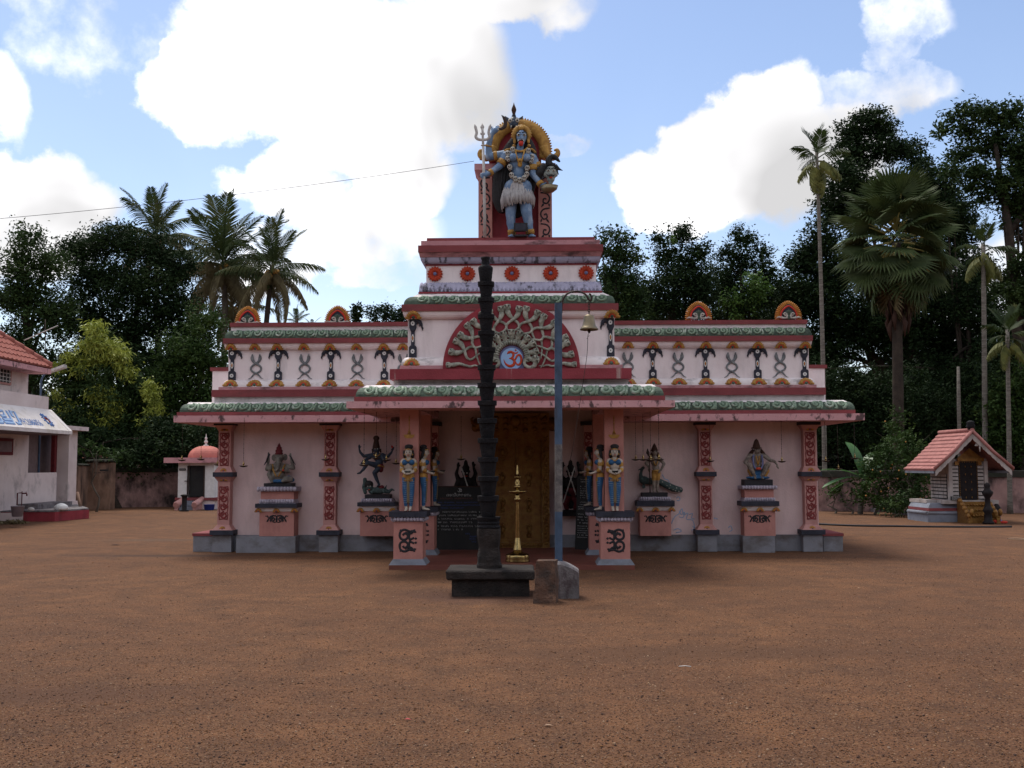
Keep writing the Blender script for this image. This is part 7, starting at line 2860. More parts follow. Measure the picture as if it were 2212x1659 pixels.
wall_run('side_wall', 'rust-stained low wall running back beside the pale building', 168, 0, 36.3, 192, 38.6, 1.65, 'brownwall', .06)

# far house behind the wall
hs_ = thing('far_house', 'pale yellow-green house half hidden by trees behind the left boundary wall', 'house', (P(268, 1003, 52).x, 52, 0))
MB().box(-1.6, 1.2, 0, 3, 0, 1.95).build('wall', 'cream2', hs_)
MB().box(-.55, .15, -.05, -.001, .7, 1.6).build('window', 'board', hs_)
b = MB()
b.rings([[(-1.9, y_, 1.95), (1.5, y_, 1.95), (1.3, 1.5, 2.8), (-1.7, 1.5, 2.8)] for y_ in (-.4, 3.4)])
b.build('roof', 'terra', hs_)

# ================================================================== PALE TWO-STOREY BUILDING (left)
hb = thing('pale_building', 'pale two-storey building with a tiled roof and blue letters on its sloping awning', 'building', (0, 0, 0))
XF = -14.6


def Q(u, v, x=None, Yc=None):
    """point on the plane x = const seen at pixel u, v"""
    d = ray(u, v)
    t_ = x / d.x
    return Vector((x, d.y * t_, EYE + d.z * t_))


yE = Q(65, 700, -14.75).y                      # end of the upper wall
y0b = 23.5
MB().box(-20, -14.75, y0b, yE, 2.9, 4.7).build('upper_wall', 'cream2', hb)
yW = Q(62.5, 950, XF).y
MB().box(-20, XF, y0b, yW, .3, 3.2).build('lower_wall', 'cream2', hb)
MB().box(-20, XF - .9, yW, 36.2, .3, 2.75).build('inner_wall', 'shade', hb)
MB().box(-20, -14.3, y0b, 36.0, 2.75, 2.88).build('veranda_slab', 'cream2', hb)
# low wall of the wash place and the corner column
zlw = Q(90, 1021, XF).z
yl0, yl1 = yW, Q(122, 1050, XF).y
MB().box(XF - .16, XF - .001, yl0 + .001, yl1, .45, zlw).build('low_wall', 'cream2', hb)
ypa, ypb = Q(141, 1000, XF).y, Q(166, 1000, XF).y
MB().box(XF - .5, XF, ypa + .25, ypb, .3, 2.75).build('column', 'cream2', hb)
MB().box(XF - .899, XF - .80, yW + 1.6, yW + 1.75, .3, 2.75).build('door_post', 'red', hb)
MB().box(XF - .5, XF - .38, ypa + .05, ypa + .24, .3, 2.75).build('door_post', 'dkred', hb)
# parapet of the balcony and the sloping sign awning
yB = Q(105, 870, -13.95).y
zB1, zB0 = Q(105, 857.5, -13.95).z, Q(105, 884.5, -13.95).z
MB().box(-14.07, -13.95, y0b, yB, zB0, zB1).build('balcony_parapet', 'cream2', hb)
MB().box(-14.75, -14.071, yB - .12, yB, zB0, zB1).build('balcony_parapet', 'cream2', hb)
zA = Q(153, 931, -13.3).z
zAb = Q(153, 938.5, -13.3).z
yA = yB + .1
b = MB()
b.rings([[(-13.95, y_, zB0), (-13.3, y_, zA), (-13.3, y_, zAb), (-14.0, y_, zB0 - .12)] for y_ in (y0b, yA - .14)])
aw = b.build('sign_awning', 'offwhite', hb)
b = MB()
b.rings([[(-13.95, y_, zB0), (-13.3, y_, zA), (-13.3, y_, zAb), (-14.0, y_, zB0 - .12)] for y_ in (yA - .10, yA + .12)])
b.build('awning_end', 'offwhite', hb)
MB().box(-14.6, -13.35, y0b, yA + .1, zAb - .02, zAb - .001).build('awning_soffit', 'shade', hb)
# lettering painted on the slope, laid out in the slope's own plane: s along the building, h up the slope
sv = Vector((-13.95, 0, zB0)) - Vector((-13.3, 0, zA))
Ls = sv.length
sv.normalize()
nv = Vector((0, 1, 0)).cross(sv) * -1
if nv.x < 0:
    nv = -nv


def SL(Yv, h, off=.006):
    p = Vector((-13.3, Yv, zA)) + sv * (h * Ls) + nv * off
    return tuple(p)


def on_slope(x, y):
    """zoomed pixel of the awning -> (Y, h)"""
    u, v = (x / 9.217) / 1.273, (1060 + y / 9.217) / 1.273
    d = ray(u, v)
    o_ = Vector((0, 0, EYE))
    pl = Vector((-13.3, 0, zA))
    t_ = (pl - o_).dot(nv) / d.dot(nv)
    p = o_ + d * t_
    return p.y, (p - Vector((-13.3, p.y, zA))).dot(sv) / Ls


def slope_stroke(pts, w, mt_, name='lettering', off=.008):
    b_ = MB()
    P3 = [Vector(SL(*on_slope(x, y), off)) for x, y in pts]
    b_.tube(P3, w, 4, 0, False, (tuple(nv), .2))
    return b_.build(name, mt_, aw)


for pts in ([(-60, 640), (60, 640), (130, 780), (20, 775)], [(-40, 930), (60, 935), (20, 840)],
            [(165, 655), (350, 960), (110, 935)], [(85, 865), (300, 880)], [(240, 665), (355, 670), (515, 965), (420, 960)], [(255, 670), (330, 800)]):
    slope_stroke(pts, .065, 'bluetext', off=.006)
    slope_stroke(pts, .034, 'ltblue', off=.016)
try:
    me = text_mesh('PH.2686056', .21, 'bluetext', th=.003)
    pA, pB = Vector(SL(*on_slope(585, 985), .006)), Vector(SL(*on_slope(1110, 1020), .006))
    wd_ = max(v_.co.x for v_ in me.vertices)
    sc_ = (pB - pA).length / wd_
    mx_ = Matrix((( 0, sv.x, nv.x, pA.x), (1, sv.y, nv.y, pA.y), (0, sv.z, nv.z, pA.z), (0, 0, 0, 1)))
    oo = ob('lettering', me, aw)
    oo.matrix_local = mx_ @ Matrix.Diagonal((sc_, sc_ * 1.35, 1, 1))
except Exception as e:
    print('text failed', e)
b = MB()
cc_ = on_slope(1185, 880)
for k in range(12):
    a = 2 * math.pi * k / 12
    b.tube([SL(cc_[0] + .15 * math.cos(a), cc_[1] + .15 / Ls * math.sin(a) * 1.2, .006), SL(cc_[0] + .23 * math.cos(a + .15), cc_[1] + .23 / Ls * math.sin(a + .15) * 1.2, .006)], .02, 4)
b.tube([SL(cc_[0] + .14 * math.cos(a), cc_[1] + .14 / Ls * math.sin(a) * 1.2, .008) for a in [2 * math.pi * k / 16 for k in range(17)]], .022, 4)
b.build('emblem', 'bluetext', aw)
b = MB()
b.tube([SL(cc_[0] + .07 * math.cos(a) + .02, cc_[1] + .10 / Ls * math.sin(a), .010) for a in [-1.4 + 4.6 * k / 12 for k in range(13)]], .02, 4)
b.build('emblem_mark', 'maroon', aw)
# windows
zw1, zw0 = Q(20, 796, -14.75).z, Q(20, 828, -14.75).z
ywr = Q(22.5, 810, -14.75).y
wf = MB().box(-14.751, -14.71, ywr - 1.4, ywr, zw0 - .06, zw1 + .06).build('window', 'pillar', hb)
MB().box(-14.712, -14.707, ywr - 1.33, ywr - .07, zw0, zw1).build('pane', 'board', wf)
for k in range(6):
    MB().box(-14.705, -14.69, ywr - .16 - k * .2, ywr - .14 - k * .2, zw0, zw1).build('bar', 'gwhite', wf)
for k in range(4):
    zz_ = zw0 + (zw1 - zw0) * (k + .5) / 4
    MB().box(-14.706, -14.694, ywr - 1.33, ywr - .07, zz_ - .01, zz_ + .01).build('bar', 'gwhite', wf)
zw1, zw0 = Q(20, 947, XF).z, Q(20, 983, XF).z
ywr = Q(26, 965, XF).y
wf = MB().box(XF, XF + .04, ywr - 1.4, ywr, zw0, zw1).build('window', 'dkred', hb)
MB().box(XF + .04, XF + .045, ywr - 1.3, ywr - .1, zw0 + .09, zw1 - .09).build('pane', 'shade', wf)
# hipped roof with rows of tiles
ex_, ez_ = -14.05, Q(105, 795, -14.05).z
ye = Q(111, 794, -14.05).y
rh = 4.4
rt = MB()
rt.rings([[(ex_, y0b, ez_ - .02), (ex_, ye, ez_ - .02), (-21.6, ye, ez_ - .02), (-21.6, y0b, ez_ - .02)], [(ex_, y0b, ez_ - .17), (ex_, ye, ez_ - .17), (-21.6, ye, ez_ - .17), (-21.6, y0b, ez_ - .17)]])
rfo = rt.build('eave_fascia', 'fascia', hb)
b = MB()
sl_ = .80
b.add([(ex_, y0b, ez_), (ex_, ye, ez_), (ex_ - 3.8, ye - 3.8, ez_ + 3.8 * sl_), (ex_ - 3.8, y0b, ez_ + 3.8 * sl_), (ex_ - 7.6, ye, ez_)], [(0, 1, 2, 3), (1, 4, 2)])
rr = b.build('roof', 'terra', hb)
tile_me = None
NRr = 16
for r_ in range(NRr):
    t_ = r_ * 3.8 / NRr
    yend = ye - t_
    ncol = int((yend - y0b) / .26)
    for c_ in range(ncol + 1):
        yc_ = yend - .02 - c_ * .26
        if yc_ < 26.6:
            break
        if tile_me is None:
            tb = MB()
            d_ = Vector((-1, 0, sl_)).normalized()
            n2 = Vector((sl_, 0, 1)).normalized()
            L_ = 3.8 / NRr * math.hypot(1, sl_) * 1.12
            pts = []
            for (yy_, hh_) in ((0, .02), (-.05, .05), (-.10, .02), (-.18, .015), (-.25, .03)):
                pts.append((yy_, hh_))
            lo = [Vector((0, yy_, 0)) + n2 * (hh_ + .035) for yy_, hh_ in pts]
            hi = [Vector((0, yy_, 0)) + n2 * (hh_ + .0) + d_ * L_ for yy_, hh_ in pts]
            und = [Vector((0, yy_, 0)) + n2 * .002 for yy_, hh_ in pts]
            nn_ = len(pts)
            tb.add(lo + hi + und, [(i, i + nn_, i + 1 + nn_, i + 1) for i in range(nn_ - 1)] + [(i, i + 1, i + 1 + 2 * nn_, i + 2 * nn_) for i in range(nn_ - 1)], 0, False)
            tile_me = tb.mesh('tile', 'terra')
        ob('tile', tile_me, rr, loc=(ex_ + .02 - t_, yc_, ez_ + t_ * sl_ + random.uniform(-.004, .004)))
b = MB()
pts = [(ex_ - .02 - t_, ye - t_ - .02, ez_ + .09 + t_ * sl_) for t_ in np.linspace(0, 3.8, 20)]
for i in range(19):
    b.tube([pts[i], pts[i + 1]], [.11, .085], 7)
b.build('hip_ridge', 'terra', hb)
# washing platform
zp1 = .31
b = MB()
pa = G(50, 1132)
poly = [(-14.0, 22.0), (-12.15, 22.0), (-12.15, 26.9), (G(60, 1130).x, G(60, 1130).y), (G(118, 1126).x, G(118, 1126).y), (G(193, 1120).x, G(193, 1120).y), (G(193, 1120).x - .5, 33.2), (-14.0, 33.2)]
poly = [(-16.5, G(52, 1126.5).y), (G(52, 1126.5).x, G(52, 1126.5).y), (G(118, 1126.5).x, G(118, 1126.5).y), (G(192, 1120).x, G(192, 1120).y), (-14.75, 36.2), (-16.5, 36.2)]
b.rings([[(x, y, 0) for x, y in poly], [(x, y, zp1 - .04) for x, y in poly]])
b.build('platform', 'redflat', hb)
b = MB()
b.rings([[(x, y - .02, zp1 - .04) for x, y in poly], [(x, y - .02, zp1) for x, y in poly]])
b.build('platform_edge', 'concrete', hb)
MB().box(-20, XF - .05, y0b, 36.4, 0, .30).build('base_wall', 'cream2', hb)
MB().box(-20, G(50, 1126.5).x, G(50, 1126.5).y - .10, G(50, 1126.5).y - .011, 0, .25).build('front_kerb', 'cream2', hb)
b = MB()
b.box(XF + .005, XF + .6, yW - .6, yl1 - .2, .31, .46)
b.build('step_slab', 'concrete', hb)
b = MB()
b.box(XF - .3, XF + .12, yl1 + .3, ypb - .1, .30, .42)
b.build('column_base', 'cream2', hb)

# things at the wash place
o = MB().lathe([(.11, 0), (.13, .01), (.165, .27), (.175, .275), (.155, .26), (.12, .02), (.001, .02)], 18).build('bucket', 'bucket')
o.location = (-14.0, P(36, 1095, 27.9).y, .27)
o.location.x = P(38, 1095, 27.9).x
o.location.z = .27
tag(o, 'grey bucket on the ledge under the tap at the far left', 'bucket')
b = MB()
kx = 30.7 / 2300
q = lambda x, y: ((x - 460) / 7.373 / 1.273 * kx, 0, P(50, (1240 + y / 7.373) / 1.273, 30.7).z)
b.tube([q(370, 1100), q(370, 855), q(465, 850)], .018, 6)
b.tube([q(462, 1110), q(462, 850), q(462, 820)], .014, 6)
b.tube([q(462, 862), q(545, 858), q(560, 880), q(560, 915)], .02, 6)
b.tube([q(545, 858), q(545, 825)], .01, 5)
o = b.build('water_tap', 'dkred')
o.location = (P(62.4 - 13, 1003, 30.7).x, 30.7, 0)
tag(o, 'rusty red water tap pipes in front of the sooty pale wall', 'tap')
o = MB().lathe([(.001, 0), (.17, .0), (.2, .05), (.17, .13), (.09, .18), (.001, .2)], 14).build('metal_pot', 'gwhite')
o.location = (P(132, 1100, 31.0).x, 31.0, .31)
tag(o, 'overturned pale metal pot on the washing platform', 'pot')
o = MB().lathe([(.001, 0), (.08, .0), (.10, .05), (.06, .10), (.001, .11)], 12).build('steel_cup', 'silver')
o.location = (P(67, 1100, 30.4).x, 30.4, .31)
tag(o, 'small shiny steel cup on the washing platform near the tap', 'cup')
b = MB().tube([(0, 0, .0), (-.25, .2, .75)], [.05, .045], 7)
o = b.build('leaning_log', 'brownwall')
o.location = (P(178, 1097, 33.5).x, 33.5, .0)
tag(o, 'brown log leaning against the pale corner column', 'log')

# street lamp on the balcony
lx, ly = P(88, 870, 33.2).x, 33.2
sl2 = thing('street_lamp', 'blue pole lamp with a long white fluorescent head leaning out over the balcony', 'street lamp', (lx, ly, 0))
q = lambda u, v: (P(u, v, ly).x - lx, 0, P(u, v, ly).z)
b = MB().tube([(0, 0, 0), q(88, 860), q(89, 822), q(95, 810), q(110, 800)], .035, 8)
b.build('pole', 'bluepole', sl2)
hd_ = MB()
a_, c_ = Vector(q(108, 803)), Vector(q(141, 791))
hd_.rings([[a_ + Vector((0, -.12, -.03)), a_ + Vector((0, .12, -.03)), a_ + Vector((0, .10, .05)), a_ + Vector((0, -.10, .05))], [c_ + Vector((0, -.14, -.05)), c_ + Vector((0, .14, -.05)), c_ + Vector((0, .11, .05)), c_ + Vector((0, -.11, .05))]])
hd_.build('lamp_head', 'silver', sl2)
# bare pole behind the roof
b = MB().tube([P(52, 735, 36), P(125, 703, 36)], .018, 5)
tag(b.build('antenna_pole', 'silver'), 'thin pale pole slanting up over the tiled roof at left', 'pole')
b = MB().tube([P(98, 760, 36.1), P(98, 690, 36.1)], .015, 5)
b.build('antenna_mast', 'iron', None)
bpy.data.objects['antenna_mast'].parent = bpy.data.objects['antenna_pole']

# ================================================================== PLANTS
M['leafA'] = mat('dark_leaf', (.036, .066, .020), .7, (.014, .030, .010), 3.0, (.085, .125, .028), .5, (1.2, 1.2, 1.2), spec=.12, trans=.15)
M['leafB'] = mat('deep_leaf', (.020, .040, .014), .7, (.008, .018, .007), 3.0, (.050, .082, .020), .5, (1, 1, 1), spec=.1, trans=.12)
M['leafC'] = mat('mid_leaf', (.045, .085, .020), .65, (.018, .038, .011), 3.0, (.08, .115, .025), .6, (1.3, 1.3, 1.3), spec=.12, trans=.2)
M['leafY'] = mat('young_mango_leaf', (.34, .38, .06), .5, (.20, .25, .04), 3.0, (.42, .42, .09), .6, (1.3, 1.3, 1.3), spec=.35, trans=.25)
M['leafG'] = mat('creeper_leaf', (.10, .19, .035), .5, (.06, .12, .025), 3.0, spec=.35, trans=.3)
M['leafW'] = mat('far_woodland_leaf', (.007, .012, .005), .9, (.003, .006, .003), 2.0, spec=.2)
M['frond'] = mat('coconut_frond', (.045, .068, .02), .6, (.025, .04, .013), 2.0, (.14, .125, .045), .6, (.8, .8, .8), spec=.2, trans=.15)
M['frondold'] = mat('dry_frond', (.17, .14, .07), .7, (.11, .085, .045), 2.0, spec=.2, trans=.15)
M['fan'] = mat('fan_leaf', (.075, .105, .035), .6, (.038, .06, .02), 2.0, spec=.25, trans=.12)
M['fanstem'] = mat('yellow_stalk', (.42, .36, .12), .5, (.30, .26, .09), 4.0)
M['areca'] = mat('areca_frond', (.032, .055, .014), .6, (.018, .032, .009), 2.0, (.12, .12, .03), .5, (1.5, 1.5, 1.5), spec=.2, trans=.2, thr=(.56, .66))
M['arecay'] = mat('yellowing_frond', (.17, .17, .04), .6, (.07, .085, .02), 3.0, spec=.3, trans=.2)
M['banana'] = mat('banana_leaf', (.07, .17, .05), .4, (.05, .12, .04), 1.5, spec=.5, trans=.3)
M['flower'] = mat('orange_flower', (.38, .14, .04), .6, (.42, .24, .07), 8)


def leaves(points, L, W, up=.35, droop=0.0, r=None):
    """rhombic leaves at the points -> (V, F)"""
    n_ = len(points)
    d = rng.normal(size=(n_, 3))
    d[:, 2] = d[:, 2] * .6 - droop
    d /= np.linalg.norm(d, axis=1)[:, None]
    nn = rng.normal(size=(n_, 3)) * (1 - up)
    nn[:, 2] += up * 1.6
    s = np.cross(d, nn)
    s /= np.linalg.norm(s, axis=1)[:, None] + 1e-9
    ll = (L * rng.uniform(.6, 1.25, n_))[:, None]
    ww = (W * rng.uniform(.6, 1.25, n_))[:, None]
    q_ = np.cross(s, d) * ll * .12
    V_ = np.stack([points, points + d * ll * .5 + s * ww * .5 + q_, points + d * ll, points + d * ll * .5 - s * ww * .5 + q_], 1).reshape(-1, 3)
    F_ = (np.arange(n_) * 4)[:, None] + np.array([0, 1, 2, 3])
    return V_, F_


def crown_points(clumps, Yc, depth, dens, sub=.34, nsub=26, holes=.0):
    """twig clusters through each clump, more of them near the outside, so gaps and lumps show"""
    out_ = []
    k = Yc / 2300
    for (u, v, ru, rv) in clumps:
        c = np.array(P(u, v, Yc + rng.uniform(-.25, .25) * depth))
        a, h = ru * k, rv * k
        ad = min(max(a, h), depth)
        n_ = max(3, int(dens * (a * h) * 3.14 / nsub))
        p = rng.normal(size=(n_, 3))
        p /= np.linalg.norm(p, axis=1)[:, None]
        p *= (rng.random(n_) ** .42)[:, None] * rng.uniform(.85, 1.16, n_)[:, None]
        p *= np.array([a, ad, h])
        p += c
        q_ = np.repeat(p, nsub, 0) + rng.normal(size=(n_ * nsub, 3)) * sub * np.array([.5, .5, .38]) * rng.uniform(.6, 1.4, (n_, 1)).repeat(nsub, 0)
        out_.append(q_)
    return np.concatenate(out_)


def limb_mesh(base, tips, r0, mt_, wob=.12, n=9):
    b_ = MB()
    base = Vector(base)
    top = Vector(tips[0])
    pts, rad = [], []
    for i in range(n):
        t_ = i / (n - 1)
        p = base.lerp(top, t_)
        p += Vector((noise.noise(Vector((t_ * 3, base.x, 0))), noise.noise(Vector((t_ * 3, base.x, 5))), 0)) * wob * 3 * math.sin(math.pi * t_)
        pts.append(p)
        rad.append(r0 * (1.25 if i == 0 else 1) * (1 - .75 * t_))
    b_.tube(pts, rad, 9)
    for tp in tips[1:]:
        s_ = pts[random.randint(3, 6)]
        tp = Vector(tp)
        m_ = s_.lerp(tp, .5) + Vector((random.uniform(-.2, .2), random.uniform(-.2, .2), .25))
        b_.tube([s_, s_.lerp(m_, .6) + Vector((0, 0, .05)), m_, tp], [r0 * .42, r0 * .3, r0 * .22, r0 * .06], 7)
        for k_ in range(2):
            e = m_.lerp(tp, .3 + .3 * k_) + Vector((random.uniform(-.7, .7), random.uniform(-.5, .5), random.uniform(.1, .6)))
            b_.tube([m_.lerp(tp, .15 + .3 * k_), e], [r0 * .14, r0 * .03], 5)
    return b_


def tree(label, base, clumps, Yc, depth, dens=1000, L=.145, W=.075, mt_='leafA', r0=.22, bark='barkdark', sub=.36, droop=0., up=.35, name='broadleaf_tree', cat='tree', group=None, extra=(), inner=True, ntips=5):
    b0 = Vector((P(base[0], 1003, base[1]).x, base[1], 0))
    o_ = thing(name, label, cat, b0, 0, group)
    b0n = np.array(b0)
    pts = crown_points(clumps, Yc, depth, dens, sub)
    V_, F_ = leaves(pts - b0n, L, W, up, droop)
    mats_, mi_ = [mt_], np.zeros(len(F_), int)
    if inner:
        ip = crown_points([(u, v, ru * .6, rv * .6) for u, v, ru, rv in clumps], Yc + .3, depth * .6, 130, .3, 6)
        V2, F2 = leaves(ip - b0n, .27, .18, .2)
        F_ = np.concatenate([F_, F2 + len(V_)])
        V_ = np.concatenate([V_, V2])
        mi_ = np.concatenate([mi_, np.zeros(len(F2), int)])
    ob('crown', np_mesh('crown', V_, F_, mats_, mi_), o_)
    for (nm, cl, m2, d2, L2, W2, dr2) in extra:
        p2 = crown_points(cl, Yc - depth * .55, depth * .5, d2, sub * .8)
        V2, F2 = leaves(p2 - b0n, L2, W2, .3, dr2)
        ob(nm, np_mesh(nm, V2, F2, [m2]), o_)
    big = sorted(clumps, key=lambda c: -c[2] * c[3])[:ntips + 1]
    top = big[0] if len(big) < 4 else min(big[:4], key=lambda c: c[1])
    tips = [P(top[0], top[1], Yc) - b0] + [P(c[0], c[1], Yc) - b0 for c in big]
    limb_mesh((0, 0, -.05), tips, r0, bark).build('trunk', bark, o_)
    return o_


DN = 1.0
tree('broad dark tree at the far left with an open lacy top', (70, 44), [(62, 515, 34, 38), (40, 575, 46, 50), (100, 570, 52, 48), (60, 640, 66, 56), (20, 650, 40, 40), (110, 680, 70, 60), (30, 740, 55, 45), (90, 790, 80, 60), (10, 800, 60, 70)], 44, 2.2, 700, mt_='leafA', r0=.28)
tree('tall dark tree filling the left skyline under the coconut palms', (270, 47), [(165, 545, 52, 40), (225, 525, 50, 38), (265, 520, 56, 38), (330, 545, 60, 45), (385, 580, 45, 50), (210, 600, 80, 60), (300, 620, 95, 70), (375, 670, 62, 70), (180, 690, 75, 75), (270, 720, 95, 80), (400, 740, 60, 60), (340, 800, 90, 70)], 47, 3.2, 864, mt_='leafB', r0=.34)
tree('dark leafy tree between the left palms and the temple corner', (420, 44), [(440, 700, 40, 42), (400, 770, 60, 60), (455, 790, 50, 70), (350, 860, 85, 80), (420, 880, 70, 80), (300, 920, 100, 80), (465, 860, 34, 60)], 44, 2.6, 864, mt_='leafC', r0=.2)
YC = [(208, 712, 15, 20), (196, 742, 24, 14), (238, 745, 18, 16), (160, 772, 24, 12), (258, 772, 20, 20), (214, 770, 20, 12), (130, 792, 14, 8), (228, 855, 22, 22), (205, 845, 12, 14), (242, 880, 18, 18), (325, 842, 13, 20), (334, 880, 12, 26), (320, 912, 9, 13), (150, 880, 16, 9), (230, 912, 13, 12), (190, 900, 10, 7), (275, 800, 14, 12), (170, 800, 12, 8), (120, 850, 10, 8)]
tree('mango tree with drooping yellow-green young leaves beside the pale building', (232, 43), [(210, 745, 45, 45), (250, 780, 60, 45), (170, 800, 65, 50), (230, 840, 90, 60), (300, 860, 50, 70), (150, 870, 60, 50), (220, 910, 90, 45), (300, 930, 45, 40), (190, 950, 60, 34), (270, 965, 60, 34), (135, 930, 40, 40)], 43, 1.8, 560, L=.26, W=.058, mt_='leafA', r0=.13, droop=.7, name='mango_tree', extra=[('young_leaves', YC, 'leafY', 1500, .25, .052, .95)], bark='barkdark')
tree('dark undergrowth tree behind the left boundary wall', (260, 40), [(200, 960, 90, 50), (300, 985, 90, 45), (390, 950, 70, 60), (150, 930, 50, 50), (450, 960, 40, 60), (350, 930, 50, 40)], 41, 1.6, 702, mt_='leafB', r0=.10, ntips=3)
# behind the temple
tree('small leafy sprig tree poking over the left parapet', (766, 50), [(768, 672, 10, 14), (774, 690, 14, 10)], 50, .6, 1100, L=.22, W=.09, mt_='leafB', r0=.06, sub=.2, inner=False, ntips=1)
tree('low dark treetop beside the central tower, left side', (835, 52), [(805, 682, 18, 20), (835, 680, 22, 24), (862, 684, 20, 22), (880, 690, 20, 22)], 52, 1.2, 837, mt_='leafB', r0=.12, sub=.26, ntips=2)
tree('leafy tree rising just right of the central tower', (1335, 46), [(1318, 505, 18, 16), (1345, 515, 20, 18), (1300, 540, 24, 26), (1345, 550, 36, 32), (1375, 560, 16, 18), (1330, 600, 46, 40), (1310, 650, 30, 40), (1360, 640, 44, 45), (1350, 690, 55, 35)], 46, 1.8, 837, mt_='leafA', r0=.18)
tree('tall leafy tree right of the tower with a ragged double top', (1470, 48), [(1425, 512, 18, 20), (1463, 500, 22, 24), (1480, 515, 18, 22), (1515, 545, 22, 24), (1440, 555, 32, 34), (1490, 570, 38, 34), (1455, 610, 60, 40), (1510, 620, 46, 40), (1420, 650, 36, 40), (1480, 660, 60, 40)], 48, 2.2, 837, mt_='leafB', r0=.22)
tree('dark tree draped with bright green creeper, behind the right crests', (1605, 49), [(1598, 510, 20, 22), (1618, 525, 18, 22), (1570, 545, 22, 20), (1600, 570, 40, 36), (1650, 545, 17, 26), (1655, 585, 22, 26), (1570, 610, 40, 40), (1640, 630, 46, 40), (1600, 660, 60, 40)], 49, 2.0, 837, mt_='leafB', r0=.2,
     extra=[('creeper', [(1628, 605, 22, 24), (1592, 640, 12, 26), (1588, 672, 9, 24), (1630, 640, 24, 26), (1655, 625, 20, 16), (1565, 650, 10, 22), (1625, 665, 14, 16), (1595, 690, 8, 14), (1500, 545, 8, 6), (1450, 520, 8, 6)], 'leafG', 700, .14, .09, .6)])
BIG = [(1878, 258, 40, 26), (1840, 285, 36, 30), (1905, 285, 40, 30), (1850, 330, 56, 40), (1925, 325, 46, 32), (1965, 322, 34, 22), (1985, 350, 26, 20), (1830, 390, 50, 46), (1800, 450, 50, 46), (1870, 440, 60, 60), (1775, 520, 44, 44), (1735, 560, 36, 36), (1720, 575, 22, 18),
       (1800, 590, 70, 60), (1760, 650, 60, 60), (1710, 640, 34, 44), (1690, 690, 36, 40), (1850, 700, 90, 80), (1780, 760, 80, 70), (1970, 420, 60, 60), (2030, 440, 46, 50), (2075, 500, 40, 56), (2105, 580, 30, 50), (1990, 560, 80, 90), (2070, 640, 60, 70), (1950, 700, 100, 90), (2060, 760, 70, 80)]
tree('huge dark tree towering over the right side behind the fan palm', (1890, 50), BIG, 50, 4.0, 864, mt_='leafB', r0=.45, L=.18, W=.09, ntips=9)
tree('dark lower tree behind the fan palm trunk, right of the temple', (1850, 45), [(1800, 850, 70, 70), (1880, 870, 90, 80), (1780, 930, 50, 60), (1960, 880, 90, 90), (2050, 900, 80, 90), (1870, 950, 90, 60), (1980, 960, 100, 50), (2110, 830, 50, 80), (2100, 930, 60, 60)], 45, 2.5, 702, mt_='leafB', r0=.2)
tree('spreading tree at the right edge with branches reaching left', (2260, 40), [(2095, 240, 30, 18), (2060, 255, 22, 14), (2035, 280, 20, 10), (2140, 250, 40, 26), (2190, 260, 40, 34), (2090, 285, 34, 20), (2150, 310, 50, 36), (2210, 340, 50, 50), (2075, 335, 36, 20), (2055, 370, 22, 16), (2110, 375, 40, 24), (2165, 400, 44, 36), (2100, 410, 20, 16), (2130, 430, 18, 16), (2200, 440, 40, 40), (2185, 485, 18, 22), (2210, 510, 20, 20), (2260, 400, 60, 120), (2205, 570, 26, 30), (2175, 600, 30, 22), (2200, 640, 40, 40), (2160, 625, 22, 16), (2230, 650, 40, 60)], 40, 2.2, 864, mt_='leafA', r0=.32, L=.19, W=.08)
tree('mid-green bushy tree at the right edge below the small areca palm', (2195, 36), [(2180, 840, 34, 34), (2205, 870, 40, 50), (2150, 880, 34, 40), (2180, 930, 50, 50), (2215, 950, 40, 60), (2150, 960, 34, 40), (2230, 800, 30, 50)], 36, 1.4, 837, mt_='leafC', r0=.10, ntips=3)
tree('leafy tree behind the right edge below the spreading branches', (2140, 47), [(2150, 720, 26, 30), (2130, 760, 30, 40), (2170, 790, 40, 50), (2215, 760, 30, 50), (2130, 830, 40, 50)], 47, 1.4, 702, mt_='leafB', r0=.12, ntips=3)

tree('dark mass of foliage closing the gaps behind the right wing parapet', (1520, 54), [(1300, 690, 60, 40), (1380, 640, 60, 60), (1430, 690, 80, 50), (1540, 620, 60, 60), (1560, 690, 80, 50), (1680, 640, 60, 60), (1690, 720, 70, 60), (1640, 700, 60, 50), (1320, 620, 30, 50)], 54, 2.0, 620, mt_='leafB', r0=.2)
tree('dark spreading tree joining the fan palm and the right edge tree', (2090, 48), [(2040, 400, 50, 40), (2060, 460, 50, 50), (2000, 380, 40, 30), (2090, 640, 60, 70), (2130, 690, 50, 60), (2030, 820, 70, 60), (1730, 800, 50, 70), (1700, 760, 40, 50), (2180, 700, 40, 40)], 48, 2.2, 720, mt_='leafB', r0=.22)
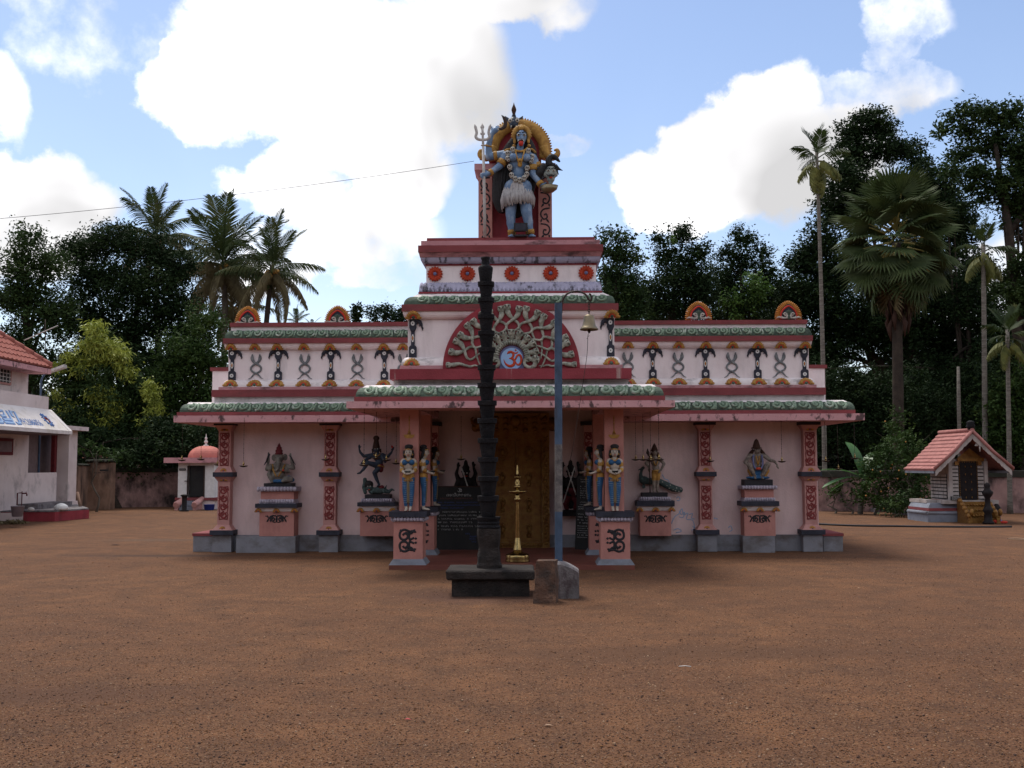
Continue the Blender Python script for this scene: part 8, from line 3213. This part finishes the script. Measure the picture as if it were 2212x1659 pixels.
# ---- palms
def frond_mesh(name, Lf, arch_, droop, n=34, lw=.05, ll=.5, mt_='frond', tip=.9, vshape=.35, stemr=.02, gap=0.12):
    """pinnate frond along +X: rachis with paired narrow leaflets"""
    V_, F_ = [], []
    rs_ = []
    for i in range(n + 1):
        t_ = i / n
        x = Lf * (t_ - .10 * arch_ * t_ * t_)
        z = Lf * (.30 * arch_ * t_ - .62 * arch_ * t_ * t_)
        rs_.append(Vector((x, 0, z)))
    b_ = MB()
    b_.tube([rs_[i] for i in range(0, n + 1, 3)] + [rs_[-1]], list(np.linspace(stemr, stemr * .15, len(range(0, n + 1, 3)) + 1)), 4, 0, False)
    for i in range(int(n * gap), n + 1):
        t_ = i / n
        l_ = ll * Lf * (math.sin(math.pi * min(1, (t_ * .86 + .12))) ** .55)
        for s in (-1, 1):
            for h_ in (0, .5):
                p = rs_[min(i, n)].lerp(rs_[min(i + 1, n)], h_)
                fw = .45 + .6 * t_ + random.uniform(-.08, .08)
                d_ = Vector((fw, s * 1.0, vshape - droop * random.uniform(.7, 1.25))).normalized()
                side = Vector((.9, -s * .25, 0)).normalized()
                m_ = p + d_ * l_ * .5
                e_ = p + (d_ + Vector((0, 0, -droop * .55))).normalized() * l_ * random.uniform(.8, 1.05) + Vector((0, 0, -.06 * l_ * droop))
                w_ = lw * Lf * .5
                o_ = len(b_.v)
                b_.add([p - side * w_ * .6, p + side * w_ * .6, m_ + side * w_, m_ - side * w_, e_], [(0, 1, 2, 3), (3, 2, 4)])
    return b_.mesh(name, mt_)


def trunk_tube(top, base_r, top_r, lean_, mt_, par, rings=0, n=16):
    b_ = MB()
    pts, rad = [], []
    for i in range(n + 1):
        t_ = i / n
        pts.append(Vector(top) * t_ + Vector((lean_ * math.sin(math.pi * t_), 0, 0)))
        rad.append((base_r + (top_r - base_r) * t_) * (1.35 if i == 0 else 1) * (1 + .05 * (i % 2)))
    b_.tube(pts, rad, 10)
    return b_.build('trunk', mt_, par)


def palm(label, ub, Yp, uc, vc, r, n, kinds, mt_trunk='bark', tr=(.2, .13), lean_=0.0, name='coconut_palm', nuts=True, seed=1, group=None, el=(-50, 85)):
    rr_ = random.Random(seed)
    k = Yp / 2300
    b0 = Vector((P(ub, 1003, Yp).x, Yp, 0))
    top = P(uc, vc, Yp) - b0
    o_ = thing(name, label, 'palm tree', b0, 0, group)
    trunk_tube(top, tr[0], tr[1], lean_, mt_trunk, o_)
    for i in range(n):
        f_ = i / (n - 1)
        e_ = el[1] - (el[1] - el[0]) * f_ ** .9
        az = i * 2.399 + rr_.uniform(-.2, .2)
        me_ = kinds[0] if e_ > 40 else kinds[1] if e_ > -5 else kinds[2]
        fo = ob('frond', me_, o_, loc=top + Vector((0, 0, -.1 - .35 * f_)))
        s_ = r * k * 1.15 * rr_.uniform(.85, 1.12)
        fo.scale = (s_, s_, s_)
        fo.rotation_euler = (rr_.uniform(-.3, .3), -R(e_ + rr_.uniform(-8, 8)), az)
    if nuts:
        b_ = MB()
        for i in range(9):
            a = i * .9
            b_.ball(top + Vector((.28 * math.cos(a), .28 * math.sin(a), -.35 - .12 * (i % 3))), .15, 8, 6)
        b_.build('coconuts', 'yellow', o_)
    return o_


FR = [frond_mesh('frond', 1.0, .45, .35, n=26, ll=.28, lw=.017, vshape=.35, stemr=.012), frond_mesh('frond', 1.0, .85, 1.0, n=26, ll=.28, lw=.017, vshape=.15, stemr=.012), frond_mesh('frond', 1.0, 1.1, 1.9, n=24, ll=.25, lw=.022, vshape=0, mt_='frondold', stemr=.012)]
FR2 = [frond_mesh('frond', 1.0, .5, .1, n=11, ll=.46, lw=.045, vshape=.3, mt_='areca', gap=.3), frond_mesh('frond', 1.0, 1.0, .9, n=11, ll=.46, lw=.045, vshape=.1, mt_='areca', gap=.3), frond_mesh('frond', 1.0, 1.2, 1.8, n=11, ll=.46, lw=.05, vshape=0, mt_='arecay', gap=.25)]
GP = 'coconut palms behind the left wing'
palm('tallest coconut palm on the left, its crown just above the dark tree', 350, 60, 336, 500, 100, 24, FR, seed=3, group=GP)
palm('large coconut palm with hanging dry fronds, left of the temple parapet', 458, 58, 484, 562, 136, 30, FR, seed=5, group=GP, lean_=.3)
palm('slim coconut palm leaning right beside the leftmost crest', 562, 56, 588, 574, 104, 22, FR, mt_trunk='barkdark', seed=8, group=GP, tr=(.2, .12), lean_=-.2)
palm('shorter coconut palm half hidden behind the leftmost crest', 500, 62, 500, 655, 90, 18, FR, seed=11, group=GP)
palm('tiny far coconut crown above the left parapet', 640, 80, 641, 688, 30, 12, FR, seed=13, nuts=False, group=GP, el=(-10, 88))
palm('tiny far coconut frond tuft, right of the other tiny crown', 676, 80, 674, 702, 30, 9, FR, seed=15, nuts=False, group=GP, el=(-10, 60))
GA = 'slender areca palms on the right'
palm('tallest slender areca palm, its ringed pale trunk just right of the temple', 1780, 37, 1764, 330, 60, 16, FR2, 'barkpale', (.085, .055), .05, 'areca_palm', False, 21, GA, el=(-75, 85))
palm('areca palm right of the fan palm with a pale ringed trunk', 2126, 36, 2124, 528, 54, 12, FR2, 'barkpale', (.10, .07), 0, 'areca_palm', False, 24, GA, el=(-60, 80))
palm('short areca palm at the right edge of the view', 2178, 34, 2176, 712, 56, 13, FR2, 'barkpale', (.08, .06), 0, 'areca_palm', False, 27, GA, el=(-40, 80))
b = MB().tube([P(2073, 1015, 35) - Vector((0, 0, .8)), P(2071, 860, 35), P(2070, 792, 35)], [.07, .065, .05], 8)
tag(b.build('bare_trunk', 'barkpale'), 'bare broken palm trunk standing behind the tiled shrine', 'trunk')
b = MB().tube([P(2095, 1000, 33.5), P(2098, 950, 33.5), P(2100, 925, 33.5)], [.14, .12, .03], 8)
b.tube([P(2098, 950, 33.5), P(2104, 930, 33.5)], [.05, .02], 6)
tag(b.build('tree_stump', 'barkpale'), 'pale broken stump rising behind the shrine roof ridge', 'trunk')


def fan_mesh(seed, mt_='fan'):
    rr_ = random.Random(seed)
    b_ = MB()
    n_ = 30
    for i in range(n_):
        a = R(-125 + 250 * i / (n_ - 1))
        l_ = .62 * (1 - .18 * (abs(a) / 2.2) ** 2) * rr_.uniform(.92, 1.06)
        c_, s_ = math.cos(a), math.sin(a)
        da = R(250 / (n_ - 1)) * .5
        q0_ = Vector((.40, 0, 0))
        mid = .60 * l_
        pl_, pm, pr2 = [q0_ + Vector((math.cos(a + k_) * mid, math.sin(a + k_) * mid, -.25 * mid * mid + zz_)) for k_, zz_ in ((-da, .0), (0, .028), (da, .0))]
        tipp = q0_ + Vector((c_ * l_, s_ * l_, -.30 * l_ * l_ - rr_.uniform(0, .05)))
        b_.add([q0_, pl_, pm, pr2, tipp], [(0, 1, 2), (0, 2, 3), (1, 4, 2), (2, 4, 3)])
    b_.tube([(-.15, 0, .02), (.15, 0, .03), (.42, 0, 0)], [.022, .014, .012], 5, 1)
    return b_.mesh('fan_leaf', [mt_, 'fanstem'])


FM = [fan_mesh(1), fan_mesh(2), fan_mesh(3, 'frondold')]
Yp = 39.5
b0 = Vector((P(1940, 1003, Yp).x, Yp, 0))
fp = thing('fan_palm', 'large fan palm with a round crown of stiff pleated leaves on a dark trunk', 'palm tree', b0)
top = P(1936, 525, Yp) - b0
trunk_tube(top, .22, .16, .0, 'barkdark', fp)
rr_ = random.Random(4)
for i in range(84):
    f_ = i / 83
    e_ = 88 - 172 * f_ ** 1.0
    az = i * 2.399 + rr_.uniform(-.15, .15)
    el_ = R(e_)
    me_ = FM[i % 2] if i < 76 else FM[2]
    out = Vector((math.cos(el_) * math.cos(az), math.cos(el_) * math.sin(az), math.sin(el_)))
    fo = ob('fan_leaf', me_, fp, loc=top + Vector((out.x * .7, out.y * .7, out.z * 1.05)) * rr_.uniform(.75, 1.15))
    s_ = rr_.uniform(1.6, 2.0)
    fo.scale = (s_, s_, s_)
    fo.rotation_euler = (rr_.uniform(-.7, .7), -R(e_ - 6 + rr_.uniform(-8, 8)), az)
b = MB()
for i in range(26):
    a = i * 2.4
    zz_ = -.9 - .075 * i
    b.tube([top + Vector((.2 * math.cos(a), .2 * math.sin(a), zz_)), top + Vector((.42 * math.cos(a), .42 * math.sin(a), zz_ - .45)), top + Vector((.36 * math.cos(a), .36 * math.sin(a), zz_ - .95))], [.08, .10, .02], 5)
b.build('dead_leaf_skirt', 'wood', fp)

# ---- banana plant, shrubs and garden edge on the right
def banana(label, u, v, Yv, leaves_, stemh):
    g0 = Vector((P(u, 1003, Yv).x, Yv, 0))
    o_ = thing('banana_plant', label, 'plant', g0)
    MB().tube([(0, 0, -.05), (.05, 0, stemh * .5), (.14, 0, stemh)], [.09, .08, .05], 9).build('stem', 'barkpale', o_)
    for (az, e_, L_, w_) in leaves_:
        b_ = MB()
        n_ = 9
        d_ = Vector((math.cos(R(az)), math.sin(R(az)) * .6, 0))
        side = Vector((-d_.y, d_.x, 0)).normalized()
        for i in range(n_):
            pass
        vs, fs = [], []
        for i in range(n_ + 1):
            t_ = i / n_
            a_ = R(e_) - t_ * t_ * 1.1
            p = Vector((.12, 0, stemh)) + d_ * (L_ * t_ * math.cos(R(e_) * (1 - .3 * t_))) + Vector((0, 0, L_ * (t_ * math.sin(R(e_)) - .35 * t_ * t_)))
            w2 = w_ * math.sin(math.pi * min(1, t_ * .88 + .08)) ** .6 * (0 if t_ > .99 else 1)
            vs += [p - side * w2 + Vector((0, 0, .10 * w2)), p - Vector((0, 0, .05 * w_)), p + side * w2 + Vector((0, 0, .10 * w2))]
        for i in range(n_):
            a = i * 3
            fs += [(a, a + 1, a + 4, a + 3), (a + 1, a + 2, a + 5, a + 4)]
        b_.add(vs, fs)
        b_.build('leaf', 'banana', o_)
    return o_


banana('banana plant with broad upright leaves beside the right end of the temple', 1855, 1100, 34.0, [(105, 74, 1.9, .20), (170, 30, 1.5, .2), (200, 8, 1.5, .2), (20, 40, 1.5, .2), (60, 62, 1.5, .18), (150, -5, 1.2, .18), (-20, 20, 1.3, .18)], 1.15)
M['flowerstuff'] = M['flower']


def shrub(label, cl, Yv, mt_='leafC', dens=900, L=.13, W=.06, fl=0, name='shrub', r0=.04):
    o_ = tree(label, (cl[0][0], Yv), cl, Yv, .7, dens, L, W, mt_, r0, 'bark', .2, .1, name=name, cat='shrub', inner=False, ntips=3)
    if fl:
        pts = crown_points(cl, Yv - .5, .4, 5 * fl, .3, 2)
        b_ = MB()
        for p in pts[::max(1, len(pts) // 10)]:
            b_.ball(Vector(p) - o_.location, .026, 6, 4)
        b_.build('flowers', 'flower', o_, kind='stuff')
    return o_


shrub('sparse leafy shrub against the pink wall, nearest the temple corner', [(1800, 1070, 18, 20), (1815, 1050, 14, 18)], 34.5, dens=420)
shrub('low shrub along the garden kerb left of the banana stem', [(1836, 1072, 20, 18), (1848, 1050, 14, 16)], 34.2, dens=500)
shrub('tall leafy flowering bush between the banana plant and the tiled shrine', [(1885, 1010, 32, 36), (1915, 990, 36, 40), (1900, 1050, 44, 40), (1945, 1030, 40, 45), (1880, 1070, 30, 26), (1935, 1075, 44, 28)], 33.6, 'leafC', 700, fl=1)
shrub('dark rounded bush at the garden kerb left of the tiled shrine', [(1925, 1090, 30, 20), (1950, 1085, 30, 22), (1975, 1075, 26, 26)], 32.2, 'leafA', 800)
shrub('orange-flowered bush behind the left side of the tiled shrine', [(1985, 1050, 24, 34), (1975, 1010, 30, 30), (1990, 1085, 24, 20), (1960, 960, 40, 40)], 32.8, 'leafC', 700, fl=1)
shrub('tall shrub climbing the base of the fan palm trunk', [(1938, 950, 20, 34), (1942, 900, 14, 26), (1930, 920, 18, 20)], 38.2, 'leafC', 600)
shrub('weeds behind the brown gate pier on the left', [(210, 975, 16, 16), (185, 970, 14, 18), (240, 985, 12, 14)], 36.8, 'leafC', 500, L=.16)
kb_ = thing('garden_kerb', 'low broken concrete kerb edging the shrub bed on the right', 'kerb', (0, 0, 0))
for (ua, va, ub_, vb_, mt_) in ((1772, 1101, 1858, 1100, 'laterite'), (1858, 1100, 1895, 1107, 'concrete'), (1932, 1110, 1962, 1113, 'concrete'), (1962, 1114, 2010, 1115, 'laterite')):
    a, c = G(ua, va), G(ub_, vb_)
    d_ = (c - a).normalized()
    nn_ = Vector((-d_.y, d_.x, 0)) * .08
    b = MB()
    rs = []
    for i in range(9):
        p = a.lerp(c, i / 8)
        h = .12 + .02 * noise.noise(Vector((p.x * 3, 0, 0)))
        rs.append([p - nn_, p - nn_ + Vector((0, 0, h)), p + nn_ + Vector((0, 0, h)), p + nn_])
    b.rings(rs)
    b.build('kerb_stone', mt_, kb_)
# leaf litter by the left kerb
pts = np.stack([rng.uniform(P(-5, 1003, 29.3).x, P(55, 1003, 29.3).x, 160), rng.uniform(29.1, 29.7, 160), rng.uniform(.01, .07, 160)], 1)
V_, F_ = leaves(pts, .12, .07, .6)
o = ob('leaf_litter', np_mesh('leaf_litter', V_, F_, ['frondold']), kind='stuff', label='dry leaves heaped at the foot of the pale kerb, far left')
o['category'] = 'leaves'

# ---- far woodland closing the view; unseen trees added behind the camera darken the porch
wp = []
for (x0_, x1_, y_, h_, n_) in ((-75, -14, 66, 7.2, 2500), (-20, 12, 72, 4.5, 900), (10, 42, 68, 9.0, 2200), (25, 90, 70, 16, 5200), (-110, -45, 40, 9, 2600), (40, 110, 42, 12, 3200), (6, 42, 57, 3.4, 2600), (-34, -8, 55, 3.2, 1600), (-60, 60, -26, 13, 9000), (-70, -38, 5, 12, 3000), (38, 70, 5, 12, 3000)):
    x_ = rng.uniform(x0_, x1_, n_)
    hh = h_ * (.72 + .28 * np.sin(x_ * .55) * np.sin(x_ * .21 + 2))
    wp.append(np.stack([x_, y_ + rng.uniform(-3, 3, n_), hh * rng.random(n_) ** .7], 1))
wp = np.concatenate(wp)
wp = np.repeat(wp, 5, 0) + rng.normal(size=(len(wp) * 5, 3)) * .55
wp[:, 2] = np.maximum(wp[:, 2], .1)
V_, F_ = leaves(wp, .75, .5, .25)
o = ob('woodland', np_mesh('woodland', V_, F_, ['leafW']), kind='stuff', label='dark woodland behind the compound walls, plus unseen trees added behind the camera to block sky')
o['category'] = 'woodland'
